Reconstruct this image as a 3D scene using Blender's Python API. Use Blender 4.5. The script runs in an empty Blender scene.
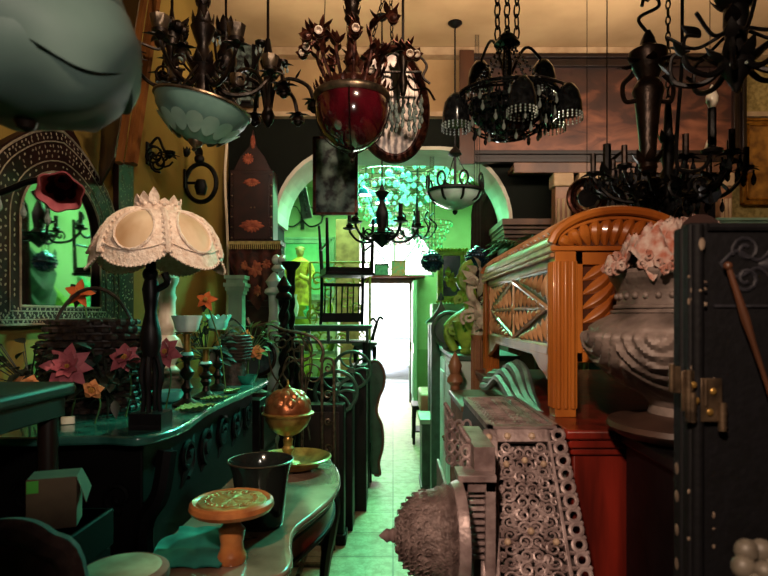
import bpy, bmesh, math, random
from mathutils import Vector, Matrix
R = random.Random(7)
PI = math.pi; TAU = 2*math.pi
sin, cos = math.sin, math.cos
F = 580.0; VX, VY, EYE = 393.0, 315.0, 1.5
scn = bpy.context.scene
COL = scn.collection
def P(px, py, Y): return Vector(((px-VX)/F*Y, Y, EYE-(py-VY)/F*Y))
def X(px, Y): return (px-VX)/F*Y
def Z(py, Y): return EYE-(py-VY)/F*Y
def on(px, py, z):
    Y = (EYE-z)*F/(py-VY); return Vector(((px-VX)/F*Y, Y, z))
def lin(h):
    h = h.lstrip('#'); o = []
    for i in (0, 2, 4):
        v = int(h[i:i+2], 16)/255
        o.append(v/12.92 if v <= .04045 else ((v+.055)/1.055)**2.4)
    return tuple(o)+(1,)

# ---------------------------------------------------------------- materials
def mat(name, c1, c2=None, rough=.5, metal=0, scale=20, bump=0, trans=0, emit=None, es=1, stretch=None, spec=.5, coat=0, alpha=1, ior=1.45, detail=4, lo=.35, hi=.65, bscale=None, sheen=0, subs=0, twosided=False):
    m = bpy.data.materials.new(name); m.use_nodes = True
    nt = m.node_tree; b = nt.nodes['Principled BSDF']
    b.inputs['Base Color'].default_value = lin(c1)
    b.inputs['Roughness'].default_value = rough
    b.inputs['Metallic'].default_value = metal
    b.inputs['Transmission Weight'].default_value = trans
    b.inputs['Specular IOR Level'].default_value = spec
    b.inputs['Coat Weight'].default_value = coat
    b.inputs['IOR'].default_value = ior
    if subs:
        b.inputs['Subsurface Weight'].default_value = subs
        b.inputs['Subsurface Radius'].default_value = (.05, .04, .03)
    if emit:
        b.inputs['Emission Color'].default_value = lin(emit); b.inputs['Emission Strength'].default_value = es
    tc = nt.nodes.new('ShaderNodeTexCoord'); mp = nt.nodes.new('ShaderNodeMapping')
    nt.links.new(tc.outputs['Object'], mp.inputs['Vector'])
    if stretch: mp.inputs['Scale'].default_value = stretch
    if c2:
        n = nt.nodes.new('ShaderNodeTexNoise'); n.inputs['Scale'].default_value = scale; n.inputs['Detail'].default_value = detail
        nt.links.new(mp.outputs[0], n.inputs['Vector'])
        r = nt.nodes.new('ShaderNodeValToRGB'); r.color_ramp.elements[0].position = lo; r.color_ramp.elements[1].position = hi
        r.color_ramp.elements[0].color = lin(c1); r.color_ramp.elements[1].color = lin(c2)
        nt.links.new(n.outputs['Fac'], r.inputs['Fac']); nt.links.new(r.outputs['Color'], b.inputs['Base Color'])
    if bump:
        n2 = nt.nodes.new('ShaderNodeTexNoise'); n2.inputs['Scale'].default_value = bscale or scale*1.5; n2.inputs['Detail'].default_value = 3
        nt.links.new(mp.outputs[0], n2.inputs['Vector'])
        bp = nt.nodes.new('ShaderNodeBump'); bp.inputs['Strength'].default_value = bump; bp.inputs['Distance'].default_value = .01
        nt.links.new(n2.outputs['Fac'], bp.inputs['Height']); nt.links.new(bp.outputs['Normal'], b.inputs['Normal'])
    return m
M = {}
def dm(key, *a, **k): M[key] = mat(key, *a, **k)
dm('orange_wood', '#b8702c', '#7c3f14', rough=.32, scale=5, stretch=(1,1,.18), bump=.08, coat=.3)
dm('orange_shaded', '#4a220c', '#301506', rough=.4, scale=9, stretch=(1,1,.3))  # same wood, darkened for the shade in the carved recesses
dm('red_wood', '#7a2218', '#3e110c', rough=.3, scale=5, stretch=(3,3,.35), bump=.04, coat=.3)
dm('dark_wood', '#24150f', '#120a08', rough=.38, scale=7, stretch=(1,1,.3), bump=.1)
dm('brown_wood', '#4a2c1c', '#2a180f', rough=.4, scale=7, stretch=(1,1,.3), bump=.1)
dm('mid_wood', '#6e4a33', '#472c1d', rough=.42, scale=7, stretch=(1,1,.3), bump=.1)
dm('black_wood', '#131012', '#0a0809', rough=.42, scale=8, bump=.15, spec=.2)
dm('black_leather', '#08080c', '#040406', rough=.7, scale=60, bump=.15, spec=.2)
dm('emboss', '#26262c', '#1a1a1f', rough=.45, scale=40)
dm('chip', '#6e6052', '#4c3e34', rough=.8, scale=50)
dm('fret', '#a08e8e', '#6e5c5c', rough=.42, metal=.25, scale=16, bump=.25, bscale=70)
dm('fret_dome', '#7d6b69', '#4e403f', rough=.45, metal=.2, scale=30, bump=.6, bscale=160)
dm('fret_dark', '#2a1c1c', '#150e0e', rough=.6, scale=20)
dm('fret_inlay', '#b59c84', '#9a8270', rough=.45, scale=30)
dm('pot', '#7c6e68', '#4a403c', rough=.55, metal=.1, scale=12, bump=.25, bscale=60)
dm('tray', '#3e2a22', '#241711', rough=.5, scale=9, bump=.15)
dm('cloth_pink', '#a89890', '#8c5444', rough=.95, scale=38, bump=.3, bscale=90)
dm('iron', '#0f0d0d', '#080707', rough=.45, metal=.5, scale=30, bump=.2)
dm('iron_warm', '#6b5a4a', '#3d3128', rough=.38, metal=.75, scale=30, bump=.2)
dm('bronze', '#24170f', '#100a07', rough=.38, metal=.65, scale=25, bump=.25)
dm('bronze_red', '#5e3022', '#2c140e', rough=.34, metal=.6, scale=30, bump=.25)
dm('brass', '#b08d4c', '#6e5224', rough=.3, metal=.65, scale=18, bump=.1)
dm('brass_old', '#85705a', '#453a30', rough=.38, metal=.85, scale=22, bump=.25)
dm('copper', '#b5734a', '#7a4427', rough=.3, metal=.7, scale=14)
dm('gilt', '#b07a30', '#7a4c18', rough=.38, metal=.6, scale=18, bump=.1)
dm('gilt_red', '#8a5528', '#5a3216', rough=.38, metal=.4, scale=14, stretch=(1,1,.2))
dm('alabaster', '#64857b', '#4e6e66', rough=.4, scale=9)
dm('alabaster_light', '#8fb0a2', '#7a9c90', rough=.4, scale=12)
dm('frost', '#4f625c', '#3f514c', rough=.55, scale=4, spec=.25)  # teal tint stands for teal light falling on the frosted glass
dm('frost_edge', '#4f7a70', rough=.5)
dm('red_glass', '#4a0a14', '#1e0408', rough=.12, scale=9, coat=.8, spec=.8)
dm('crystal', '#dfeee8', rough=.04, trans=.9, ior=1.5)
dm('crystal_solid', '#a4b2ac', '#6a7874', rough=.1, metal=.3, scale=30)
dm('crystal_green', '#9ff0cc', rough=.06, trans=.5, ior=1.45)
dm('smoke_crystal', '#26292b', '#0f1011', rough=.16, metal=.4, scale=60)
dm('bulb', '#f2fff6', emit='#c8ffe4', es=9)
dm('bulb_off', '#e8dfca', rough=.2, subs=.3)
dm('mirror', '#cfd8d6', rough=.03, metal=1)
dm('mirror_ceiling_tint', '#dccabf', '#8d7a74', rough=.35, metal=.35, scale=24)  # pinkish colours stand for the lit ceiling reflected in it
dm('mirror_dull', '#5a626c', '#39414a', rough=.25, metal=.7, scale=9)
dm('shade_lace', '#f0dccb', '#d8bba6', rough=.75, scale=60, bump=.55, bscale=130)
dm('shade_panel', '#e2c8a8', '#a87848', rough=.3, scale=7, stretch=(1,1,.5), lo=.45, hi=.8, coat=.3)
dm('ceramic', '#e3d2c0', '#bfa28e', rough=.35, scale=12, coat=.4)
dm('white_glass', '#c8d8d2', '#a3bab4', rough=.25, scale=10, coat=.5)
dm('turq_glass', '#8fe3d6', '#5cbcb0', rough=.2, scale=10, coat=.6)
dm('teal_glass', '#2d8c7c', rough=.1, trans=.5)
dm('petal_pink', '#c46870', '#94404a', rough=.75, scale=14)
dm('petal_peach', '#d8925c', '#b06a3c', rough=.75, scale=14)
dm('petal_orange', '#d4682c', '#a8481c', rough=.75, scale=14)
dm('petal_yellow', '#cfa04c', '#a06a2c', rough=.75, scale=14)
dm('leaf', '#4d6b30', '#2b4420', rough=.6, scale=14)
dm('leaf_dark', '#1c2416', '#10160d', rough=.6, scale=14)
dm('leaf_glaze', '#7da45c', '#4f7a48', rough=.3, scale=14, coat=.4)
dm('wicker', '#3c2e28', '#1e1613', rough=.55, scale=50, bump=.4)
dm('console_black', '#0d0b0c', '#070606', rough=.6, scale=8, spec=.08)
dm('knob_stone', '#5e584e', '#443e36', rough=.5, scale=30)
dm('teal_lit_top', '#3a6c60', '#1d443c', rough=.24, scale=10, coat=.5)  # dark top coloured teal for the green light it reflects
dm('marble', '#8e7666', '#5e4a3e', rough=.22, scale=5, coat=.4)
dm('card', '#62503c', '#4a3a2c', rough=.85, scale=8)
dm('label_green', '#4fae3a', rough=.6)
dm('uphol', '#4e3e40', '#382c2e', rough=.85, scale=40, bump=.3)
dm('smoke_glass', '#2a2e2b', rough=.12, trans=.35, metal=.4)
dm('cushion', '#8f4a3c', '#6e3228', rough=.8, scale=20)
dm('cream_paint', '#b49a78', '#967a5a', rough=.6, scale=8)
dm('green_paint', '#9ab8a0', '#6e9480', rough=.55, scale=5, stretch=(1,1,.3))
dm('white_green', '#cfe2de', '#a4bcb6', rough=.45, scale=5)
dm('picture_dark', '#6a7c74', '#14181a', rough=.6, scale=17, detail=8, lo=.42, hi=.6)
dm('picture_warm', '#8a4a34', '#4a261c', rough=.5, scale=3, detail=8, coat=.3)
dm('picture_red', '#b4543a', '#3f6e5a', rough=.5, scale=18, detail=6)
dm('picture_green', '#2a4a44', '#4a6e5c', rough=.5, scale=18, detail=6)
dm('picture_gold', '#b07c34', '#5e3a18', rough=.5, scale=9, detail=6)
dm('poster', '#8fd8a0', '#58a878', rough=.4, scale=2.2)
dm('statue', '#c8b040', '#8a7428', rough=.5, scale=14)
dm('statue_head', '#a08a54', '#6a5a34', rough=.5, scale=14)
dm('textile', '#4e2018', '#20100d', rough=.9, scale=16, bump=.4, detail=6)
dm('textile_motif', '#9a5238', '#6e3222', rough=.9, scale=24, bump=.4)
dm('gold_fringe', '#a8925a', '#7c6a38', rough=.6, scale=30)
dm('curtain', '#2c1610', '#1c0c09', rough=.95, scale=8, bump=.2)
dm('lacquer_panel', '#2a0f0c', '#160807', rough=.4, scale=10)
dm('beads_blue', '#16384a', '#0c1c2a', rough=.18, metal=.5, scale=60)
dm('blue_glass', '#1c7fa4', rough=.1, coat=.6)
dm('yg_paint', '#a8b83c', '#6e8426', rough=.45, scale=12)
dm('green_carve', '#98c44a', '#55802e', rough=.45, scale=12)
dm('green_metal', '#2f4f42', '#1c352c', rough=.5, scale=12)
dm('cord', '#c9b69c', rough=.7)
dm('string', '#241c18', rough=.8)
dm('inlay_wood', '#2b1613', '#1a0d0b', rough=.45, scale=8, spec=.2)
dm('pearl', '#a99a84', '#7d7264', rough=.28, scale=40, metal=.1)
dm('plastic', '#d8d0b8', rough=.5)
dm('white_car', '#e8eef2', rough=.25, coat=.6)
dm('pier_red', '#54291d', '#3a1b13', rough=.8, scale=4)
dm('car_glass', '#7c8a96', rough=.1)
dm('rubber', '#151515', rough=.8)
dm('street', '#cfc8bc', '#b5ada0', rough=.9, scale=3)
dm('facade', '#e8e2d6', '#cfc6b8', rough=.9, scale=2)
dm('facade_red', '#d6a594', rough=.8)
dm('tube', '#b8ffd0', emit='#5cff9a', es=14)  # glowing colour of the added battens

def ztint(name, bands, rough=.75, noise=.25, scale=3, bump=.15, c_stain=None):
    """wall paint in horizontal bands by height: bands = [(z_from, hex), ...]"""
    m = bpy.data.materials.new(name); m.use_nodes = True; nt = m.node_tree; b = nt.nodes['Principled BSDF']
    b.inputs['Roughness'].default_value = rough; b.inputs['Specular IOR Level'].default_value = .1
    tc = nt.nodes.new('ShaderNodeNewGeometry'); sx = nt.nodes.new('ShaderNodeSeparateXYZ')
    nt.links.new(tc.outputs['Position'], sx.inputs[0])
    mr = nt.nodes.new('ShaderNodeMath'); mr.operation = 'DIVIDE'; mr.inputs[1].default_value = 4.0
    nt.links.new(sx.outputs['Z'], mr.inputs[0])
    r = nt.nodes.new('ShaderNodeValToRGB'); r.color_ramp.interpolation = 'CONSTANT'
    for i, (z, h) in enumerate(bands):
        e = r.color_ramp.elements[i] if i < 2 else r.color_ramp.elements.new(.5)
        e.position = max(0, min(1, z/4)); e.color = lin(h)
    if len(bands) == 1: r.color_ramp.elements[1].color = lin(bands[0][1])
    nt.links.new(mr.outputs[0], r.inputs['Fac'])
    n = nt.nodes.new('ShaderNodeTexNoise'); n.inputs['Scale'].default_value = scale; n.inputs['Detail'].default_value = 6
    nt.links.new(tc.outputs['Position'], n.inputs['Vector'])
    mx = nt.nodes.new('ShaderNodeMix'); mx.data_type = 'RGBA'; mx.blend_type = 'MULTIPLY'
    rr = nt.nodes.new('ShaderNodeValToRGB'); rr.color_ramp.elements[0].position = .38; rr.color_ramp.elements[1].position = .62
    rr.color_ramp.elements[0].color = (1-noise*2, 1-noise*2.2, 1-noise*2.4, 1); rr.color_ramp.elements[1].color = (1, 1, 1, 1)
    nt.links.new(n.outputs['Fac'], rr.inputs['Fac'])
    mx.inputs['Factor'].default_value = 1
    nt.links.new(r.outputs['Color'], mx.inputs['A']); nt.links.new(rr.outputs['Color'], mx.inputs['B'])
    nt.links.new(mx.outputs['Result'], b.inputs['Base Color'])
    bp = nt.nodes.new('ShaderNodeBump'); bp.inputs['Strength'].default_value = bump; bp.inputs['Distance'].default_value = .01
    nt.links.new(n.outputs['Fac'], bp.inputs['Height']); nt.links.new(bp.outputs['Normal'], b.inputs['Normal'])
    M[name] = m
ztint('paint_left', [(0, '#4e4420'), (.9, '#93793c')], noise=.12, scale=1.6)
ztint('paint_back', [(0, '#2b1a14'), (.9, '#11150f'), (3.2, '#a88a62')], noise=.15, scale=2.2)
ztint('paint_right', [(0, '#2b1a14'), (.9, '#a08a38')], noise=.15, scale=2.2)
ztint('paint_ceiling', [(0, '#c2a47c'), (.1, '#c2a47c')], noise=.14, scale=1.3, rough=.9)
ztint('paint_arch', [(0, '#9aa48c'), (2.1, '#cfc9b8')], noise=.12, scale=3)
ztint('paint_room', [(0, '#7f9c70'), (.9, '#a3b890')], noise=.12, scale=2)
def floor_mat():
    m = bpy.data.materials.new('floor_tiles'); m.use_nodes = True; nt = m.node_tree; b = nt.nodes['Principled BSDF']
    g = nt.nodes.new('ShaderNodeNewGeometry')
    br = nt.nodes.new('ShaderNodeTexBrick'); br.offset = 0; br.inputs['Scale'].default_value = 1
    br.inputs['Brick Width'].default_value = .4; br.inputs['Row Height'].default_value = .4; br.inputs['Mortar Size'].default_value = .006
    br.inputs['Color1'].default_value = lin('#b8ac92'); br.inputs['Color2'].default_value = lin('#a89c84'); br.inputs['Mortar'].default_value = lin('#7c7260')
    nt.links.new(g.outputs['Position'], br.inputs['Vector'])
    n = nt.nodes.new('ShaderNodeTexNoise'); n.inputs['Scale'].default_value = 14; n.inputs['Detail'].default_value = 8
    nt.links.new(g.outputs['Position'], n.inputs['Vector'])
    v = nt.nodes.new('ShaderNodeTexVoronoi'); v.inputs['Scale'].default_value = 28; v.feature = 'DISTANCE_TO_EDGE'
    nt.links.new(g.outputs['Position'], v.inputs['Vector'])
    r = nt.nodes.new('ShaderNodeValToRGB'); r.color_ramp.elements[0].position = .38; r.color_ramp.elements[1].position = .6
    r.color_ramp.elements[0].color = (.62, .56, .5, 1)
    nt.links.new(n.outputs['Fac'], r.inputs['Fac'])
    r2 = nt.nodes.new('ShaderNodeValToRGB'); r2.color_ramp.elements[0].color = (.7, .68, .64, 1); r2.color_ramp.elements[1].position = .12
    nt.links.new(v.outputs['Distance'], r2.inputs['Fac'])
    m1 = nt.nodes.new('ShaderNodeMix'); m1.data_type = 'RGBA'; m1.blend_type = 'MULTIPLY'; m1.inputs['Factor'].default_value = .8
    m2 = nt.nodes.new('ShaderNodeMix'); m2.data_type = 'RGBA'; m2.blend_type = 'MULTIPLY'; m2.inputs['Factor'].default_value = .7
    nt.links.new(br.outputs['Color'], m1.inputs['A']); nt.links.new(r.outputs['Color'], m1.inputs['B'])
    nt.links.new(m1.outputs['Result'], m2.inputs['A']); nt.links.new(r2.outputs['Color'], m2.inputs['B'])
    nt.links.new(m2.outputs['Result'], b.inputs['Base Color'])
    b.inputs['Roughness'].default_value = .6
    M['floor'] = m
floor_mat()

# ---------------------------------------------------------------- mesh builder
def rotz(a): return Matrix.Rotation(a, 4, 'Z')
def frame_m(loc, rx=0, ry=0, rz=0, s=1):
    return Matrix.Translation(Vector(loc)) @ Matrix.Rotation(rz, 4, 'Z') @ Matrix.Rotation(ry, 4, 'Y') @ Matrix.Rotation(rx, 4, 'X') @ Matrix.Scale(s, 4)
def align(p, d):
    """matrix at p whose +z looks along d"""
    q = Vector(d).to_track_quat('Z', 'Y')
    return Matrix.Translation(Vector(p)) @ q.to_matrix().to_4x4()
class MB:
    def __init__(s): s.v = []; s.f = []; s.T = None
    def add(s, vs, fs, Mx=None):
        o = len(s.v)
        for p in vs:
            p = Vector(p)
            if Mx is not None: p = Mx @ p
            if s.T is not None: p = s.T @ p
            s.v.append(tuple(p))
        s.f += [tuple(i+o for i in f) for f in fs]
        return s
    def box(s, x0, x1, y0, y1, z0, z1, Mx=None):
        v = [(x0,y0,z0),(x1,y0,z0),(x1,y1,z0),(x0,y1,z0),(x0,y0,z1),(x1,y0,z1),(x1,y1,z1),(x0,y1,z1)]
        return s.add(v, [(0,3,2,1),(4,5,6,7),(0,1,5,4),(1,2,6,5),(2,3,7,6),(3,0,4,7)], Mx)
    def tube(s, pts, r=.01, n=7, closed=False, Mx=None, flat=1):
        pts = [Vector(p) for p in pts]; k = len(pts)
        if k < 2: return s
        rs = r if isinstance(r, (list, tuple)) else [r]*k
        if len(rs) != k: rs = [rs[0]+(rs[-1]-rs[0])*i/(k-1) for i in range(k)]
        tan = []
        for i in range(k):
            a = pts[i-1] if (i > 0 or closed) else pts[i]; b = pts[(i+1) % k] if (i < k-1 or closed) else pts[i]
            t = b-a; tan.append(t.normalized() if t.length > 1e-9 else Vector((0,0,1)))
        up = Vector((0,0,1)) if abs(tan[0].z) < .9 else Vector((1,0,0))
        nrm = (up - tan[0]*up.dot(tan[0])).normalized(); vs = []
        for i in range(k):
            nrm = nrm - tan[i]*nrm.dot(tan[i])
            nrm = nrm.normalized() if nrm.length > 1e-6 else tan[i].orthogonal().normalized()
            bi = tan[i].cross(nrm)
            for j in range(n):
                a = TAU*j/n; vs.append(pts[i]+(nrm*cos(a)*flat+bi*sin(a))*rs[i])
        fs = []
        for i in range(k if closed else k-1):
            for j in range(n):
                a = i*n+j; b = i*n+(j+1) % n; c = ((i+1) % k)*n+(j+1) % n; d = ((i+1) % k)*n+j
                fs.append((a, b, c, d))
        if not closed: fs += [tuple(range(n))[::-1], tuple((k-1)*n+j for j in range(n))]
        return s.add(vs, fs, Mx)
    def lathe(s, prof, n=20, Mx=None, mod=None, at=None, sx=1, sy=1):
        vs = []; fs = []; k = len(prof)
        for i, (r, z) in enumerate(prof):
            for j in range(n):
                a = TAU*j/n; rr, zz = r, z
                if mod: rr, zz = mod(a, i/(k-1), r, z)
                vs.append((rr*cos(a)*sx, rr*sin(a)*sy, zz))
        for i in range(k-1):
            for j in range(n):
                fs.append((i*n+j, i*n+(j+1) % n, (i+1)*n+(j+1) % n, (i+1)*n+j))
        if prof[0][0] > 1e-5: fs.append(tuple(range(n))[::-1])
        if prof[-1][0] > 1e-5: fs.append(tuple((k-1)*n+j for j in range(n)))
        if at is not None: Mx = Matrix.Translation(Vector(at)) @ (Mx if Mx is not None else Matrix.Identity(4))
        return s.add(vs, fs, Mx)
    def shell(s, prof, n=32, th=.003, Mx=None, mod=None, at=None):
        """open surface of revolution with thickness th"""
        full = list(prof)+[(max(r-th, 0.0005), z+th*.3) for r, z in reversed(prof)]
        return s.lathe(full, n, Mx, None if not mod else (lambda a, t, r, z: mod(a, (t*2 if t < .5 else 2-2*t), r, z)), at)
    def ball(s, c, r, n=10, m=7, sc=(1,1,1), Mx=None):
        pr = [(sin(PI*i/m)*r, -cos(PI*i/m)*r) for i in range(m+1)]
        T = Matrix.Translation(Vector(c)) @ Matrix.Diagonal((sc[0], sc[1], sc[2], 1))
        if Mx is not None: T = Mx @ T
        return s.lathe([(max(a, 1e-6), b) for a, b in pr], n, T)
    def prism(s, out, h0, h1, Mx=None):
        """outline in local XY extruded along Z"""
        k = len(out); vs = [(x, y, h0) for x, y in out]+[(x, y, h1) for x, y in out]
        fs = [tuple(range(k))[::-1], tuple(range(k, 2*k))]+[(i, (i+1) % k, k+(i+1) % k, k+i) for i in range(k)]
        return s.add(vs, fs, Mx)
    def grid(s, nx, ny, fn, Mx=None, wrap=False):
        vs = [fn(i/(nx-1), j/(ny-1)) for j in range(ny) for i in range(nx)]
        fs = [(j*nx+i, j*nx+i+1, (j+1)*nx+i+1, (j+1)*nx+i) for j in range(ny-1) for i in range(nx-1)]
        return s.add(vs, fs, Mx)
    def leaf(s, a, b, w, h, up=(0,0,1), n=6, curve=0):
        """carved almond relief from a to b, half width w, height h along up"""
        a = Vector(a); b = Vector(b); up = Vector(up).normalized(); d = b-a; side = d.cross(up).normalized()
        vs = []; fs = []
        for i in range(n+1):
            t = i/n; k = sin(PI*min(.999, .04+.96*t))**.8; c = a+d*t+side*curve*sin(PI*t)
            for q in (-1, -.5, 0, .5, 1):
                vs.append(c+side*w*k*q+up*h*k*(1-q*q))
        for i in range(n):
            for j in range(4): fs.append((i*5+j, i*5+j+1, (i+1)*5+j+1, (i+1)*5+j))
        return s.add(vs, fs)
    def petal(s, base, d, L, w, up=(0,0,1), cup=.3, th=.0015, n=6):
        """leaf shaped blade with a fold and small thickness"""
        base = Vector(base); d = Vector(d).normalized(); up = Vector(up); up = (up-d*up.dot(d)).normalized(); sd = d.cross(up)
        top = []; 
        for i in range(n+1):
            t = i/n; k = sin(PI*(.05+.95*t)**.8)*(1-.1*t) if i < n else .02
            c = base+d*L*t+up*(L*cup*t*t)
            top += [c-sd*w*k+up*w*.3*k, c, c+sd*w*k+up*w*.3*k]
        m = len(top); vs = top+[p-up*th for p in top]; fs = []
        for i in range(n):
            for j in range(2):
                a = i*3+j; fs.append((a, a+1, a+4, a+3)); fs.append((m+a, m+a+3, m+a+4, m+a+1))
            fs.append((i*3, i*3+3, m+i*3+3, m+i*3)); fs.append((i*3+2, m+i*3+2, m+i*3+5, i*3+5))
        return s.add(vs, fs)
    def build(s, name, m, parent=None, w=False, bev=0, kind=None, label=None, ang=40, flat=False):
        me = bpy.data.meshes.new(name)
        off = Vector((0,0,0))
        if w and parent is not None:
            q = parent
            while q.parent: q = q.parent
            off = q.location.copy()
        me.from_pydata([tuple(Vector(p)-off) for p in s.v] if w else s.v, [], s.f)
        me.validate(); bm = bmesh.new(); bm.from_mesh(me); bmesh.ops.recalc_face_normals(bm, faces=bm.faces); bm.to_mesh(me); bm.free(); me.update()
        if not flat:
            for p in me.polygons: p.use_smooth = True
            me.set_sharp_from_angle(angle=math.radians(ang))
        o = bpy.data.objects.new(name, me); COL.objects.link(o)
        me.materials.append(M[m] if isinstance(m, str) else m)
        if parent is not None: o.parent = parent
        if bev:
            b = o.modifiers.new('bevel', 'BEVEL'); b.width = bev; b.segments = 2; b.limit_method = 'ANGLE'
        if kind: o['kind'] = kind
        if label: o['label'] = label
        return o
def tag(o, label, cat, group=None, kind=None):
    o['label'] = label; o['category'] = cat
    if group: o['group'] = group
    if kind: o['kind'] = kind
    return o
def thing(name, loc, label, cat, group=None, rz=0):
    o = bpy.data.objects.new(name, None); COL.objects.link(o); o.location = Vector(loc); o.rotation_euler = (0, 0, rz)
    o.empty_display_size = .1
    return tag(o, label, cat, group)
def copy_tree(o, parent=None):
    c = o.copy(); COL.objects.link(c); c.parent = parent
    for ch in [q for q in bpy.data.objects if q.parent == o]: copy_tree(ch, c)
    return c
def dup(o, loc, rz=0, label=None, group=None, s=1):
    c = copy_tree(o); c.location = Vector(loc); c.rotation_euler = (0, 0, rz); c.scale = (s, s, s)
    if label: c['label'] = label
    if group: c['group'] = group
    return c
def struct(name, mb, m, bev=0): 
    o = mb.build(name, m, bev=bev, ang=30); o['kind'] = 'structure'; return o
def bez(p, n=12):
    """smooth curve through points (Catmull-Rom)"""
    p = [Vector(q) for q in p]; out = []
    for i in range(len(p)-1):
        a = p[i-1] if i else p[0]*2-p[1]; b = p[i]; c = p[i+1]; d = p[i+2] if i+2 < len(p) else c*2-b
        for k in range(n):
            t = k/n; out.append(.5*((2*b)+(c-a)*t+(2*a-5*b+4*c-d)*t*t+(3*b-a-3*c+d)*t**3))
    out.append(p[-1]); return out
def spiral(c, r0, r1, a0, turns, n=18, plane='xz'):
    out = []
    for i in range(n+1):
        t = i/n; a = a0+turns*TAU*t; r = r0+(r1-r0)*t
        x, y = r*cos(a), r*sin(a)
        out.append(Vector((c[0]+x, c[1], c[2]+y)) if plane == 'xz' else (Vector((c[0], c[1]+x, c[2]+y)) if plane == 'yz' else Vector((c[0]+x, c[1]+y, c[2]))))
    return out
def ring(c, r, n=32, plane='xz', ry=None):
    ry = ry or r
    f = {'xz': lambda a: (c[0]+r*cos(a), c[1], c[2]+ry*sin(a)), 'yz': lambda a: (c[0], c[1]+r*cos(a), c[2]+ry*sin(a)), 'xy': lambda a: (c[0]+r*cos(a), c[1]+ry*sin(a), c[2])}[plane]
    return [f(TAU*i/n) for i in range(n)]
# ================================================================ SETTING
W1, W2, CZ = -1.42, 3.4, 3.77
def wall_with_hole(x0, x1, z1, hole, y0, y1):
    """wall in xz with an opening that starts at the floor; hole = outline from its left foot to its right foot"""
    out = [(x0, 0)]+hole+[(x1, 0), (x1, z1), (x0, z1)]
    mb = MB()
    Mx = Matrix(((1,0,0,0),(0,0,1,0),(0,1,0,0),(0,0,0,1)))
    mb.prism(out, y0, y1, Mx); return mb
mb = MB().box(-1.6, 3.5, -1.6, 5.5, -.1, 0); mb.box(-2.4, 3.5, 5.5, 10.3, -.1, 0); struct('floor', mb, 'floor')
struct('ceiling', MB().box(-1.6, 3.5, -1.6, 5.0, CZ, CZ+.1), 'paint_ceiling')
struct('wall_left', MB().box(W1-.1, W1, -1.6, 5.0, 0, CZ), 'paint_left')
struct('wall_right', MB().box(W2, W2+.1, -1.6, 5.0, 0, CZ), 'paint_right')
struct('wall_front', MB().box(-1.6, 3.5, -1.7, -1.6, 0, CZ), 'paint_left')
# the wide basket arch
def arch_pts(hw, zs, zc, rad, n=10, cx=0):
    pts = [(cx-hw, 0), (cx-hw, zs)]
    for i in range(1, n+1):
        a = PI-PI/2*i/n; pts.append((cx-hw+rad+rad*cos(a), zs+(zc-zs)*sin(a)))
    for i in range(n+1):
        a = PI/2-PI/2*i/n; pts.append((cx+hw-rad+rad*cos(a), zs+(zc-zs)*sin(a)))
    pts.append((cx+hw, 0)); return pts
AP = arch_pts(1.03, 2.30, 2.95, .62)
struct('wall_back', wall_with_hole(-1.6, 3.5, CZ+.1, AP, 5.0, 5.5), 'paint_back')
AI = arch_pts(1.0, 2.30, 2.92, .60)
mb = MB(); n = len(AP)
Mx = Matrix(((1,0,0,0),(0,0,1,0),(0,1,0,0),(0,0,0,1)))
for i in range(1, n-2):
    q = [AP[i], AP[i+1], AI[i+1], AI[i]]; mb.prism(q, 4.985, 5.52, Mx)
struct('trim_1', mb, 'paint_arch')
# moulded imposts under the arch springing
for k, (xa, xb) in enumerate(((.95, 1.36),)):
    mb = MB()
    for i, (e, z0, z1) in enumerate(((.0, 2.16, 2.19), (.025, 2.19, 2.23), (.05, 2.23, 2.26), (.08, 2.26, 2.31))):
        mb.box(xa-e*.4, xb+e*.4, 4.95-e, 5.55, z0, z1)
    struct('trim_%d' % (k+2), mb, 'mid_wood')
struct('trim_4', MB().box(-1.42, 3.4, 4.93, 5.0, 3.19, 3.23).box(-1.42, 3.4, 4.90, 5.0, 3.70, 3.765), 'cream_paint')
# pier panelling (red brown) right and left of the arch
struct('trim_5', MB().box(1.0, 1.72, 4.97, 5.0, 0, 2.16).box(1.06, 1.66, 4.955, 4.97, .3, 1.0).box(1.06, 1.66, 4.955, 4.97, 1.15, 2.08).box(.99, 1.028, 4.98, 5.5, 0, 2.16), 'pier_red')
struct('trim_6', MB().box(-1.42, -1.0, 4.97, 5.0, 0, 2.16), 'curtain')
# back room
struct('wall_room_left', MB().box(-2.3, -2.2, 5.5, 10, 0, 3.7), 'paint_room')
struct('wall_room_right', MB().box(1.85, 1.95, 5.5, 10, 0, 3.7), 'paint_room')
struct('wall_room_near', MB().box(-2.3, -1.6, 5.4, 5.5, 0, 3.7).box(1.95, 3.5, 5.5, 5.6, 0, 3.7), 'paint_room')
struct('ceiling_room', MB().box(-2.3, 1.95, 5.5, 10.2, 3.7, 3.8), 'paint_room')
DX0, DX1, DZ = -.64, .28, 2.04
FX, FZ, FR = .03, 2.2, .68
mb = MB(); mb.box(-2.3, DX0, 10, 10.2, 0, 2.16); mb.box(DX1, 1.95, 10, 10.2, 0, 2.16); mb.box(DX0, DX1, 10, 10.2, DZ, 2.16)
# upper part with the round-headed fanlight
out = [(-2.3, 2.16), (FX-FR, 2.16), (FX-FR, 2.4)]+[(FX+FR*cos(PI-PI*i/16), 2.4+FR*sin(PI-PI*i/16)) for i in range(1, 16)]+[(FX+FR, 2.4), (FX+FR, 2.16), (1.95, 2.16), (1.95, 3.7), (-2.3, 3.7)]
mb.prism(out, 10, 10.2, Mx); struct('wall_room_back', mb, 'paint_room')
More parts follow.
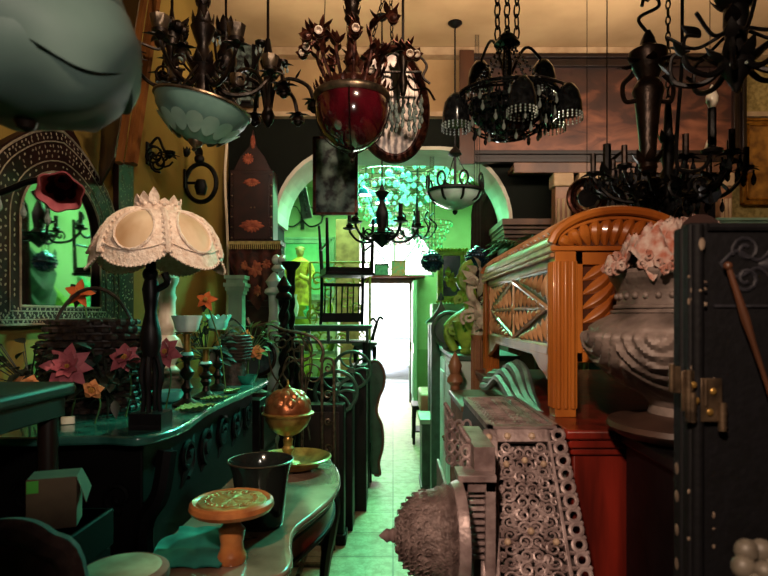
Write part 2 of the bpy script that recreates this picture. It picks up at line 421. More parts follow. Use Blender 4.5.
# fanlight window
w = MB()
w.tube([(FX-FR+.02, 10.08, 2.18)]+[(FX+(FR-.02)*cos(PI-PI*i/16), 10.08, 2.4+(FR-.02)*sin(PI-PI*i/16)) for i in range(17)]+[(FX+FR-.02, 10.08, 2.18)], .025, 4)
w.tube([(FX-FR, 10.08, 2.18), (FX+FR, 10.08, 2.18)], .025, 4)
for a in (45, 90, 135): w.tube([(FX, 10.08, 2.2), (FX+FR*cos(math.radians(a)), 10.08, 2.4+FR*sin(math.radians(a)))], .012, 4)
fw = struct('window_1', w, 'green_paint')
gl = MB().prism([(FX-FR+.02, 2.18)]+[(FX+(FR-.02)*cos(PI-PI*i/16), 2.4+(FR-.02)*sin(PI-PI*i/16)) for i in range(17)]+[(FX+FR-.02, 2.18)], 10.078, 10.082, Mx)
dm('pane', '#ffffff', rough=.02, trans=1, ior=1.02)
gl.build('pane', 'pane', fw)
# street door: frame and a leaf folded back into the room
struct('trim_7', MB().box(DX0-.1, DX0, 9.93, 10.02, 0, DZ).box(DX1, DX1+.1, 9.93, 10.02, 0, DZ).box(DX0-.1, DX1+.1, 9.92, 10.02, DZ, DZ+.09), 'brown_wood')
d = MB().box(DX1+.04, DX1+.09, 9.0, 9.9, .02, DZ)
d.box(DX1+.025, DX1+.04, 9.1, 9.8, .2, .9).box(DX1+.025, DX1+.04, 9.1, 9.8, 1.05, 1.9)
do = struct('door_1', d, 'green_paint'); MB().tube([(DX1+.02, 9.06, .95), (DX1-.02, 9.06, .95), (DX1-.02, 9.06, 1.1), (DX1+.02, 9.06, 1.1)], .008).build('handle', 'brass', do)
# street outside
struct('ground_street', MB().box(-8, 8, 10.2, 22, -.12, -.02), 'street')
fc = MB().box(-9, 9, 21, 21.5, -.1, 9); struct('wall_across_street', fc, 'facade')
sh = MB().box(.05, .35, 20.9, 20.99, 2.0, 4.4)
tag(sh.build('shutter', 'facade_red'), 'reddish shutter strip on the bright facade across the street', 'shutter')
def car(loc, rz):
    t = thing('car', loc, 'pale parked car seen through the open street door', 'car', rz=rz)
    prof = [(-2.05,.35),(-2.1,.62),(-1.95,.82),(-1.15,.92),(-.55,1.38),(.75,1.42),(1.45,1.0),(2.0,.9),(2.1,.6),(2.05,.35)]
    b = MB(); Mx2 = Matrix(((1,0,0,0),(0,0,1,0),(0,1,0,0),(0,0,0,1)))
    b.prism(prof, -.82, .82, Mx2); b.build('body', 'white_car', t, bev=.05)
    g = MB(); g.prism([(-1.02,.95),(-.5,1.32),(.05,1.34),(.05,.95)], -.835, .835, Mx2); g.prism([(.12,.95),(.12,1.34),(.7,1.35),(1.25,1.0)], -.835, .835, Mx2); g.build('side_window', 'car_glass', t)
    MB().add([(-1.17,-.7,.96),(-1.17,.7,.96),(-.62,.62,1.36),(-.62,-.62,1.36),(-1.1,-.7,.92),(-1.1,.7,.92),(-.55,.62,1.32),(-.55,-.62,1.32)], [(0,3,2,1),(4,5,6,7),(0,1,5,4),(1,2,6,5),(2,3,7,6),(3,0,4,7)]).build('windscreen', 'car_glass', t)
    for x in (-1.3, 1.3):
        for y in (-.76, .76):
            wm = MB().lathe([(.14,-.09),(.31,-.09),(.33,-.05),(.33,.05),(.31,.09),(.14,.09)], 24, frame_m((x, y, .33), rx=PI/2)); wo = wm.build('wheel', 'rubber', t)
            MB().lathe([(.01,-.1),(.2,-.095),(.2,.095),(.01,.1)], 16, frame_m((x, y, .33), rx=PI/2)).build('hubcap', 'crystal_solid', wo)
    for y in (-.6, .6): MB().ball((-2.03, y, .7), .1, 10, 6, (.5,1.3,.8)).build('headlight', 'crystal_solid', t)
car((.75, 15.2, -.02), math.radians(68))

# ================================================================ LIGHTS
def area(name, loc, tgt, size, power, col, sy=None, spread=None):
    l = bpy.data.lights.new(name, 'AREA'); l.energy = power; l.color = col[:3]; l.size = size
    if sy: l.shape = 'RECTANGLE'; l.size_y = sy
    if spread: l.spread = math.radians(spread)
    o = bpy.data.objects.new(name, l); COL.objects.link(o); o.location = loc
    o.rotation_euler = (Vector(tgt)-Vector(loc)).to_track_quat('-Z', 'Y').to_euler(); return o
def spot(name, loc, tgt, power, col, ang, rad=.05, blend=.5):
    l = bpy.data.lights.new(name, 'SPOT'); l.energy = power; l.color = col[:3]; l.spot_size = math.radians(ang); l.shadow_soft_size = rad; l.spot_blend = blend
    o = bpy.data.objects.new(name, l); COL.objects.link(o); o.location = loc
    o.rotation_euler = (Vector(tgt)-Vector(loc)).to_track_quat('-Z', 'Y').to_euler(); return o
GREEN = (.36, 1, .40); TEAL = (.10, 1, .66)
area('green_room_light', (-.2, 8.2, 3.45), (-.2, 8.2, 0), 2.6, 220, GREEN, 1.4)  # green area light of the back room; its tube source is made up
area('green_front_light', (.2, 6.1, 3.3), (.1, 3.6, 0), 1.2, 130, (.18, 1, .5), .4, 100)
spot('teal_fill', (.52, 3.85, 2.5), (-.60, 2.3, 1.2), 330, TEAL, 43, .07, .6)  # spot without a fixture, added for the teal light on the left
spot('warm_lamp', (-.35, -.45, 2.45), (.62, 1.6, 1.2), 230, (1, .70, .50), 62, .06)
spot('warm_fill_left', (.25, -.4, 1.98), (-.78, 2.0, 1.80), 62, (1, .84, .72), 50, .07)  # warm spot without a fixture, added to light the scalloped shade
spot('warm_fill_far_left', (.35, .6, 3.15), (-1.25, 2.9, 1.95), 150, (1, .76, .54), 62, .05)  # unseen warm spot, added to brighten the left wall
area('warm_ceiling_fill', (1.2, 3.35, 2.9), (1.1, 4.5, 3.75), 2.6, 46, (1, .78, .60), .2)  # area light turned upward, added to brighten ceiling and upper wall
area('warm_ceiling_fill_left', (-.6, 3.5, 3.0), (-.5, 4.5, 3.75), .9, 10, (1, .78, .60), .2)  # second upward fill, added for the left part of the ceiling
area('daylight_door', (-.15, 10.4, 1.5), (-.1, 6, .6), .9, 75, (1, .97, .9), 1.9)
sun = bpy.data.lights.new('sun', 'SUN'); sun.energy = 16; sun.angle = .02; so = bpy.data.objects.new('sun', sun); COL.objects.link(so)
so.rotation_euler = (math.radians(38), math.radians(18), 0)
wd = bpy.data.worlds.new('world'); scn.world = wd; wd.use_nodes = True
bg = wd.node_tree.nodes['Background']; sky = wd.node_tree.nodes.new('ShaderNodeTexSky'); sky.sky_type = 'NISHITA'; sky.sun_disc = False; sky.sun_elevation = math.radians(50)
wd.node_tree.links.new(sky.outputs[0], bg.inputs['Color']); bg.inputs['Strength'].default_value = 1.3
# made-up battens with glowing tubes, added to explain the green light
for i, (x, y) in enumerate(((-1.0, 8.4), (1.05, 8.4))):
    t = thing('added_green_batten', (x, y, 3.7), ('added green light batten on the back room ceiling, left one', 'added green light batten on the back room ceiling, right one')[i], 'added light')
    MB().box(-.04, .04, -.6, .6, -.06, 0).build('housing', 'cream_paint', t)
    MB().tube([(0, -.56, -.085), (0, .56, -.085)], .016, 8).build('tube', 'tube', t)

# ================================================================ CAMERA
cam = bpy.data.cameras.new('camera'); co = bpy.data.objects.new('camera', cam); COL.objects.link(co); scn.camera = co
co.location = (0, 0, EYE); co.rotation_euler = (PI/2, 0, 0)
cam.sensor_width = 36; cam.lens = 36*F/768; cam.shift_x = -9/768; cam.shift_y = 27/768
cam.dof.use_dof = True; cam.dof.focus_distance = 2.6; cam.dof.aperture_fstop = 5.0; cam.clip_start = .05
vs = scn.view_settings; vs.view_transform = 'Standard'; vs.look = 'None'; vs.gamma = 1; vs.exposure = 0; vs.use_curve_mapping = False
# ================================================================ RIGHT SIDE, NEAR
# ---- red cabinet that carries the chest
t = thing('red_cabinet', (.85, 2.35, 0), 'polished red-brown wooden cabinet carrying the domed carved chest', 'cabinet')
MB().box(.475, 1.5, 1.535, 3.15, .06, 1.14).build('body', 'red_wood', t, w=True, bev=.006)
mb = MB(); mb.box(.45, 1.53, 1.505, 3.2, 1.175, 1.2); mb.box(.46, 1.52, 1.515, 3.19, 1.15, 1.178); mb.box(.468, 1.51, 1.525, 3.17, 1.13, 1.152)
mb.build('top', 'red_wood', t, w=True, bev=.006)
MB().box(.46, 1.51, 1.52, 3.17, 0, .08).build('plinth', 'red_wood', t, w=True, bev=.005)
MB().ball((.462, 1.60, 1.06), .018, 10, 6).tube([(.475, 1.6, 1.06), (.462, 1.6, 1.06)], .008).build('knob', 'crystal_solid', t, w=True)
# wavy carved moulding lying on the far corner
wv = MB()
for k, (dx, dz, r) in enumerate(((0, 0, .017), (.022, .026, .019), (.05, .05, .019), (.078, .066, .015))):
    wv.tube(bez([(.425+dx*.7, 2.75, 1.165+dz), (.43+dx, 2.6, 1.18+dz), (.436+dx, 2.42, 1.235+dz), (.44+dx, 2.27, 1.215+dz), (.44+dx*.8, 2.12, 1.19+dz*.5), (.45+dx*.4, 1.95, 1.18+dz*.2), (.46, 1.8, 1.185)], 6), r, 7)
dm('wet_grey', '#76827f', '#454d4b', rough=.45, scale=10)
wv.build('scroll_moulding', 'wet_grey', t, w=True, label='grey-white shiny wavy moulding')

# ---- dark pedestal, tray, urn, cloth
t = thing('blackened_pedestal', (.95, 1.3, 0), 'square pedestal cabinet under the embossed urn, blackened for the shadow there', 'cabinet')
MB().box(.60, 1.15, 1.16, 1.495, 0, 1.17).build('body', 'black_wood', t, w=True, bev=.004)  # black colour stands for the shadow beside the red cabinet
MB().box(.585, 1.165, 1.145, 1.5, 1.17, 1.20).build('top', 'black_wood', t, w=True, bev=.006)
UX, UY = .725, 1.43
tray = MB().lathe([(.001, 0), (.13, 0), (.17, .012), (.19, .03), (.185, .042), (.15, .04), (.1, .055), (.001, .06)], 36)
o = tray.build('round_stand', 'tray'); o.location = (UX-.01, UY-.03, 1.201)
tag(o, 'low brown round wooden stand underneath the embossed urn', 'stand')
t = thing('embossed_urn', (UX, UY, 1.258), 'grey-brown embossed metal urn with a draped pink cloth in its mouth', 'urn')
prof = [(.09,0),(.085,.02),(.10,.04),(.14,.065),(.18,.095),(.216,.125),(.236,.16),(.242,.19),(.228,.212),(.195,.232),(.168,.25),(.163,.262),(.163,.30),(.168,.315),(.178,.33),(.182,.342),(.176,.352)]
fine = []
for i in range(len(prof)-1):
    for k in range(5): fine.append((prof[i][0]+(prof[i+1][0]-prof[i][0])*k/5, prof[i][1]+(prof[i+1][1]-prof[i][1])*k/5))
fine.append(prof[-1])
def urn_mod(a, tt, r, z):
    if z < .2:   # nested palmette arcs
        ph = (a*7/TAU) % 1-.5; u = ph*.19; v = z-.20; d = math.hypot(u, v*.9)
        k = .5+.5*cos(d*270); r += .011*k*min(1, max(0, (z-.02)/.05))*(1 if d < .13 else .4)
    elif .205 < z < .245:
        ph = (a*22/TAU) % 1-.5; r += .009*max(0, 1-abs(ph)*3.2)*sin(PI*(z-.205)/.04)
    return r, z
mb = MB(); mb.lathe(fine, 260, None, urn_mod)
mb.lathe([(.176,.352),(.168,.35),(.15,.30),(.15,.26),(.001,.22)], 40)
mb.build('vessel', 'pot', t)
for k in range(34):
    a = TAU*k/34; 
    if sin(a) > .35: continue
    MB().ball((.163*cos(a), .163*sin(a), .288), .0085, 8, 6).build('stud', 'pot', t)
MB().tube(ring((0,0,.262), .166, 48, 'xy'), .006, 6, True).tube(ring((0,0,.25), .175, 48, 'xy'), .004, 6, True).build('bead_band', 'pot', t)
# crumpled cloth
def clothf(u, v):
    a = TAU*u; r = .178*v; n = sin(a*9+v*7)*.5+sin(a*17-v*11)*.35+sin(a*5+2)*.5
    z = .115*(1-v**2.2)+.022*n*(v**.8)+.014*sin(v*22+a*4+n*2)+.006*sin(a*31+v*40)
    r2 = r*(1+.05*n)
    return (r2*cos(a), r2*sin(a), z)
mb = MB(); mb.grid(150, 34, clothf)
for k in range(60):
    a = -PI*.05-PI*R.random()*1.0; rr = .15+.05*R.random(); z = .01+.06*R.random()*(1-(rr-.13)/.05)
    mb.tube(spiral((rr*cos(a), rr*sin(a), z), .004, .011, R.random()*6, 1.2, 8, 'xz'), .0045, 5)
o = mb.build('crumpled_cloth', 'cloth_pink'); o.location = (UX-.015, UY, 1.258+.352-.003)
MB().lathe([(.001,0),(.03,.002),(.042,.012),(.04,.02),(.001,.008)], 20, align((-.02,-.125,.075), (-.25,-1,.45)), None).build('hollow_shade', 'curtain', o, label='dark disc standing for the shade in a fold')  # dark disc added for the shade inside the folds
tag(o, 'crumpled pink and white ruffled cloth spilling from the urn mouth', 'cloth')

# ---- domed carved chest on legs
t = thing('domed_chest', (.67, 2.36, 1.2), 'orange-brown carved wooden chest with barrel lid and straight legs', 'chest')
cx0, cx1, cy0, cy1 = .475, .865, 1.70, 3.02
zt, zb = 1.688, 1.375
def chest_post(x0, x1, y0, y1):
    m = MB().box(x0, x1, y0, y1, 1.2, zt)
    for k in range(3):
        xx = x0+(x1-x0)*(k+.5)/3; yy = y0+(y1-y0)*(k+.5)/3
        for (a, b) in (((xx, y0, 1.225), (xx, y0, zt-.03)), ((xx, y1, 1.225), (xx, y1, zt-.03)), ((x0, yy, 1.225), (x0, yy, zt-.03)), ((x1, yy, 1.225), (x1, yy, zt-.03))):
            m.tube([a, b], .008, 6)
    return m
pw = .062
for (x, y) in ((cx0, cy0), (cx1-pw, cy0), (cx0, cy1-pw), (cx1-pw, cy1-pw)):
    chest_post(x, x+pw, y, y+pw).build('leg', 'orange_wood', t, w=True, bev=.002)
ins = .012
# carved side panels (backing + frame + reliefs)
def side_panel(xo, sgn):
    y0, y1 = cy0+pw, cy1-pw
    fr = MB().box(min(xo, xo+sgn*.02), max(xo, xo+sgn*.02), y0, y1, zt-.045, zt).box(min(xo, xo+sgn*.02), max(xo, xo+sgn*.02), y0, y1, zb, zb+.028)
    fr.box(min(xo, xo+sgn*.02), max(xo, xo+sgn*.02), y0, y0+.05, zb, zt).box(min(xo, xo+sgn*.02), max(xo, xo+sgn*.02), y1-.05, y1, zb, zt)
    # shaped apron under the panel
    ap = []
    for i in range(25):
        u = i/24; e = min(u, 1-u)*2; z = zb-.085+.075*min(1, max(0, (e-.10)*3.2))**1.0+ (.012*sin(min(1, e*4)*PI))
        ap.append((y0+(y1-y0)*u, z))
    Ma = Matrix(((0,0,1,0),(1,0,0,0),(0,1,0,0),(0,0,0,1)))
    fr.prism([(y0, zb+.002)]+ap+[(y1, zb+.002)], min(xo, xo+sgn*.018), max(xo, xo+sgn*.018), Ma)
    f = fr.build('side_frame', 'orange_wood', t, w=True, bev=.002)
    a0, a1, b0, b1 = y0+.05, y1-.05, zb+.028, zt-.045
    pn = MB().box(min(xo+sgn*.012, xo+sgn*.03), max(xo+sgn*.012, xo+sgn*.03), a0, a1, b0, b1)
    p = pn.build('side_panel', 'orange_shaded', t, w=True)
    c = MB(); X0 = xo+sgn*.012; up = (-sgn, 0, 0)
    S = lambda u, v: Vector((X0, a0+(a1-a0)*u, b0+(b1-b0)*v))
    def ridge(p, q, w=.010): c.tube([S(*p)-Vector((sgn*.002,0,0)), S(*q)-Vector((sgn*.002,0,0))], w, 5)
    D = [(.5, .03), (.97, .5), (.5, .97), (.03, .5)]
    for i in range(4): ridge(D[i], D[(i+1) % 4], .009); ridge((.5, .5), D[i], .006)
    for pp, q in (((0,0),(1,0)), ((1,0),(1,1)), ((1,1),(0,1)), ((0,1),(0,0))): ridge(pp, q, .006)
    for su in (-1, 1):
        for sv in (-1, 1):
            N = 6
            for k in range(N):      # inner leaves: spring from the horizontal rib, sweep outwards
                u = .06+.34*k/(N-1); top = (1-u/.47)*.44
                c.leaf(S(.5+su*u*.9, .5+sv*.02), S(.5+su*(u*.9+.04), .5+sv*(top+.0)), .015, .014, up, 5, curve=.006*su*sv)
            for k in range(7):      # corner leaves
                u = .12+.36*k/6; lo = max(.02, 1-(u)/.47)
                v0 = .5*(1-u/.49)+.03
                c.leaf(S(.5+su*(u-.01), .5+sv*(v0+.05)), S(.5+su*min(.485, u+.05), .5+sv*.475), .014, .014, up, 5, curve=-.005*su*sv)
    c.ball(S(.5,.5), .022, 12, 6, (.6,1,1))
    c.build('relief', M['orange_lit_carve'], p, w=True)
dm('orange_lit_carve', '#cfa27a', '#a07048', rough=.3, scale=14, coat=.5)  # same wood, lightened for the highlights on the carving
side_panel(cx0+.006, 1); side_panel(cx1-.006, -1)
# end panels with arched gables
def arc_z(x):
    u = (x-(cx0+cx1)/2)/((cx1-cx0)/2+.012); return zt+.012+.112*math.sqrt(max(0, 1-u*u))
def end_panel(yo, sgn):
    xa, xb = cx0+pw, cx1-pw
    fr = MB().box(xa, xb, min(yo, yo+sgn*.02), max(yo, yo+sgn*.02), zt-.04, zt).box(xa, xb, min(yo, yo+sgn*.02), max(yo, yo+sgn*.02), 1.36, 1.39)
    for q in (xa, xb-.022): fr.box(q, q+.022, min(yo, yo+sgn*.02), max(yo, yo+sgn*.02), 1.36, zt)
    fr.box(cx0-.012, cx1+.012, min(yo-sgn*.012, yo+sgn*.03), max(yo-sgn*.012, yo+sgn*.03), zt, zt+.014)
    fr.build('end_frame', 'orange_wood', t, w=True, bev=.002)
    p = MB().box(xa+.01, xb-.01, min(yo+sgn*.014, yo+sgn*.03), max(yo+sgn*.014, yo+sgn*.03), 1.37, zt-.02).build('end_panel', 'orange_shaded', t, w=True)
    c = MB(); Y0 = yo+sgn*.012; up = (0, -sgn, 0)
    for k in range(6):
        z = 1.405+.042*k
        for s2, xm in ((1, xa+.024), (-1, xb-.024)):
            c.leaf((xm, Y0, z-.012), ((xa+xb)/2-s2*.012, Y0, z+.075), .020, .018, up, 5, curve=.012*s2)
    c.tube([((xa+xb)/2, Y0, 1.39), ((xa+xb)/2, Y0, zt-.045)], .007, 6)
    c.build('relief', 'orange_wood', p, w=True)
    # gable
    xs = [cx0-.01+(cx1-cx0+.02)*i/32 for i in range(33)]
    g = MB().prism([(x, arc_z(x)-.02) for x in xs]+[(cx1, zt+.012), (cx0, zt+.012)], min(yo+sgn*.01, yo+sgn*.03), max(yo+sgn*.01, yo+sgn*.03), Mx).build('gable', 'orange_shaded', t, w=True)
    r = MB(); r.tube([(x, yo, arc_z(x)-.004) for x in xs], .014, 8); r.tube([(x, yo+sgn*.004, arc_z(x)-.026) for x in xs[2:-2]], .006, 6)
    mid = (cx0+cx1)/2
    for k in range(11):
        u = -1+2*k/10; xt = mid+u*(cx1-cx0)*.455; zt2 = arc_z(xt)-.03; xb2 = mid+u*(cx1-cx0)*.30-.02
        if zt2-zt < .03: continue
        r.tube(bez([(xb2, Y0, zt+.02), ((xb2+xt)/2-.006, Y0-sgn*.008, (zt+.02+zt2)/2), (xt, Y0-sgn*.004, zt2)], 5), [.006, .009, .012, .014, .016, .018, .018, .018, .017, .014, .009], 8)
    r.build('fluted_shell', 'orange_wood', g, w=True)
end_panel(cy0+.006, 1); end_panel(cy1-.006, -1)
MB().box(cx0+.02, cx1-.02, cy0+.03, cy1-.03, 1.372, 1.392).build('bottom_board', 'orange_shaded', t, w=True)
ld = MB(); xs = [cx0-.008+(cx1-cx0+.016)*i/32 for i in range(33)]
ld.prism([(x, arc_z(x)) for x in xs]+[(x, arc_z(x)-.014) for x in reversed(xs)], cy0+.02, cy1-.02, Mx)
lo = ld.build('lid', 'orange_wood', t, w=True)
lr = MB()
for j in range(22):
    y = cy0+.08+(cy1-cy0-.16)*j/21
    lr.tube([(x, y, arc_z(x)+.002) for x in xs[1:12]], .011, 5)
lr.tube([(cx0-.004, cy0, zt+.008), (cx0-.004, cy1, zt+.008)], .012, 6); lr.tube([(cx0-.008, cy0, zt-.012), (cx0-.008, cy1, zt-.012)], .007, 6)
lr.build('lid_carving', 'orange_lit_carve', lo, w=True)

# ---- folding screen / black lacquered leaves
t = thing('folding_screen', (.9, .93, 0), 'black leathered folding screen with chipped edges and brass hinge', 'screen')
ZT = Z(222, .9)
l1 = MB().box(.462, 1.25, .905, .928, .01, ZT)
l1.build('front_leaf', 'black_leather', t, w=True, bev=.004)
l2 = MB().box(.462, 1.22, .932, .958, .01, ZT-.004).build('rear_leaf', 'black_leather', t, w=True, bev=.004)
e = MB(); e.tube([(.474, .903, .02), (.474, .903, ZT-.004)], .009, 10); e.tube([(.49, .905, ZT-.008), (1.25, .905, ZT-.008)], .007, 8)
e.build('edge_moulding', 'black_leather', t, w=True)
b = MB(); zc = ZT-.065
b.box(.50, 1.24, .9015, .906, ZT-.132, ZT-.128); 
for k in range(9):
    xx = .55+k*.085
    for s2 in (-1, 1):
        b.tube(spiral((xx, .904, zc+s2*.022), .006, .022, k+s2, s2*1.4, 16), .003, 5)
        b.tube(bez([(xx-.04, .904, zc), (xx-.015, .904, zc+s2*.02), (xx+.02, .904, zc+s2*.006), (xx+.045, .904, zc+s2*.03)], 5), .0028, 5)
    b.leaf((xx+.02, .905, zc), (xx+.06, .905, zc), .010, .005, (0,-1,0))
b.build('embossed_band', 'emboss', t, w=True, label='dark grey embossed scrolling band')
ch = MB()
for k in range(20):
    z = R.choice([ZT-.02, ZT-.1, 1.52, 1.45, 1.40, 1.33, 1.27, 1.22, 1.17, 1.12, 1.07])+R.uniform(-.02, .02); x = R.choice([.461, .466, .474, .482, .5]); h = R.uniform(.002, .008)
    ch.ball((x, .8945 if x > .466 and x < .485 else .904, z), .003, 7, 5, (.9, .35, h/.004))
for z in (1.30, 1.255, 1.20, 1.145, 1.02, .9): ch.ball((.4625, .945, z-.05), .005, 7, 5, (.3, 1.6, 2.2))
ch.ball((.476, .8935, ZT-.035), .005, 8, 5, (1, .3, 2)); ch.build('paint_chip', 'chip', t, w=True, kind='stuff')
# hinge
hz = Z(392, .9)
h = MB(); h.box(.447, .474, .898, .9015, hz-.03, hz+.033).box(.474, .507, .8925, .896, hz-.045, hz+.022)
h.box(.434, .447, .90, .903, hz-.002, hz+.04)
h.build('hinge_plate', 'brass_old', t, w=True, bev=.001)
kn = MB()
for (x, y, z0, z1, rr) in ((.434, .903, -.0, .043, .0045), (.456, .894, -.045, .035, .0055), (.460, .891, -.045, .0, .0055), (.505, .889, -.058, -.015, .006), (.481, .892, -.02, .02, .003)):
    kn.tube([(x, y, hz+z0), (x, y, hz+z1)], rr, 10)
    for q in range(4): kn.tube([(x, y, hz+z0+(z1-z0)*(q+.4)/4), (x, y, hz+z0+(z1-z0)*(q+.5)/4)], rr*1.18, 10)
kn.build('hinge_barrel', 'brass_old', t, w=True)
for (x, z) in ((.492, .002), (.487, -.03), (.462, .012), (.466, -.012)):
    MB().ball((x, .891, hz+z), .0055, 10, 6, (1, .5, 1)).build('screw', 'brass', t, w=True)
# walking staff leaning on the screen
t = thing('walking_staff', (.93, .84, 0), 'reddish-brown knotty staff leaning diagonally across the black screen', 'staff')
a = Vector((.514, .890, Z(266, .888))); bb = Vector((1.0, .84, 0))
mb = MB(); pts = [a+(bb-a)*i/40 for i in range(41)]; mb.tube(pts, [.0042+.0018*(i % 5 == 2)+.0008*sin(i) for i in range(41)], 8)
mb.build('shaft', 'brown_wood', t, w=True); MB().ball(a, .007, 10, 6).build('knob', 'brown_wood', t, w=True)
# newel post with pale flower finial, bottom right
nx, ny = X(757, .8), .8; nz = Z(566, .8)
t = thing('newel_post', (nx, ny, 0), 'dark turned post topped by a pale carved flower knob', 'post')
MB().lathe([(.05, 0), (.05, .08), (.025, .12), (.02, .3), (.035, .5), (.02, .7), (.018, nz-.06), (.028, nz-.04), (.028, nz-.03)], 16).build('shaft', 'dark_wood', t)
fl = MB()
for k in range(6):
    a = TAU*k/6; fl.ball((.021*cos(a), .012*sin(a)-.004, nz+.021*sin(a)), .017, 10, 7, (1, .9, 1))
fl.ball((0, -.016, nz), .014, 10, 7); fl.lathe([(.03, nz-.04), (.02, nz-.02), (.02, nz)], 12)
fl.build('flower_knob', 'knob_stone', t, label='pale carved flower knob')

# ---- openwork fretwork cabinet along the aisle
t = thing('fretwork_cabinet', (.34, 1.7, 0), 'grey openwork carved cabinet with pierced sloping front and chain border', 'cabinet')
A = Vector((.236, 1.52, 1.2)); B = Vector((.443, 1.52, 1.2)); Cc = Vector((.471, 1.22, .70)); D = Vector((.178, 1.22, .70))
def FS(u, v, h=0):   # point on the sloping front, v down
    p = (A*(1-u)+B*u)*(1-v)+(D*(1-u)+Cc*u)*v
    return p+FN*h
FN = (B-A).cross(D-A).normalized()
if FN.y > 0: FN = -FN
body = MB(); body.add([(.252,1.545,1.19),(.43,1.545,1.19),(.43,2.06,1.19),(.252,2.06,1.19),(.20,1.255,.70),(.44,1.255,.70),(.44,2.06,.70),(.20,2.06,.70)], [(0,1,2,3),(4,7,6,5),(0,4,5,1),(1,5,6,2),(2,6,7,3),(3,7,4,0)])
body.box(.215, .445, 1.24, 2.07, .0, .69)
body.build('carcass', 'fret_dark', t, w=True)
fr = MB()
def slab(u0, u1, v0, v1, h0, h1, m=fr):
    q = [FS(u, v, h) for h in (h0, h1) for (u, v) in ((u0, v0), (u1, v0), (u1, v1), (u0, v1))]
    m.add(q, [(0,3,2,1),(4,5,6,7),(0,1,5,4),(1,2,6,5),(2,3,7,6),(3,0,4,7)])
slab(0, .18, 0, 1, -.012, .006); slab(.79, .83, 0, 1, -.012, .006); slab(0, .83, -.0, .06, -.012, .006); slab(0, .83, .9, 1, -.012, .006)
fr.build('front_frame', 'fret', t, w=True, bev=.002)
# arabesque, mirrored about the middle
ar = MB(); U0, U1, V0, V1 = .18, .79, .06, .9
def AS(a, b, h=.002): return FS(U0+(U1-U0)*a, V0+(V1-V0)*b, h)
def arsp(cu, cv, r, a0, turns, w=.0042, asp=.30):
    pts = []
    for i in range(19):
        tt = i/18; a = a0+turns*TAU*tt; rr = r*(1-.8*tt)
        u, v = cu+rr*cos(a), cv+rr*sin(a)*asp
        pts.append((min(max(u, 0), 1), min(max(v, 0), 1)))
    for mir in (0, 1): ar.tube([AS(1-u if mir else u, v) for u, v in pts], [w*(1.15-.5*i/18) for i in range(19)], 5)
def arleaf(u, v, du, dv, w=.007):
    for mir in (0, 1):
        a, b = (u, u+du) if not mir else (1-u, 1-u-du); ar.leaf(AS(a, v, .0), AS(b, v+dv, .0), w, .006, FN, 4)
for k in range(16):
    v = .03+k*.0625
    arsp(.17, v, .13, k*1.3, 1.5, .0038, .26); arsp(.40, v+.03, .12, 2+k*1.7, -1.5, .0038, .26); arsp(.28, v+.045, .09, 4+k*2.1, 1.2, .0034, .26); arsp(.05, v+.03, .07, k, 1.2, .0034, .3)
    arleaf(.30, v, -.10, .022, .006); arleaf(.48, v+.012, -.11, -.02, .006); arleaf(.12, v+.014, -.09, .015, .005); arleaf(.33, v+.04, .11, .0, .006); arleaf(.22, v+.05, .09, -.014, .005)
    arleaf(.04, v+.02, .07, .02, .004); arleaf(.44, v+.045, .05, .015, .005)
    for q in (.1, .25, .37, .49): arleaf(q, v+.02+.02*sin(q*20+k), .05, .008, .004)
ar.build('arabesque', 'fret', t, w=True)
for (u, v) in ((.5,.10),(.5,.45),(.5,.8),(.15,.12),(.85,.12),(.12,.5),(.88,.5),(.15,.88),(.85,.88)):
    MB().ball(AS(u, v, .006), .009, 8, 5).build('inlay_rosette', 'fret_inlay', t, w=True, label='pale inlaid rosette')
for (u,v) in ((.07,.2),(.07,.5),(.07,.8),(.3,.035),(.6,.035),(.07,.04),(.07,.35),(.07,.65)): MB().ball(FS(u, v, .006), .010, 8, 4).build('inlay_rosette', 'fret_inlay', t, w=True, label='pale inlaid rosette')
# chain border on the right edge
cb = MB()
for k in range(17):
    v = .03+k*.0575; c = FS(.93, v, .004); r0 = .0145
    ax = (B-A).normalized(); ay = (D-A).normalized()
    cb.tube([c+ax*(r0*cos(TAU*i/14))+ay*(r0*1.0*sin(TAU*i/14)) for i in range(14)], .0058, 6, True)
    c2 = FS(.93, v+.029, 0)
    cb.box(-.006, .006, -.004, .004, -.004, .004, Matrix.Translation(c2)); cb.ball(FS(1.0, v+.029, 0), .006, 6, 5)
    cb.tube([FS(.83, v+.029, 0), FS(1.0, v+.029, 0)], .0045, 5)
cb.build('chain_border', 'fret', t, w=True)
# top with relief
tp = MB().box(.25, .44, 1.515, 2.075, 1.192, 1.203)
tp.box(.25, .262, 1.515, 2.075, 1.2, 1.209).box(.428, .44, 1.515, 2.075, 1.2, 1.209).box(.25, .44, 1.515, 1.545, 1.2, 1.209).box(.25, .44, 2.05, 2.075, 1.2, 1.209).box(.39, .398, 1.54, 2.06, 1.2, 1.209)
tpo = tp.build('top', 'fret', t, w=True)
tr = MB()
for k in range(14):
    y = 1.57+k*.0355
    for s2 in (-1, 1): tr.tube(spiral((.325+s2*.03, y, 1.204), .004, .018, k+s2, 1.3*s2, 14, 'xy'), .0035, 5)
    tr.leaf((.30, y+.017, 1.203), (.35, y+.017, 1.203), .006, .005, (0,0,1)); tr.tube(ring((.414, y, 1.204), .010, 10, 'xy'), .003, 5, True)
    tr.leaf((.27, y, 1.203), (.282, y+.03, 1.203), .006, .005, (0,0,1))
tr.build('arabesque', 'fret', tpo, w=True, kind='stuff')
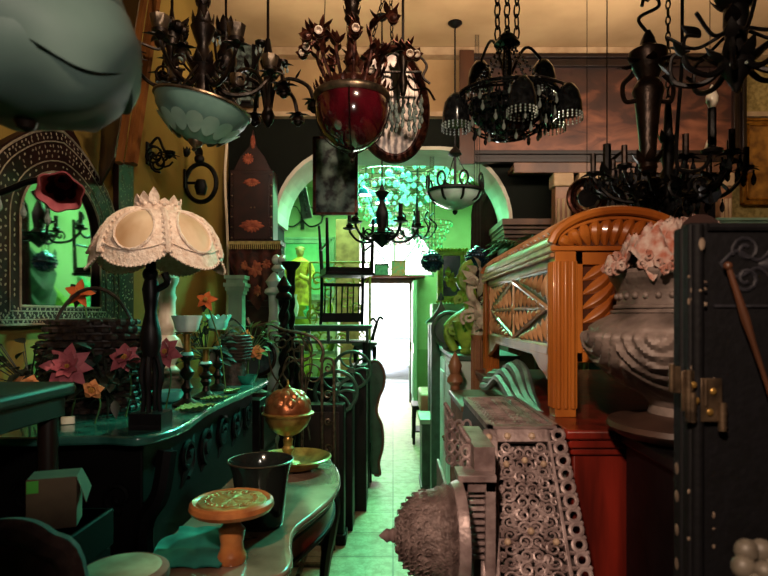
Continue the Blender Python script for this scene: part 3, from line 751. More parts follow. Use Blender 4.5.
# left side: pierced scalloped brackets, slot band, dome
def bracket(y0, y1, z0, z1, x):
    m = MB(); nseg = 9; outline = []
    for i in range(nseg+1):
        u = i/nseg; outline.append((y0+(y1-y0)*u, z1-abs(sin(u*PI*2.5))*.02))
    cy_, cz_ = (y0+y1)/2, (z0+z1)/2
    for i in range(5):
        for j in range(4):
            yy = y0+(y1-y0)*(i+.5)/5; zz = z0+(z1-z0)*(j+.5)/4
            m.tube(ring((x, yy, zz), abs(y1-y0)/10.5, 12, 'yz', (z1-z0)/8.5), .0042, 5, True)
    for i in range(6): m.ball((x, y0+(y1-y0)*i/5, z1+.006), .008, 6, 5)
    m.box(x-.004, x+.004, y0, y1, z0-.006, z0+.004).box(x-.004, x+.004, y0, y0+.006, z0, z1).box(x-.004, x+.004, y1-.006, y1, z0, z1)
    return m
for (y0, y1, z0, z1, x) in ((1.43, 1.60, 1.05, 1.185, .185), (1.82, 2.04, 1.03, 1.18, .185)):
    g = bracket(y0, y1, z0, z1, x); 
    g2 = MB(); g2.T = Matrix.Translation((x+.03, y0, 0)) @ Matrix.Rotation(-PI/2, 4, 'Z') @ Matrix.Translation((-x, -y0, 0))
    g.box(x, .27, y0, y0+.008, z0, z0+.012).box(x, .27, y1-.008, y1, z0, z0+.012)
    # front facing fin
    for j in range(4):
        for i in range(3): g.tube(ring((x-.005+i*.026, y0, z0+.018+j*(z1-z0)/4.2), .012, 10, 'xz', .015), .004, 5, True)
    g.build('pierced_bracket', 'fret', t, w=True)
sb = MB().box(.150, .24, 1.30, 2.02, .78, .885)
for k in range(10): sb.box(.172, .212, 1.34, 1.352, .935+k*.016, .935+k*.016+.008)
sb.box(.152, .172, 1.325, 1.36, .885, 1.12).box(.212, .235, 1.325, 1.36, .885, 1.12).box(.152, .235, 1.325, 1.36, 1.095, 1.12).box(.148, .235, 1.315, 1.40, 1.12, 1.135)
sb.box(.152, .16, 1.36, 2.02, .885, 1.0).box(.19, .24, 1.36, 1.62, .885, 1.19)
sb.build('slotted_band', 'fret', t, w=True, bev=.001)
dmx = align((.118, 1.31, 1.005), (-1, -.05, 0))
dome = MB(); prof = [(.104, -.015), (.112, -.0), (.104, .008), (.106, .016), (.100, .022)]+[(.098*cos(a), .026+.088*sin(a)) for a in [PI/2*i/9 for i in range(9)]]+[(.012, .118)]
def dmod(a, tt, r, z): return r*(1+(.012*cos(a*24) if z > .02 else 0)), z
dome.lathe(prof, 96, dmx, dmod)
for j in range(6):
    for k in range(22):
        a = TAU*(k+.5*(j % 2))/22; e = .25+.19*j; rr = .100*cos(e); zz = .028+.088*sin(e)
        dome.tube([dmx @ Vector((rr*cos(a)+0.0045*cos(q)*-sin(a), rr*sin(a)+.008*cos(q)*cos(a), zz+.008*sin(q)*cos(e))) for q in [TAU*i/8 for i in range(8)]], .0014, 4, True)
do = dome.build('dome', 'fret_dome', t, w=True)
MB().lathe([(.012, .112), (.018, .118), (.012, .125), (.016, .132), (.001, .15)], 12, dmx).build('finial', 'fret', do, w=True)
MB().lathe([(.11, -.04), (.118, -.038), (.118, -.03), (.112, -.015), (.10, -.015)], 48, dmx).build('dome_collar', 'fret', t, w=True)
# ================================================================ LEFT SIDE
# ---- long dark console along the left wall
CT = 1.15
t = thing('console_table', (-1.03, 2.4, 0), 'long dark carved console with shiny top coloured teal for the light on it, along the left wall', 'table')
out = [(-1.36, 1.70), (-1.2, 1.66), (-1.0, 1.66), (-.84, 1.68), (-.74, 1.66), (-.69, 1.72), (-.665, 1.86), (-.675, 2.0), (-.69, 2.2), (-.68, 2.5), (-.665, 2.8), (-.67, 3.1), (-.70, 3.22), (-1.40, 3.22), (-1.40, 1.70)]
o2 = [tuple(q)[:2] for q in bez([(x, y, 0) for x, y in out[:-2]], 3)]+[(-1.40, 3.22), (-1.40, 1.70)]
MB().prism(o2, CT-.028, CT).build('top', 'teal_lit_top', t, w=True, bev=.008)
MB().box(-1.38, -.76, 1.76, 3.14, .08, CT-.028).box(-1.39, -.74, 1.74, 3.16, 0, .09).build('carcass', 'console_black', t, w=True, bev=.006)
c = MB(); 
for k in range(6):
    y = 1.9+k*.22; c.tube(spiral((-.752, y, .98), .015, .075, k, 1.4*(-1)**k, 16, 'yz'), .011, 6); c.leaf((-.757, y-.05, .88), (-.757, y+.09, 1.05), .02, .018, (1,0,0))
c.tube(bez([(-.70, 1.80, 1.08), (-.715, 1.78, .95), (-.76, 1.77, .85), (-.74, 1.77, .6), (-.71, 1.77, .3), (-.70, 1.78, .02)], 6), .03, 8)
for k in range(4): c.tube(spiral((-1.25+k*.14, 1.752, .95), .012, .05, k, 1.3, 14), .008, 5)
c.build('carving', 'console_black', t, w=True)
MB().ball((-1.07, 1.745, .97), .016, 8, 6, (1.6, .6, .7)).build('pull', 'iron_warm', t, w=True)

# ---- serpentine marble washstand
WT = .85
t = thing('serpentine_side_table', (-.42, 2.05, 0), 'dark wooden side table with serpentine brownish marble top by the aisle', 'table')
edge = bez([(-.66, 1.44, 0), (-.45, 1.42, 0), (-.30, 1.44, 0), (-.265, 1.52, 0), (-.29, 1.66, 0), (-.295, 1.78, 0), (-.255, 1.92, 0), (-.215, 2.08, 0), (-.205, 2.25, 0), (-.225, 2.42, 0), (-.265, 2.56, 0), (-.30, 2.66, 0), (-.40, 2.70, 0), (-.64, 2.70, 0)], 5)
o2 = [(p.x, p.y) for p in edge]
MB().prism(o2, WT-.022, WT).build('marble_top', 'marble', t, w=True, bev=.007, label='polished brownish marble top')
def inset(pts, d): return [(x-(d if x > -.5 else 0), y+(d if y < 1.6 else (-d if y > 2.5 else 0))) for x, y in pts]
MB().prism(inset(o2, .012), WT-.04, WT-.022).prism(inset(o2, .03), WT-.13, WT-.04).build('apron', 'red_wood', t, w=True, bev=.004)
MB().prism(inset(o2, .022), WT-.06, WT-.05).prism(inset(o2, .02), WT-.135, WT-.12).build('moulding', 'black_wood', t, w=True, bev=.002)
for (x, y) in ((-.34, 1.50), (-.60, 1.50), (-.30, 2.58), (-.60, 2.62)):
    MB().tube(bez([(x, y, WT-.13), (x+.03, y-.01, .62), (x+.0, y, .4), (x-.015, y, .2), (x+.01, y-.01, .0)], 5), [.04,.042,.045,.045,.04,.036,.032,.03,.028,.026,.024,.022,.021,.02,.02,.021,.022,.024,.028,.03,.03], 8).build('leg', 'dark_wood', t, w=True)
MB().box(-.64, -.30, 1.5, 2.62, .2, .225).build('lower_shelf', 'dark_wood', t, w=True, bev=.004)

# ---- brass saucer and copper-domed goblet
p0 = on(294, 468, WT)
t = thing('brass_saucer', (X(294, 2.45), 2.45, WT+.002), 'wide round brass dish under the lidded copper goblet', 'dish')
MB().lathe([(.001, .004), (.07, .004), (.078, .012), (.09, .016), (.11, .014), (.118, .022), (.14, .034), (.148, .04), (.150, .046), (.158, .05), (.152, .054), (.13, .042), (.112, .03), (.085, .026), (.07, .02), (.001, .016)], 48).build('dish', 'brass', t)
gx = X(288, 2.45)
t = thing('lidded_goblet', (gx, 2.45, WT+.0185), 'tall copper and brass goblet with leaf-embossed domed lid on the brass dish', 'goblet')
MB().lathe([(.05, 0), (.052, .008), (.03, .014), (.02, .022), (.016, .05), (.024, .058), (.026, .07), (.018, .08), (.02, .10), (.022, .105), (.018, .11), (.016, .12)], 28).build('stem', 'brass', t)
MB().lathe([(.014, .118), (.05, .135), (.078, .16), (.094, .19), (.098, .215), (.094, .222), (.001, .222)], 40).build('bowl', 'brass', t)
MB().lathe([(.108, .212), (.11, .219), (.1, .224)], 40).build('rim', 'brass', t)
lid = MB().lathe([(.096, .222), (.097, .235), (.09, .262), (.074, .29), (.05, .31), (.02, .322), (.008, .326)], 72, None, lambda a, tt, r, z: (r*(1+.02*abs(sin(a*5))), z))
for k in range(10):
    a = TAU*k/10
    for e0 in (.25, .7):
        b0 = a+(.3 if e0 > .5 else 0); pts = []
        for q in (e0, e0+.5):
            pts.append(Vector((.099*cos(q)*cos(b0), .099*cos(q)*sin(b0), .228+.096*sin(q))))
        lid.leaf(pts[0], pts[1], .022, .009, (cos(b0), sin(b0), .6), 5)
lo = lid.build('lid', 'copper', t, label='copper dome embossed with leaves')
MB().lathe([(.006, .324), (.012, .33), (.005, .336), (.004, .352), (.001, .36)], 12).build('finial', 'brass', lo)
# ---- smoked glass beaker
t = thing('glass_tumbler', (X(261, 1.80), 1.80, WT+.001), 'large dark smoked glass tumbler standing on the marble side table', 'tumbler')
MB().shell([(.066, .0), (.07, .01), (.078, .1), (.086, .16), (.097, .196), (.100, .2)], 40, .004).build('glass', 'smoke_glass', t)
MB().lathe([(.001, .006), (.064, .006), (.064, .012), (.001, .012)], 32).build('base', 'black_wood', t)
MB().tube(ring((0,0,.2), .099, 40, 'xy'), .0025, 6, True).build('rim', 'iron_warm', t)
# small round pedestal dish
dm('teal_patch', '#1f7f74', '#12564e', rough=.8, scale=10)  # teal colour stands for the patch of teal light on the marble
def pedestal_dish(name, loc, r, h, label, mt, topm, tilt=0):
    t = thing(name, loc, label, 'stand')
    MB().lathe([(r*.34, 0), (r*.36, .012), (r*.33, .022), (r*.29, .03), (r*.27, .05), (r*.3, h*.4), (r*.32, h*.52), (r*.22, h*.6), (r*.2, h*.75), (r*.5, h-.03), (r*.6, h-.026)], 32).build('stem', mt, t)
    MB().lathe([(r*.5, h-.03), (r*.96, h-.026), (r*1.02, h-.016), (r, h-.004), (r*.93, h+.002), (r*.88, h), (r*.84, h-.004), (.001, h-.006)], 56).build('rim', mt, t)
    d = MB()
    d.lathe([(r*.84, h-.004), (r*.80, h+.001), (.001, h+.003)], 48, None, lambda a, tt, rr, z: (rr, z+.0012*sin(a*9)))
    for k in range(24):
        a = TAU*k/24; d.tube(spiral((r*.55*cos(a), r*.55*sin(a), h+.002), .002, r*.11, a, 1.2, 9, 'xy'), .0016, 4)
    for k in range(8):
        a = TAU*k/8; d.leaf((r*.1*cos(a), r*.1*sin(a), h+.001), (r*.36*cos(a), r*.36*sin(a), h+.001), r*.07, .003)
    d.build('inset_plate', topm, t); return t
dm('wood_rim', '#b0713e', '#7c4626', rough=.32, scale=14, coat=.4)
dm('gold_plate', '#b08c4e', '#8a6a3c', rough=.4, metal=.5, scale=24)
dm('pale_plate', '#b4a68c', '#9a7c68', rough=.35, scale=14)
pedestal_dish('pedestal_dish', (X(232, 1.53), 1.53, WT+.001), .107, .162, 'round wooden pedestal dish with gilt embossed centre, in front of the tumbler', 'wood_rim', 'gold_plate')
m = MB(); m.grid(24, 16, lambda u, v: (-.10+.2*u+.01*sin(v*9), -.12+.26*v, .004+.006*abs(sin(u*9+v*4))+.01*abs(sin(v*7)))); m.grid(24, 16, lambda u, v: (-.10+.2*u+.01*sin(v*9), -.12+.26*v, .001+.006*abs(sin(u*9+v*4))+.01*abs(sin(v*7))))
o = m.build('teal_light_patch', 'teal_patch'); o.location = (-.545, 1.60, WT+.001); tag(o, 'crumpled teal sheet standing for teal light on the marble side table behind the pedestal dish', 'cloth')
# small box near the edge (dark round thing seen behind) + teal light patch under the dish
t = thing('bar_stool', (X(122, 1.18), 1.18, 0), 'round wooden stool with pale dished seat in the lower left foreground', 'stool')
hz = .985
MB().lathe([(.07, hz-.05), (.085, hz-.04), (.092, hz-.02), (.09, hz-.006), (.080, hz), (.001, hz-.002)], 48).build('seat', 'cushion', t)
MB().lathe([(.078, hz-.001), (.066, hz+.004), (.052, hz+.003), (.046, hz+.006), (.001, hz+.004)], 40).build('seat_inlay', 'pale_plate', t, label='pale marbled seat centre with ring')
for k in range(4):
    a = PI/4+PI/2*k; MB().tube([(.05*cos(a), .05*sin(a), hz-.045), (.11*cos(a), .11*sin(a), 0)], [.014, .011], 8).build('leg', 'wood_rim', t)
MB().tube(ring((0,0,.4), .092, 24, 'xy'), .008, 6, True).build('foot_ring', 'iron_warm', t)

# ---- armchair back in the lower left corner
t = thing('upholstered_chair', (-.62, .86, 0), 'dusky brown upholstered chair back in the lower left corner', 'chair')
dx0, dx1, yb = -.80, -.535, .98
def chair_back(u, v, side):
    x = dx0+(dx1-dx0)*u; z = .5+(.62)*v; top = .06*sin(PI*u)**.5 if 0 < u < 1 else 0
    return (x, yb+side*(.02+.022*(sin(PI*u)*sin(PI*v))**.5 if 0 < u < 1 and 0 < v < 1 else .012), .5+(.56+top)*v)
mb = MB(); mb.grid(17, 17, lambda u, v: chair_back(u, v, -1)); mb.grid(17, 17, lambda u, v: chair_back(u, v, 1)); mb.build('backrest', 'uphol', t, w=True)
fr = MB(); fr.tube(bez([(dx0, yb, .3), (dx0, yb, 1.0), (dx0+.06, yb-.01, 1.10), ((dx0+dx1)/2, yb-.01, 1.135), (dx1-.05, yb-.01, 1.12), (dx1, yb, 1.0), (dx1, yb, .3)], 7), .024, 8)
fr.build('back_frame', 'uphol', t, w=True)
MB().box(-.83, -.50, .55, .99, .40, .5).build('seat', 'uphol', t, w=True, bev=.03)
for (x, y) in ((-.81, .58), (-.52, .58), (-.81, .97), (-.52, .97)):
    MB().tube([(x, y, .41), (x, y, .0)], [.022, .016], 8).build('leg', 'dark_wood', t, w=True)
dm('brown_dull', '#33221a', '#1e130e', rough=.5, scale=7, spec=.25)
# ---- dark desk at far left with a highlight along its front edge
t = thing('writing_desk', (-1.0, 1.33, 0), 'dark wooden desk at the far left edge with glossy rounded front', 'desk')
MB().box(-1.37, -.86, 1.12, 1.58, 1.285, 1.32).build('top', 'brown_dull', t, w=True, bev=.012)
MB().box(-1.36, -.88, 1.15, 1.56, 1.23, 1.285).build('drawer_frame', 'dark_wood', t, w=True, bev=.004)
for (x, y) in ((-1.33, 1.18), (-.91, 1.18), (-1.33, 1.53), (-.91, 1.53)):
    MB().lathe([(.022, 0), (.018, .05), (.014, .3), (.024, .6), (.016, .7), (.024, 1.1), (.024, 1.24)], 12, None, None, (x, y, 0)).build('leg', 'dark_wood', t, w=True)
# crate + cardboard box
o = MB().box(-.85, -.70, 1.24, 1.44, 0, 1.02).box(-.855, -.695, 1.235, 1.445, .93, 1.02).build('wooden_crate', 'console_black', bev=.004)
tag(o, 'tall narrow dark crate beside the far-left desk, carrying the cardboard box', 'crate')
bx, by = -.775, 1.33
t = thing('cardboard_box', (bx, by, 1.021), 'battered tan cardboard box with a green sticker beside the far-left desk', 'box', rz=.35)
MB().box(-.05, .05, -.04, .04, 0, .115).build('carton', 'card', t, bev=.002)
MB().box(-.048, -.025, -.0415, -.0405, .085, .112).build('sticker', 'label_green', t)
MB().add([(.05,-.04,.115),(.05,.04,.115),(.07,.04,.07),(.07,-.04,.055),(.05,-.04,.112),(.05,.04,.112),(.069,.04,.067),(.069,-.04,.052)], [(0,1,2,3),(4,7,6,5),(0,3,7,4),(1,5,6,2),(3,2,6,7),(0,4,5,1)]).build('flap', 'card', t)
# small white box on the console near the front
o = MB().box(-.02, .02, -.015, .015, 0, .022).build('plastic_plug', 'plastic', bev=.002); q = on(68, 424, CT); o.location = (q.x, q.y, CT+.001); o.rotation_euler = (0, 0, .5)
tag(o, 'small off-white plastic plug lying at the front of the dark console', 'plug')

# ---- scalloped lace-glass lamp
lx, ly = X(151, 1.80), 1.80
t = thing('scalloped_table_lamp', (X(158, 1.80), 1.80, CT), 'table lamp with big scalloped cream lace-glass shade and dark figural stem', 'lamp')
st = MB().lathe([(.065, 0), (.065, .015), (.05, .03), (.045, .045)], 4, rotz(PI/4))
st.box(-.05, .05, -.045, .045, 0, .05)
for (x, y) in ((-.024, 0), (.024, .01), (0, -.018), (.004, .025)):
    st.tube(bez([(x*1.1, y, .04), (x*.9, y*.9, .1), (x*1.15, y, .17), (x*.6, y*.6, .24)], 5), [.0075]*8+[.010]*8, 7)
st.lathe([(.022, .22), (.030, .25), (.032, .28), (.028, .31), (.022, .335), (.017, .36), (.021, .39), (.026, .43), (.019, .46), (.016, .49), (.014, .53)], 14)
st.tube(bez([(.02, 0, .43), (.055, -.01, .45), (.05, -.02, .48)], 5), .011, 6).ball((0, -.004, .475), .024, 10, 8)
st.v = [(x-.022, y, z) for x, y, z in st.v]; st.build('stem', 'black_wood', t)
LZ = Z(258, 1.80)-CT; HH = .145; Rr = .198
def shade_pt(a, v, off=0):
    # v 0 rim .. 1 crown ; 6 lobes
    lob = abs(sin(a*3)); e = v*PI/2
    r = Rr*(cos(e)**.62*.80+.20*(1-v))*(1-.035*(1-lob)*(1-v))+off
    r = max(r, .058)
    z = LZ+HH*sin(e)**.95-(.042*lob**.8)*(1-v)**2.5
    return Vector((r*cos(a), r*sin(a), z))
A0 = PI/6*0-PI/2+PI/6
mb = MB(); NA, NV = 121, 22
mb.grid(NA, NV, lambda u, v: shade_pt(A0+TAU*u, v)); mb.grid(NA, NV, lambda u, v: shade_pt(A0+TAU*u, v, -.004))
sh = mb.build('shade', 'shade_lace', t)
for k in range(6):
    ac = k*PI/3+PI/6; pm = MB()    # lobe centre
    def pf(u, v, ac=ac):
        x = (u-.5)*2; y = (v-.5)*2; rr = math.hypot(x, y) or 1e-6; m = max(abs(x), abs(y))/rr; x *= m; y *= m
        a = ac+x*.33*(1-.18*y); vv = .44+y*.30; return shade_pt(a, vv, .003)
    pm.grid(13, 13, pf); pm.build('glass_panel', 'shade_panel', sh)
    rim = MB(); pts = []
    for i in range(28):
        q = TAU*i/28; x, y = cos(q), sin(q); pts.append(shade_pt(ac+x*.33*(1-.18*y), .44+y*.30, .004+.002*(i % 2)))
    rim.tube(pts, .0042, 5, True)
    ridge = [shade_pt(ac+PI/6, v/12, .004+.002*(v % 2)) for v in range(13)]
    rim.tube(ridge, .008, 6)
    for j in range(12):
        for s2 in (-1, 1): rim.ball(shade_pt(ac+PI/6+s2*.05, .05+j/13, .003), .0055, 6, 4)
    for j in range(18): rim.ball(shade_pt(ac-PI/6+PI/3*j/17, 0.0, .002), .0042, 5, 4)
    rim.tube([shade_pt(ac-PI/6+PI/3*j/17, .14, .003) for j in range(18)], .0022, 4)
    rim.build('lace_border', 'shade_lace', sh)
cr = MB().lathe([(.062, LZ+HH-.012), (.066, LZ+HH), (.062, LZ+HH+.012), (.060, LZ+HH+.025), (.057, LZ+HH+.025), (.057, LZ+HH-.01)], 40)
for k in range(14):
    a = TAU*k/14; h = .020+.012*(k % 2)+(.018 if k in (10, 11) else 0)
    cr.petal((.061*cos(a), .061*sin(a), LZ+HH+.012), (cos(a)*.1, sin(a)*.1, 1), h, .016, (cos(a), sin(a), 0), .15, .003)
    cr.ball((.063*cos(a), .063*sin(a), LZ+HH+.012), .007, 7, 5)
cr.build('crown', 'shade_lace', sh)
MB().tube([(0,0,.52), (0,0,LZ+HH)], .006, 8).lathe([(.02, LZ+.05), (.022, LZ+.1), (.012, LZ+.12)], 12).build('lamp_holder', 'iron', t)
for k in range(3):
    a = TAU*k/3; MB().tube([(0,0,LZ+HH-.02), (.07*cos(a), .07*sin(a), LZ+HH)], .004, 5).build('spider', 'iron', t)

# ---- white turned ceramic pillar behind it
c0 = on(164, 352, CT); yy = 2.55
t = thing('ceramic_lamp_column', (X(167, yy), yy, CT), 'pinkish-white turned ceramic column behind the scalloped lamp', 'lamp base')
prof = [(.07, 0), (.072, .02), (.05, .035), (.06, .05), (.066, .065), (.05, .085), (.032, .10), (.045, .12), (.062, .14), (.066, .16), (.055, .185), (.034, .2), (.042, .215), (.05, .23), (.044, .25), (.036, .27), (.034, .31), (.04, .325), (.034, .34), (.036, .36), (.046, .375), (.05, .39), (.04, .40), (.001, .40)]
MB().lathe([(r, z*1.31) for r, z in prof], 28, None, lambda a, tt, r, z: (r*(1+.02*sin(a*10)), z)).build('column', 'ceramic', t)

# ---- candlesticks with glass cups
def candlestick(px, ybase, cup, cupm, label, z0=CT, top_py=None, cw=.045, fr=False):
    q = on(px, ybase, z0); H = Z(top_py, q.y)-z0
    t = thing('candlestick', (q.x, q.y, z0+.0005), label, 'candlestick', 'candlesticks on the teal console')
    MB().lathe([(.055, 0), (.056, .008), (.035, .018), (.016, .03), (.012, .05), (.024, .07), (.012, .09), (.011, H*.35), (.026, H*.42), (.028, H*.46), (.012, H*.53), (.012, H*.6), (.026, H*.66), (.024, H*.7), (.013, H*.73)], 18).build('base', 'bronze', t)
    MB().lathe([(.013, H*.72), (.013, H*.97), (.02, H*.98), (.045, H*.99), (.046, H), (.001, H)], 18).build('brass_socket', 'brass', t, label='polished brass socket tube')
    MB().lathe([(.022, H*.66), (.026, H*.69), (.02, H*.73)], 16).build('glass_knop', 'turq_glass', t, label='turquoise glass knop')
    if cup:
        def md(a, tt, r, z): return (r*(1+(.16*sin(a*7) if fr else 0)*max(0, (tt-.5)*2)), z+(.010*sin(a*7+1) if fr and tt > .6 else 0))
        MB().shell([(cw*.62, H+.001), (cw*.75, H+.012), (cw*.86, H+.04), (cw, H+.062)], 56, .003, None, md).build('glass_cup', cupm, t)
    return t
candlestick(187, 406, 1, 'white_glass', 'bronze candlestick with straight greyish-white glass cup', top_py=332, cw=.058)
candlestick(218, 390, 1, 'turq_glass', 'bronze candlestick with frilled turquoise glass cup', top_py=330, cw=.055, fr=True)
candlestick(206, 398, 0, None, 'short bronze candlestick without a cup between the two glass-cupped ones', top_py=348)

# ---- glazed leaf dishes along the console edge
def leaf_dish(px, py, s, rz, label):
    q = on(px, py, CT); mb = MB()
    def f(u, v, dz=0):
        x = (u-.5)*2; w = (1-abs(x)**2.2)*.5; y = (v-.5)*2*w; return (x*s, y*s*1.1, .006+.022*s/.09*(y*y*3+x*x*.5)+.003*sin(x*22+abs(y)*12)+dz)
    mb.grid(26, 11, f); mb.grid(26, 11, lambda u, v: f(u, v, -.004))
    mb.tube([(x/10*s, 0, .009+.004*abs(x/10)) for x in range(-10, 11)], .0025, 5)
    o = mb.build('leaf_dish', 'leaf_glaze'); o.location = (q.x, q.y, CT+.002); o.rotation_euler = (0, 0, rz)
    return tag(o, label, 'dish', 'glazed leaf dishes on the console')
leaf_dish(196, 411, .085, .9, 'largest yellow-green leaf dish, nearest along the console edge')
leaf_dish(215, 401, .06, .6, 'middle small green leaf dish on the console edge')
leaf_dish(232, 393, .055, 1.2, 'farthest yellow-green leaf dish on the console edge')
# ---- cut glass bottles
def decanter(px, py, h, label, m='crystal_solid'):
    q = on(px, py, CT); t = thing('glass_decanter', (q.x, q.y, CT+.001), label, 'decanter', 'cut glass decanters on the console')
    b = MB().lathe([(.04, 0), (.05, .01), (.056, .04), (.052, .07), (.03, .09), (.016, .105), (.014, h-.035), (.02, h-.03)], 12, None, lambda a, tt, r, z: (r*(1+.05*cos(a*6)), z))
    b.build('bottle', m, t, ang=15); MB().ball((0, 0, h-.012), .02, 8, 6).build('stopper', m, t, ang=15); return t
decanter(172, 394, .17, 'cut glass decanter with greenish sheen behind the grey-cupped candlestick', 'white_glass')
decanter(157, 392, .13, 'dark little cut glass decanter directly right of the lamp stem', 'smoke_crystal')
decanter(236, 378, .15, 'pinkish cut glass decanter nearest the far end of the console', 'crystal_solid')
o = MB().lathe([(.03, 0), (.04, .01), (.05, .03), (.055, .045), (.05, .045), (.04, .015), (.001, .01)], 24).build('teal_glass_bowl', 'teal_glass'); q = on(246, 384, CT); o.location = (q.x, q.y, CT+.001)
tag(o, 'tiny teal glass bowl at the far end of the console', 'bowl')
o = MB().lathe([(.035, 0), (.05, .01), (.062, .03), (.065, .045), (.06, .045), (.045, .015), (.001, .01)], 24).build('blue_glass_ashtray', 'turq_glass'); q = on(168, 402, CT); o.location = (q.x, q.y, CT+.001)
tag(o, 'pale turquoise shallow glass bowl at the foot of the decanter', 'bowl')
MBk = MB().box(-.10, .10, -.05, .05, 0, .10); MBk.lathe([(.05, 0), (.05, .1)], 12)
o = MB().box(-.09, .09, -.06, .06, 0, .11).build('jewel_casket', 'iron_warm', bev=.02); o.location = (-.96, 2.45, CT+.001); o.rotation_euler = (0, 0, .3)
tag(o, 'low dull metal casket between candlesticks and wall', 'casket')

# ---- woven basket with hoop handle
bx, by = X(94, 2.15), 2.15
t = thing('wicker_basket', (bx, by, CT), 'dark woven basket with tall hoop handle under the mirror', 'basket')
b = MB(); R1 = .185
for j in range(13):
    z = .012+j*.026; rr = R1*(.8+.2*sin(min(1, j/9)*PI/2))*(1 if j < 9 else 1-.10*(j-8)**1.3/3)
    pts = []
    for i in range(88):
        a = TAU*i/88; k = 1 if (i+2*(j % 2)) % 4 < 2 else -1
        r3 = rr+.011*k; pts.append((r3*cos(a), r3*sin(a)*.8, z))
    b.tube(pts, .0105, 5, True)
b.lathe([(.001, .005), (R1*.78, .005), (R1*.9, .14), (R1*.8, .33), (.001, .34)], 24, Matrix.Diagonal((1, .8, 1, 1)))
b.build('woven_body', 'wicker', t)
MB().tube([(cos(a)*R1*.93, 0, .16+.29*sin(a)) for a in [PI*i/20 for i in range(21)]], .007, 7).build('handle', 'wicker', t)

# ---- artificial flowers
def flower(name, p, r, pm, label, npet=6, face=(.3, -1, .35), layers=2, cat='flower', grp='artificial flowers around the basket', stem_to=None, w=.42):
    t = thing(name, p, label, cat, grp); f = Vector(face).normalized(); s1 = f.orthogonal().normalized(); s2 = f.cross(s1)
    for L in range(layers):
        k2 = 1-.33*L
        for k in range(npet):
            a = TAU*(k+.5*L)/npet+R.uniform(-.12, .12); d = s1*cos(a)+s2*sin(a)
            MB().petal(f*(.004*L), d+f*(.12+.35*L), r*k2*R.uniform(.88, 1.08), r*w*k2, f, .25*(-1 if L == 0 else 1), .0015).build('petal', pm, t)
    c = MB()
    for k in range(7): c.ball(f*(.012)+s1*cos(k)*.006*(k > 0)+s2*sin(k)*.006*(k > 0), .0045, 6, 4)
    c.build('centre', 'petal_yellow', t)
    e = Vector(stem_to)-Vector(p) if stem_to else Vector((-.02, .05, CT+.003-p[2]))
    MB().tube(bez([(0,0,0), e*.5+Vector((.01, .02, .01)), e], 5), .003, 5).build('stem', 'leaf', t)
    lf = MB(); 
    for k in range(3): a = k*2.1+.5; lf.petal(-f*.006, s1*cos(a)+s2*sin(a)-f*.1, r*1.05, r*.3, f, -.2)
    lf.build('leaf', 'leaf_dark', t); return t
flower('poinsettia', P(68, 367, 1.86), .080, 'petal_pink', 'largest dusty-pink poinsettia bloom in front of the basket', 8, layers=3, w=.30)
flower('poinsettia', P(125, 358, 1.92), .055, 'petal_pink', 'smaller pink poinsettia just left of the dark lamp stem', 6, (.1,-1,.5), w=.38)
flower('poinsettia', P(166, 352, 2.1), .06, 'petal_pink', 'pink poinsettia right of the dark lamp stem', 6, (-.2,-1,.3), w=.4)
flower('silk_rose', P(93, 389, 1.80), .035, 'petal_peach', 'drooping peach rose below the pink poinsettia', 5, (.1,-1,-.2), 2, w=.5)
flower('silk_rose', P(30, 385, 1.78), .034, 'petal_peach', 'pale peach rose at the far left above the desk', 5, (.3,-1,.2), 2, w=.5)
flower('silk_rose', P(16, 383, 1.82), .032, 'petal_peach', 'peach rose partly cut off nearest the left picture edge', 4, (-.3,-1,.3), 1, w=.4)
flower('orange_lily', P(79, 293, 2.18), .055, 'petal_orange', 'bright orange lily in front of the mirror', 5, (.2,-1,.2), 1, w=.3, stem_to=(X(84, 2.15), 2.15, CT+.24))
flower('orange_lily', P(206, 300, 2.5), .05, 'petal_orange', 'orange lily above the frilled turquoise cup', 5, (.1,-1,.3), 1, w=.3, stem_to=(X(222, 2.5), 2.56, CT+.01))
for (px, py, lb) in ((243, 350, 'leftmost yellow-orange climbing rose over the far console end'), (257, 352, 'rightmost peach climbing rose over the far console end'), (246, 338, 'topmost yellow climbing rose over the far console end')):
    flower('climbing_rose', P(px, py, 3.0), .042, 'petal_yellow' if px < 250 else 'petal_peach', lb, 5, (.1,-1,.1), 2, w=.5)
# dark foliage
def foliage(name, p, n, r, m, label, ls=.05, z0=CT):
    mb = MB()
    for k in range(n):
        d = Vector((R.uniform(-1, 1), R.uniform(-1, .6), R.uniform(-.7, 1))); q = d*r
        mb.petal(q, (d.x+R.uniform(-.5,.5), d.y, d.z*.5+R.uniform(-.5,.3)), ls*R.uniform(.7, 1.2), ls*.3, (0, -.4, 1), -.2)
        mb.tube([(0,0,-.5*r), q], .0018, 4)
    mb.tube([(0,0,-.5*r), (0,0,z0-p[2]+.003)], .004, 5)
    o = mb.build(name, m); o.location = p; return tag(o, label, 'foliage')
foliage('trailing_foliage', P(30, 372, 1.9), 34, .10, 'leaf_dark', 'dark leafy spray behind the far-left peach roses')
foliage('trailing_foliage', P(108, 378, 1.95), 40, .11, 'leaf_dark', 'dark leafy spray left of the lamp foot')
foliage('trailing_foliage', P(205, 345, 2.75), 46, .12, 'leaf_dark', 'dark leafy spray behind the candlesticks')
foliage('trailing_foliage', P(248, 345, 3.05), 36, .12, 'leaf', 'olive leafy spray carrying the climbing roses')
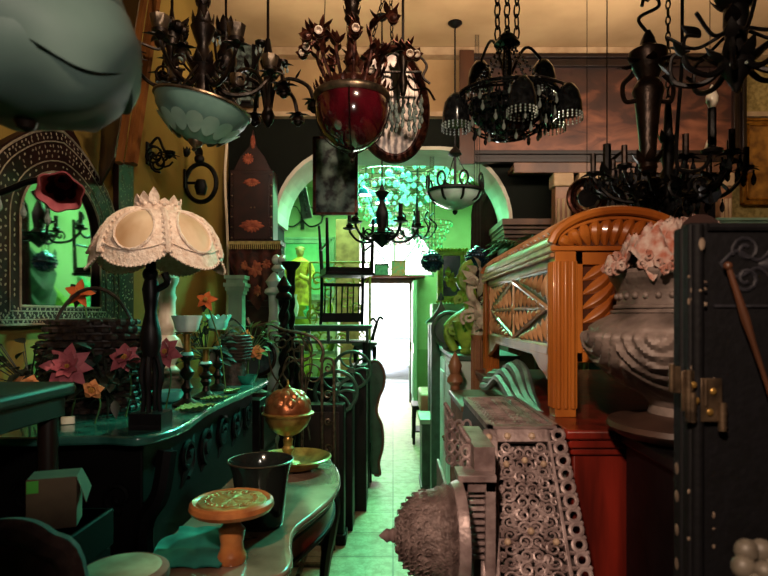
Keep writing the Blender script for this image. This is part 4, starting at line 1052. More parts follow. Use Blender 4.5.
# small round basket at far end
t = thing('small_wicker_basket', (X(234, 2.95), 2.95, CT+.12), 'small dark round basket with thin hoop behind the turquoise cup', 'basket')
b = MB()
for j in range(8): b.tube([( (.085*(1-.25*abs(j/7-.5)))*cos(TAU*i/40)*(1+.05*(-1)**(i+j)), .085*sin(TAU*i/40)*.9, .01+j*.016) for i in range(40)], .008, 5, True)
b.lathe([(.06, -.12), (.06, 0), (.07, .12), (.001, .12)], 16)
b.build('woven_body', 'wicker', t)
MB().tube([(cos(a)*.12-.05, 0, .08+.14*sin(a)) for a in [PI*i/16 for i in range(17)]], .004, 6).build('handle', 'iron', t)

# ---- inlaid arched mirror on the left wall
t = thing('inlaid_mirror', (-1.40, 2.33, CT), 'arched mirror in wide dark frame inlaid with mother-of-pearl', 'mirror')
My = Matrix(((0,0,1,0),(1,0,0,0),(0,1,0,0),(0,0,0,1)))   # local (x=Y, y=Z, z=X)
ya, yb2, za, zb2 = 1.94, 2.74, Z(325, 2.3)+.0, 2.10
za = 1.47
def arch_y(y0, y1, z0, zs, n=22, h=None, ogee=0):
    r = (y1-y0)/2; h = h or r; mid = (y0+y1)/2
    return [(y0, z0), (y0, zs)]+[(mid-r*cos(PI*i/n), zs+h*sin(PI*i/n)+ogee*max(0, 1-abs(i/n-.5)*5)) for i in range(1, n)]+[(y1, zs), (y1, z0)]
outer = arch_y(1.90, 2.90, 1.46, 1.84, h=.38, ogee=.05); inner = arch_y(2.13, 2.70, 1.535, 1.86, h=.22, ogee=.0)
n = len(outer); m = MB()
vs_ = []; X0, X1 = -1.405, -1.365
for ring_ in (outer, inner):
    for xx in (X0, X1): vs_ += [(xx, y, z) for y, z in ring_]
fs_ = []
for i in range(n):
    j = (i+1) % n
    fs_ += [(n+i, n+j, 3*n+j, 3*n+i), (i, 2*n+i, 2*n+j, j), (i, j, n+j, n+i), (2*n+i, 3*n+i, 3*n+j, 2*n+j)]
m.add(vs_, fs_); m.build('frame', 'inlay_wood', t, w=True, bev=.004)
MB().prism(inner, -1.40, -1.385, My).build('mirror_glass', 'mirror', t, w=True)
inl = MB()
def lerp_ring(k): return [(a[0]*(1-k)+b[0]*k, a[1]*(1-k)+b[1]*k) for a, b in zip(outer, inner)]
for k, rr in ((.06, .005), (.30, .003), (.72, .003), (.97, .006)):
    q = lerp_ring(k); inl.tube([(X1, y, z) for y, z in q], rr, 5, True)
for k in (.14, .22, .40, .51, .62, .83):
    q = lerp_ring(k)+[lerp_ring(k)[0]]
    for i in range(len(q)-1):
        L = math.hypot(q[i+1][0]-q[i][0], q[i+1][1]-q[i][1]); c = max(1, int(L/.028))
        for s_ in range(c):
            f = (s_+R.uniform(.2, .8))/c; y = q[i][0]+(q[i+1][0]-q[i][0])*f; z = q[i][1]+(q[i+1][1]-q[i][1])*f
            a = R.random()*6; inl.leaf((X1+.0005, y-.007*cos(a), z-.007*sin(a)), (X1+.0005, y+.008*cos(a), z+.008*sin(a)), .0045, .002, (1,0,0), 3)
inl.build('pearl_inlay', 'pearl', t, w=True, kind='stuff')
cr = MB(); cr.prism([(2.4-.2, 2.19), (2.4-.14, 2.26), (2.4, 2.36), (2.4+.14, 2.26), (2.4+.2, 2.19)], X0, X1-.01, My).build('crest', 'inlay_wood', t, w=True)
# carved panel behind the mirror's right shoulder
t = thing('inlaid_plaque', (-1.41, 3.01, 1.16), 'narrow dark pearl-speckled panel beside the arched mirror', 'plaque')
MB().box(-1.415, -1.385, 2.93, 3.10, 1.16, 2.30).build('board', 'inlay_wood', t, w=True, bev=.003)
ip = MB()
for k in range(180):
    y, z = R.uniform(2.95, 3.08), R.uniform(1.2, 2.28); a = R.random()*6; ip.leaf((-1.384, y-.007*cos(a), z-.007*sin(a)), (-1.384, y+.007*cos(a), z+.007*sin(a)), .004, .002, (1,0,0), 3)
ip.build('pearl_inlay', 'pearl', t, w=True, kind='stuff')
# tall gilt frame seen nearly edge-on, hanging above
t = thing('tilted_picture', (-1.3, 2.55, 2.1), 'tall orange-gilt frame tilting out from the left wall beside the big glass lampshade', 'frame')
a = P(119, 163, 2.3); b = P(150, -40, 2.62)
g = MB()
for k, (dx, dy, r) in enumerate(((0, 0, .016), (.028, .01, .012), (.048, .02, .018))): g.tube([a+Vector((dx, dy, 0)), b+Vector((dx, dy, 0))], r, 6)
g.build('moulding', 'gilt_red', t, w=True)
MB().add([a+Vector((-.02, 0, .02)), b+Vector((-.02, 0, 0)), Vector((W1+.02, 2.9, 3.45)), Vector((W1+.02, 2.75, a.z)), a+Vector((-.02, .02, .02)), b+Vector((-.02, .02, 0)), Vector((W1+.02, 2.92, 3.45)), Vector((W1+.02, 2.77, a.z))], [(0,1,2,3),(4,7,6,5),(0,4,5,1),(1,5,6,2),(2,6,7,3),(3,7,4,0)]).build('panel', 'brown_wood', t, w=True)
# ================================================================ HANGING LAMPS
def S_arm(r, dz, lift, a, z0=0, r0=.02, n=6):
    """S-curved arm: leaves the stem, dips, rises to its cup"""
    pts = [(r0, z0), (r*.35, z0-dz), (r*.72, z0-dz*.8), (r*.96, z0+lift*.3), (r, z0+lift)]
    return bez([(x*cos(a), x*sin(a), z) for x, z in pts], n)
def chain(m, p, q, link=.018, r=.0028):
    p = Vector(p); q = Vector(q); d = q-p; n = max(1, int(d.length/(link*1.45))); dn = d.normalized(); s1 = dn.orthogonal().normalized(); s2 = dn.cross(s1)
    for i in range(n):
        c = p+d*((i+.5)/n); s = s1 if i % 2 else s2
        m.tube([c+dn*(link*.95*cos(TAU*k/8))+s*(link*.4*sin(TAU*k/8)) for k in range(8)], r, 4, True)
DROP_MESH = {}
def drop_part(p, t, mm, s=1, name='crystal_drop', kind='drop'):
    """a small faceted crystal, mesh shared by all of its kind"""
    key = (mm, kind)
    if key not in DROP_MESH:
        b = MB()
        if kind == 'drop': b.lathe([(.0005, 0), (.003, -.003), (.002, -.008), (.0075, -.024), (.006, -.032), (.0005, -.038)], 6)
        elif kind == 'bead': b.ball((0,0,0), .006, 6, 4)
        elif kind == 'globe': b.ball((0,0,-.04), .04, 16, 12).lathe([(.008, -.002), (.008, .012), (.001, .014)], 8)
        else: b.lathe([(.0005, 0), (.006, -.006), (.006, -.07), (.0005, -.08)], 6)
        o = b.build(name, mm, t, ang=20 if kind != 'globe' else 60); DROP_MESH[key] = o.data; o.location = p; o.scale = (s, s, s); return o
    o = bpy.data.objects.new(name, DROP_MESH[key]); COL.objects.link(o); o.parent = t; o.location = p; o.scale = (s, s, s); return o
def hang(t, z0, m='iron', chn=True, dx=0):
    zc = CZ-t.location.z
    b = MB()
    if chn: chain(b, (0, 0, z0), (dx, 0, zc-.03), .022, .0032)
    else: b.tube([(0,0,z0), (dx, 0, zc-.03)], .006, 6)
    b.build('chain' if chn else 'rod', m, t)
    MB().lathe([(.05, zc-.002), (.05, zc-.012), (.03, zc-.03), (.008, zc-.045)], 16, None, None, (dx, 0, 0)).build('ceiling_rose', m, t)
def leafring(m, r, z, n, L, w, tilt=.6, s=1):
    for k in range(n):
        a = TAU*k/n; m.petal((r*cos(a), r*sin(a), z), (cos(a), sin(a), tilt), L, w, (0,0,1), .5, .002, 4)
def arm_cup(m, p, r=.022, h=.02, leaves=True):
    p = Vector(p)
    m.lathe([(.004, -.01), (r*.5, 0), (r, h*.5), (r*1.05, h), (r*.9, h), (.004, h*.3)], 10, None, None, p)
    if leaves: 
        for k in range(5): a = TAU*k/5; m.petal(p, (cos(a), sin(a), .3), r*1.9, r*.5, (0,0,1), -.3, .002, 3)

# ---- 1 big frosted petal-layer glass shade, top left
t = thing('layered_glass_pendant', (X(26, .85), .85, Z(40, .85)), 'huge blurred pendant shade of overlapping glass petals tinted for teal light, top left corner', 'pendant lamp')
for j, pr in enumerate(([(.002, -.118), (.06, -.114), (.105, -.10), (.138, -.072), (.15, -.04), (.145, .0)], [(.146, -.062), (.158, -.038), (.160, -.005), (.146, .035), (.11, .08)], [(.128, -.012), (.142, .012), (.144, .045), (.124, .10), (.085, .14), (.04, .165)])):
    def pm(a, tt, r, z, j=j): return r*(1+.022*cos(a*5+j*1.1)*min(1, r/.1)), z+.012*sin(a*5+j*1.1)*(1-tt)*(r > .1)
    MB().shell(pr, 80, .004, None, pm).build('glass_layer', 'frost', t)
MB().lathe([(.001, -.135), (.012, -.13), (.016, -.12), (.001, -.115)], 16).build('finial', 'bronze', t)
MB().lathe([(.03, .12), (.06, .14), (.05, .17), (.02, .2), (.01, .24)], 24).build('cap', 'bronze', t)
hang(t, .24, 'bronze', False)

# ---- 2 chandelier with alabaster bowl
Y0 = 1.9
t = thing('alabaster_bowl_chandelier', (X(203, Y0), Y0, Z(107, Y0)), 'bronze chandelier with pale teal scallop-painted glass bowl', 'chandelier')
bo = MB().shell([(.002, -.118), (.02, -.116), (.07, -.098), (.115, -.065), (.142, -.03), (.152, 0)], 48, .004)
tilt = frame_m((0,0,0), ry=.20, rx=-.02); bo.v = [tuple(tilt @ Vector(q)) for q in bo.v]
b1 = bo.build('glass_bowl', 'alabaster', t)
sc = MB()
for k in range(14):
    a = TAU*k/14
    def f(u, v, a=a):
        x = (u-.5)*2; y = (v-.5)*2; rr = math.hypot(x, y) or 1e-6; m = max(abs(x), abs(y))/rr; x *= m; y *= m
        e = .55+.13*y; r = .152*cos(PI/2*(1-e))*.99; z = -.118*(1-e**2.2)
        r = .1+.028*y; z = -.078+.026*y*1.0
        aa = a+x*.24; base = tilt @ Vector(((r+.006)*cos(aa), (r+.006)*sin(aa), z-.003)); return base
    sc.grid(7, 7, f)
sc.build('scallop_motif', 'alabaster_light', b1, label='paler row of scallops')
MB().tube([tilt @ Vector(q) for q in ring((0,0,.002), .153, 48, 'xy')], .005, 6, True).build('rim', 'brass_old', t)
fi = MB().lathe([(.001, -.15), (.008, -.145), (.006, -.138), (.022, -.125), (.024, -.115), (.01, -.11)], 14); fi.v = [tuple(tilt @ Vector(q)) for q in fi.v]; fi.build('finial', 'brass_old', t)
st = MB().lathe([(.02, 0), (.035, .03), (.02, .07), (.03, .1), (.045, .13), (.028, .17), (.018, .2), (.03, .23), (.04, .26), (.02, .3), (.01, .36)], 16)
leafring(st, .02, .24, 8, .06, .016, 1.2); leafring(st, .03, .12, 8, .05, .014, .6); leafring(st, .018, .33, 6, .04, .012, 1.6)
for k in range(3): a = TAU*k/3+.4; st.tube([(.02*cos(a), .02*sin(a), .14), tilt @ Vector((.15*cos(a), .15*sin(a), 0))], .004, 5)
st.build('stem', 'bronze', t)
for k in range(6):
    a = TAU*k/6+.25; b = MB().tube(S_arm(.215, .05, .03, a, .1, .02), [.008]*12+[.006]*13, 6)
    p = Vector((.215*cos(a), .215*sin(a), .13)); arm_cup(b, p, .024, .02)
    b.tube(spiral((.12*cos(a), .12*sin(a), .10), .006, .03, k, 1.2, 12), .004, 5); b.ball(p+Vector((0,0,.03)), .018, 8, 6)
    ao = b.build('arm', 'bronze', t)
    MB().lathe([(.012, .012), (.024, .03), (.03, .06), (.022, .06), (.01, .02)], 8, None, None, p).build('candle_cup', 'brass_old', ao)
hang(t, .36, 'bronze', False)
# ---- 3 second dark brass chandelier with glass drops behind it
Y0 = 2.7
t = thing('crystal_arm_chandelier', (X(226, Y0), Y0, Z(78, Y0)), 'dark brass chandelier with glass drops behind the alabaster bowl one', 'chandelier')
st = MB().lathe([(.01, -.12), (.03, -.1), (.05, -.07), (.03, -.03), (.02, .02), (.045, .06), (.05, .09), (.03, .13), (.02, .2), (.035, .24), (.01, .28)], 16)
leafring(st, .03, .2, 8, .07, .02, 1.3); leafring(st, .03, .0, 8, .06, .016, .5); st.build('stem', 'bronze', t)
for k in range(8):
    a = TAU*k/8+.1; b = MB().tube(S_arm(.26, .06, .05, a, .02, .03), .006, 6); p = Vector((.26*cos(a), .26*sin(a), .07)); arm_cup(b, p, .026, .02, k % 2 == 0); b.build('arm', 'bronze', t)
    for q in range(4): e = TAU*q/4; drop_part(p+Vector((.022*cos(e), .022*sin(e), 0)), t, 'crystal_solid', 1)
    drop_part((.15*cos(a), .15*sin(a), -.04), t, 'crystal_solid', 1.2)
    drop_part((.06*cos(a), .06*sin(a), -.07), t, 'crystal_solid', 1.4)
hang(t, .28, 'bronze', False)
# bronze figure-topped stem lamp left of it (thin stem at the top left)
Y0 = 2.3
t = thing('flower_cluster_pendant', (X(172, Y0), Y0, Z(40, Y0)), 'dark bronze pendant with a clustered flower head, beside the gilt frame', 'pendant lamp')
st = MB().lathe([(.006, .12), (.012, .08), (.03, .04), (.035, 0), (.02, -.05), (.03, -.09), (.01, -.13)], 12)
for k in range(9): a = TAU*k/9; z = R.uniform(-.03, .06); st.ball((.045*cos(a), .045*sin(a), z), .022, 8, 6); leafring(st, .03, z, 3, .05, .016, .4)
st.build('flower_head', 'bronze', t)
for k in range(4):
    a = TAU*k/4+.6; b = MB().tube(S_arm(.15, .03, -.07, a, -.02, .02), .006, 6); p = (.15*cos(a), .15*sin(a), -.09); arm_cup(b, p, .03, -.03); ao = b.build('arm', 'bronze', t)
    MB().ball((p[0], p[1], -.12), .018, 8, 6).build('bulb', 'crystal_solid', ao)
hang(t, .12, 'bronze', False)

# ---- 4 red glass bowl lamp with crown of arms
Y0 = 2.2
t = thing('red_glass_bowl_lamp', (X(352, Y0), Y0, Z(98, Y0)), 'hanging lamp with deep red glass bowl and crown of bronze flower arms', 'chandelier')
MB().lathe([(.004, -.200), (.02, -.198), (.065, -.180), (.105, -.145), (.13, -.095), (.137, -.05), (.136, -.01), (.128, .005), (.001, .005)], 48).build('glass_bowl', 'red_glass', t)
MB().lathe([(.138, -.012), (.144, -.004), (.146, .004), (.142, .014), (.13, .022)], 56).build('rim', 'brass_old', t)
m = MB().lathe([(.132, .018), (.12, .04), (.10, .055), (.07, .07), (.04, .085), (.02, .12), (.03, .15), (.02, .18), (.012, .3)], 36)
for k in range(26): a = TAU*k/26; m.petal((.134*cos(a), .134*sin(a), .012), (cos(a)*.2, sin(a)*.2, 1), .035, .012, (cos(a), sin(a), 0), .2, .002, 4)
m.build('crown', 'bronze_red', t)
for k in range(12):
    a = TAU*k/12+.13; ex = R.uniform(.13, .26); ez = R.uniform(.11, .21)
    pts = bez([(.09*cos(a), .09*sin(a), .05), (.13*cos(a), .13*sin(a), .14), (.12*cos(a), .12*sin(a), ez+.02), ((ex-.03)*cos(a), (ex-.03)*sin(a), ez+.03), (ex*cos(a), ex*sin(a), ez)], 6)
    b = MB().tube(pts, .0065, 6); p = Vector(pts[-1])
    for q in range(6): e = TAU*q/6; b.petal(p, (cos(e), -.5, sin(e)), .035, .012, (0,-1,0), .3, .002, 3)
    b.ball(p, .02, 8, 6)
    mid = Vector(pts[12]); b.petal(mid, (cos(a), sin(a), .5), .05, .014, (0,0,1), .3); b.petal(mid, (-sin(a), cos(a), .5), .045, .014, (0,0,1), .3); [b.petal(Vector(pts[q]), (R.uniform(-1,1), -.6, R.uniform(-.2,1)), .045, .013, (0,-.3,1), .3, .002, 4) for q in (6, 9, 15, 18, 21)]
    ao = b.build('arm', 'bronze_red', t)
    if k % 3 != 1: MB().lathe([(.006, 0), (.012, 0), (.014, .012), (.010, .014), (.006, .004)], 12, align(p+Vector((0,-.016,0)), (.15,-1,-.25))).build('lamp_socket', 'ceramic', ao)
for k in range(4):
    a = TAU*k/4; MB().tube(bez([(.137*cos(a), .137*sin(a), .0), (.141*cos(a), .141*sin(a), -.05), (.10*cos(a), .10*sin(a), -.158), (0, 0, -.222)], 6), .0025, 5).build('strap', 'bronze', t)
MB().lathe([(.001, -.25), (.008, -.24), (.005, -.23), (.014, -.222), (.016, -.212), (.001, -.205)], 12).build('finial', 'bronze', t)
w = MB(); leafring(w, .012, .36, 6, .07, .02, .4); leafring(w, .012, .30, 6, .05, .016, .9); w.lathe([(.02, .28), (.03, .3), (.02, .33), (.03, .36), (.012, .4)], 12); w.build('leaf_rosette', 'bronze', t)
hang(t, .4, 'bronze', False)
# large arching bracket arms of a sconce group left of the red lamp
Y0 = 2.5
t = thing('arching_arm_chandelier', (X(268, Y0), Y0, Z(95, Y0)), 'dark chandelier with wide arching arms left of the red bowl lamp', 'chandelier')
for k in range(6):
    a = TAU*k/6; b = MB(); pts = bez([(.01*cos(a), .01*sin(a), -.06), (.03*cos(a), .03*sin(a), .03), (.09*cos(a), .09*sin(a), .07), (.17*cos(a), .17*sin(a), .04), (.20*cos(a), .20*sin(a), -.03)], 6)
    b.tube(pts, .009, 6); arm_cup(b, pts[-1], .03, -.03); b.petal(pts[14], (cos(a), sin(a), 1), .05, .014); b.ball(pts[-1]-Vector((0,0,.03)), .02, 8, 6); b.build('arm', 'bronze', t)
MB().lathe([(.004, -.14), (.02, -.12), (.03, -.09), (.018, -.06), (.02, .1), (.035, .14), (.02, .18), (.01, .24)], 14).build('stem', 'bronze', t)
hang(t, .24, 'bronze', False)

# ---- oval carved mirror hung with crystal strings
Y0 = 2.62
t = thing('oval_mirror', (X(390, Y0), Y0, Z(104, Y0)), 'tilted oval mirror in carved brown frame behind the red bowl lamp', 'mirror')
m = MB(); T = frame_m((0,0,0), ry=-.16, rx=.1); m.T = T
rx, rz_ = .146, .235
m.tube(ring((0,0,0), rx+.012, 56, 'xz', rz_+.012), .020, 8, True); m.tube(ring((0,-.004,0), rx-.006, 56, 'xz', rz_-.006), .008, 6, True)
for k in range(44):
    a = TAU*k/44; p = Vector(((rx+.014)*cos(a), -.016, (rz_+.014)*sin(a))); m.leaf(p-Vector((-sin(a), 0, cos(a)))*.014, p+Vector((-sin(a), 0, cos(a)))*.014+Vector((cos(a), 0, sin(a)))*.008, .008, .008, (0,-1,0), 4)
m.build('frame', 'bronze_red', t)
g = MB(); g.T = T; g.prism([(rx*cos(TAU*i/48), rz_*sin(TAU*i/48)) for i in range(48)], -.006, .012, Matrix(((1,0,0,0),(0,0,1,0),(0,1,0,0),(0,0,0,1)))); g.build('mirror_glass', 'mirror_ceiling_tint', t)
g = MB(); chain(g, T @ Vector((-.05, 0, .25)), (0, 0, .6), .02, .003); chain(g, T @ Vector((.05, 0, .25)), (0, 0, .6), .02, .003); g.build('hanging_chain', 'iron', t)
hang(t, .6, 'iron')
Y1 = Y0-.16
t = thing('crystal_string_sconce', (X(403, Y1), Y1, Z(72, Y1)), 'hanging cascade of clear crystal strings in front of the oval mirror', 'chandelier')
for k in range(7):
    x = -.075+.025*k; b = MB().tube([(x, 0, 0), (x, 0, -.10-.03*(k % 3))], .0014, 4); b.build('string', 'iron', t)
    for q in range(6): drop_part((x+R.uniform(-.006, .006), R.uniform(-.02, .01), -.10-.02*q-.01*(k % 3)), t, 'crystal_solid', 1.15)
b = MB()
for s2 in (-1, 1):
    b.tube(bez([(0,0,.06), (s2*.05, 0, .08), (s2*.10, 0, .03), (s2*.085, 0, -.02), (s2*.115, 0, -.05)], 6), .006, 6); b.tube(bez([(0,0,0), (s2*.04, -.02, -.08), (s2*.10, -.01, -.075), (s2*.135, 0, -.12)], 6), .005, 6)
b.tube([(-.08,0,0), (.08,0,0)], .006, 6); leafring(b, .01, .07, 7, .06, .02, .8); b.lathe([(.01, -.1), (.02, -.05), (.012, 0), (.025, .05), (.01, .1)], 12)
b.build('frame', 'bronze', t); hang(t, .1, 'bronze', False)

# ---- narrow hanging picture below the red lamp
Y0 = 3.0
x0, x1, z0, z1 = X(313, Y0), X(358, Y0), Z(215, Y0), Z(137, Y0)
t = thing('hanging_picture', ((x0+x1)/2, Y0, (z0+z1)/2), 'tall narrow dark painting hanging in the arch below the red bowl lamp', 'picture')
hw, hh = (x1-x0)/2, (z1-z0)/2
MB().box(-hw, -hw+.016, -.012, .012, -hh, hh).box(hw-.016, hw, -.012, .012, -hh, hh).box(-hw, hw, -.012, .012, -hh, -hh+.012).box(-hw, hw, -.012, .012, hh-.012, hh).build('frame', 'bronze_red', t)
MB().box(-hw+.01, hw-.01, -.004, .008, -hh+.01, hh-.01).build('canvas', 'picture_dark', t)
zz = CZ-t.location.z; MB().tube([(-.08, 0, hh), (-.03, 0, zz)], .0025, 5).tube([(.08, 0, hh), (.03, 0, zz)], .0025, 5).build('cord', 'string', t)

# ---- crystal basket chandelier with fringed shades
Y0 = 2.2
t = thing('crystal_basket_chandelier', (X(507, Y0), Y0, Z(100, Y0)), 'dark smoky crystal basket chandelier with beaded fringed shades', 'chandelier')
m = MB()
for j in range(7):
    e = j/7*PI/2; m.tube(ring((0,0,-.15*sin(e)), .185*cos(e), 40, 'xy'), .0035, 5, True)
m.tube(ring((0,0,.01), .188, 40, 'xy'), .007, 6, True)
for k in range(16): a = TAU*k/16; m.tube([(.185*cos(e)*cos(a), .185*cos(e)*sin(a), -.15*sin(e)) for e in [PI/2*i/8 for i in range(9)]], .003, 4)
m.lathe([(.15, -.02), (.13, -.07), (.07, -.12), (.001, -.14)], 24)
m.build('basket_frame', 'smoke_crystal', t)
n_ = 0
for j in range(5):
    e = (j+.3)/6*PI/2; c = int(34*cos(e))
    for k in range(c):
        a = TAU*(k+.5*(j % 2))/c
        if sin(a) > .3: continue
        drop_part((.19*cos(e)*cos(a), .19*cos(e)*sin(a), -.15*sin(e)), t, 'smoke_crystal' if (k+j) % 3 else 'crystal_solid', 1.0)
m = MB()
for k in range(14):
    a = TAU*k/14
    for q in range(15):
        f = q/14; r = .17*(1-f)**.8+.012; m.ball((r*cos(a), r*sin(a), .01+.20*f**1.5), .0055, 5, 4)
m.lathe([(.03, -.13), (.012, 0), (.02, .12), (.014, .2), (.05, .21), (.04, .23), (.01, .26)], 14); m.build('bead_tent', 'smoke_crystal', t)
for k, (px, py, yy) in enumerate(((456, 108, 2.15), (543, 74, 2.25), (568, 98, 2.15), (480, 74, 2.4), (522, 92, 2.02), (552, 110, 2.3))):
    c = P(px, py, yy)-Vector(t.location); b = MB().tube(bez([(0,0,.06), (c.x*.5, c.y*.5, c.z+.09), (c.x, c.y, c.z+.05)], 6), .006, 6).build('arm', 'bronze', t)
    s = MB().shell([(.052, -.06), (.05, -.02), (.042, .02), (.022, .05)], 20, .003, None, None, c); so_ = s.build('fringed_shade', 'smoke_crystal', b)
    f = MB()
    for q in range(20):
        e = TAU*q/20
        for w_ in range(3): f.ball((c.x+.052*cos(e), c.y+.052*sin(e), c.z-.062-.010*w_), .0042, 5, 4)
        f.ball((c.x+.03*cos(e), c.y+.03*sin(e), c.z+.03), .005, 5, 4)
    f.build('bead_fringe', 'crystal_solid', so_, kind='stuff')
for dx in (-.045, 0, .045): 
    m = MB(); chain(m, (dx*.8, 0, .23), (dx, 0, CZ-t.location.z-.03), .03, .004); m.build('chain', 'bronze', t)
MB().lathe([(.08, 0), (.08, -.012), (.03, -.03)], 16, None, None, (0,0,CZ-t.location.z)).build('ceiling_rose', 'bronze', t)

# ---- dark bronze urn lamp
Y0 = 1.9
t = thing('hanging_urn_lamp', (X(648, Y0), Y0, Z(110, Y0)), 'slender dark bronze urn-shaped hanging lamp with side handle before the large painting', 'pendant lamp')
MB().lathe([(.02, -.20), (.03, -.19), (.024, -.16), (.03, -.08), (.040, .02), (.05, .06), (.044, .08), (.03, .1), (.045, .13), (.062, .175), (.06, .19), (.028, .21), (.02, .235), (.008, .26)], 20).build('body', 'bronze', t)
for s2 in (-1, 1): MB().tube(bez([(s2*.04, 0, .03), (s2*.075, 0, .03), (s2*.082, 0, .08), (s2*.05, 0, .115)], 6), .008, 6).build('handle', 'bronze', t)
m = MB(); leafring(m, .04, .15, 7, .05, .018, -.4); leafring(m, .02, -.18, 7, .05, .016, .6); m.build('leaf_mount', 'bronze', t, kind='stuff')
MB().tube(bez([(.0, 0, .25), (-.03, 0, .30), (.035, 0, .34), (.02, 0, .375), (-.01, 0, .37), (-.02, 0, .34)], 6), .006, 6).build('hook', 'iron', t)
hang(t, .36, 'iron')
# ---- chandelier top right
Y0 = 1.55
t = thing('dark_bird_arm_chandelier', (X(736, Y0), Y0, Z(55, Y0)), 'dark iron chandelier with curling bird-like arms at the top right corner', 'chandelier')
MB().lathe([(.004, -.1), (.02, -.07), (.045, -.03), (.04, 0), (.025, .03), (.032, .08), (.03, .14), (.02, .16), (.016, .2)], 16).build('stem', 'iron', t)
for k in range(8):
    a = TAU*k/8+.2; pts = bez([(.02*cos(a), .02*sin(a), -.02), (.08*cos(a), .08*sin(a), -.06), (.15*cos(a), .15*sin(a), -.04), (.155*cos(a), .155*sin(a), .03), (.11*cos(a), .11*sin(a), .04)], 6)
    b = MB().tube(pts, [.008]*14+[.005]*11, 6); b.petal(pts[-1], (cos(a), sin(a), .1), .06, .02); b.petal(pts[14], (cos(a), sin(a), .7), .05, .016)
    b.tube(bez([(.03*cos(a+.3), .03*sin(a+.3), .06), (.1*cos(a+.3), .1*sin(a+.3), .03), (.17*cos(a+.3), .17*sin(a+.3), .07)], 6), .005, 6); b.build('arm', 'iron', t)
m = MB(); leafring(m, .02, .12, 8, .06, .018, .4); leafring(m, .03, -.02, 8, .06, .02, .2); m.build('leaf_mount', 'iron', t, kind='stuff')
for k in range(8): a = TAU*k/8; drop_part((.045*cos(a), .045*sin(a), -.04), t, 'crystal_solid', .8, kind='bead')
hang(t, .2, 'iron', False)
# ---- candle chandelier with one white bulb
Y0 = 2.35
t = thing('candle_arm_chandelier', (X(668, Y0), Y0, Z(178, Y0)), 'dark candle-arm chandelier with one white flame bulb above the black screen', 'chandelier')
MB().lathe([(.004, -.18), (.02, -.16), (.04, -.12), (.025, -.08), (.045, -.04), (.04, 0), (.02, .04), (.03, .1), (.02, .16), (.012, .3)], 18).build('stem', 'iron', t)
for k in range(12):
    a = TAU*k/12+.35; r = .22+.07*(k % 2); b = MB().tube(S_arm(r, .07, .04, a, -.02, .02), .008, 6); p = Vector((r*cos(a), r*sin(a), .02)); arm_cup(b, p, .028, .015)
    b.tube(spiral((r*.55*cos(a), r*.55*sin(a), -.06), .006, .05, k*1.3, 1.4, 14), .007, 5); leafs = [b.petal((r*f_*cos(a), r*f_*sin(a), -.07), (R.uniform(-1,1), R.uniform(-1,1), R.uniform(-.5,1)), .07, .022) for f_ in (.4, .6, .8)]; ao = b.build('arm', 'iron', t)
    MB().tube([p, p+Vector((0,0,.09))], .012, 8).build('candle_tube', 'bronze', ao)
    if k in (0,): 
        MB().lathe([(.008, .088), (.016, .11), (.017, .125), (.010, .15), (.002, .168)], 14, None, None, p).build('flame_bulb', 'bulb_off', ao, label='white flame-shaped bulb')
    for q in range(5): drop_part(p+Vector((.03*cos(q*1.3), .03*sin(q*1.3), -.005)), t, 'smoke_crystal', 1.5)
    for q in range(3): drop_part((r*(.3+.2*q)*cos(a), r*(.3+.2*q)*sin(a), -.09), t, 'smoke_crystal', 1.5)
m = MB(); leafring(m, .03, -.05, 9, .07, .022, .2); leafring(m, .02, .14, 7, .05, .016, 1); m.build('leaf_mount', 'iron', t, kind='stuff')
hang(t, .3, 'iron')
# candle lamp in front, white bulb at (712,102)
Y0 = 1.95
t = thing('candelabrum_pendant', (X(712, Y0), Y0, Z(150, Y0)), 'single dark candle pendant with pearl bulb, right of the candle-arm chandelier', 'pendant lamp')
MB().tube([(0,0,0), (0,0,.14)], .014, 8).lathe([(.03, -.01), (.035, 0), (.014, .01)], 12).tube(bez([(0,0,-.01), (-.03, 0, -.06), (-.09, 0, -.07), (-.12, 0, -.02), (-.10, 0, .3)], 6), .007, 6).build('arm', 'iron', t)
MB().lathe([(.009, .14), (.018, .16), (.02, .178), (.012, .2), (.002, .22)], 14).build('flame_bulb', 'bulb_off', t)
b = MB().tube([(-.10, 0, .3), (-.10, 0, CZ-t.location.z)], .006, 6).build('rod', 'iron', t)
# blue-grey glass disc hanging
t = thing('hanging_glass_disc', (X(710, 2.2), 2.2, Z(192, 2.2)), 'small blue-grey mirror disc hanging below the pearl bulb', 'ornament')
MB().lathe([(.001, -.004), (.04, -.004), (.046, 0), (.04, .004), (.001, .004)], 8, frame_m((0,0,0), rx=PI/2, ry=.2)).build('disc', 'mirror_dull', t)
MB().tube([(0,0,.045), (0,0,CZ-t.location.z)], .0015, 4).build('string', 'string', t)
# dark leafy lamp with rose-red shade in front of the mirror
Y0 = 1.7
t = thing('rose_tulip_lamp', (X(62, Y0), Y0, Z(186, Y0)), 'hanging dark arm lamp with rose-red tulip shade in front of the inlaid mirror', 'pendant lamp')
dmx = align((.0, 0, 0), (.3, -.75, -.55))
MB().shell([(.014, -.05), (.03, -.03), (.042, 0), (.052, .03), (.062, .045)], 40, .004, dmx, lambda a, tt, r, z: (r*(1+.09*sin(a*6)*tt), z)).build('tulip_shade', M['petal_pink'], t, label='rose-red tulip glass shade')
MB().shell([(.010, -.055), (.026, -.035), (.038, -.004), (.044, .01)], 24, .003, dmx).build('shade_cap', 'bronze_red', t)
b = MB().tube(bez([dmx @ Vector((0,0,-.05)), Vector((-.10, .02, .02)), Vector((-.22, .0, -.02)), Vector((-.26, 0, .12)), Vector((-.24, 0, CZ-t.location.z))], 8), .010, 7)
for q in range(12): b.petal((-.26+R.uniform(-.02,.03), R.uniform(-.03,.0), -.10+.03*q), (R.uniform(-1,1), -.4, R.uniform(-.5,.8)), .07, .024)
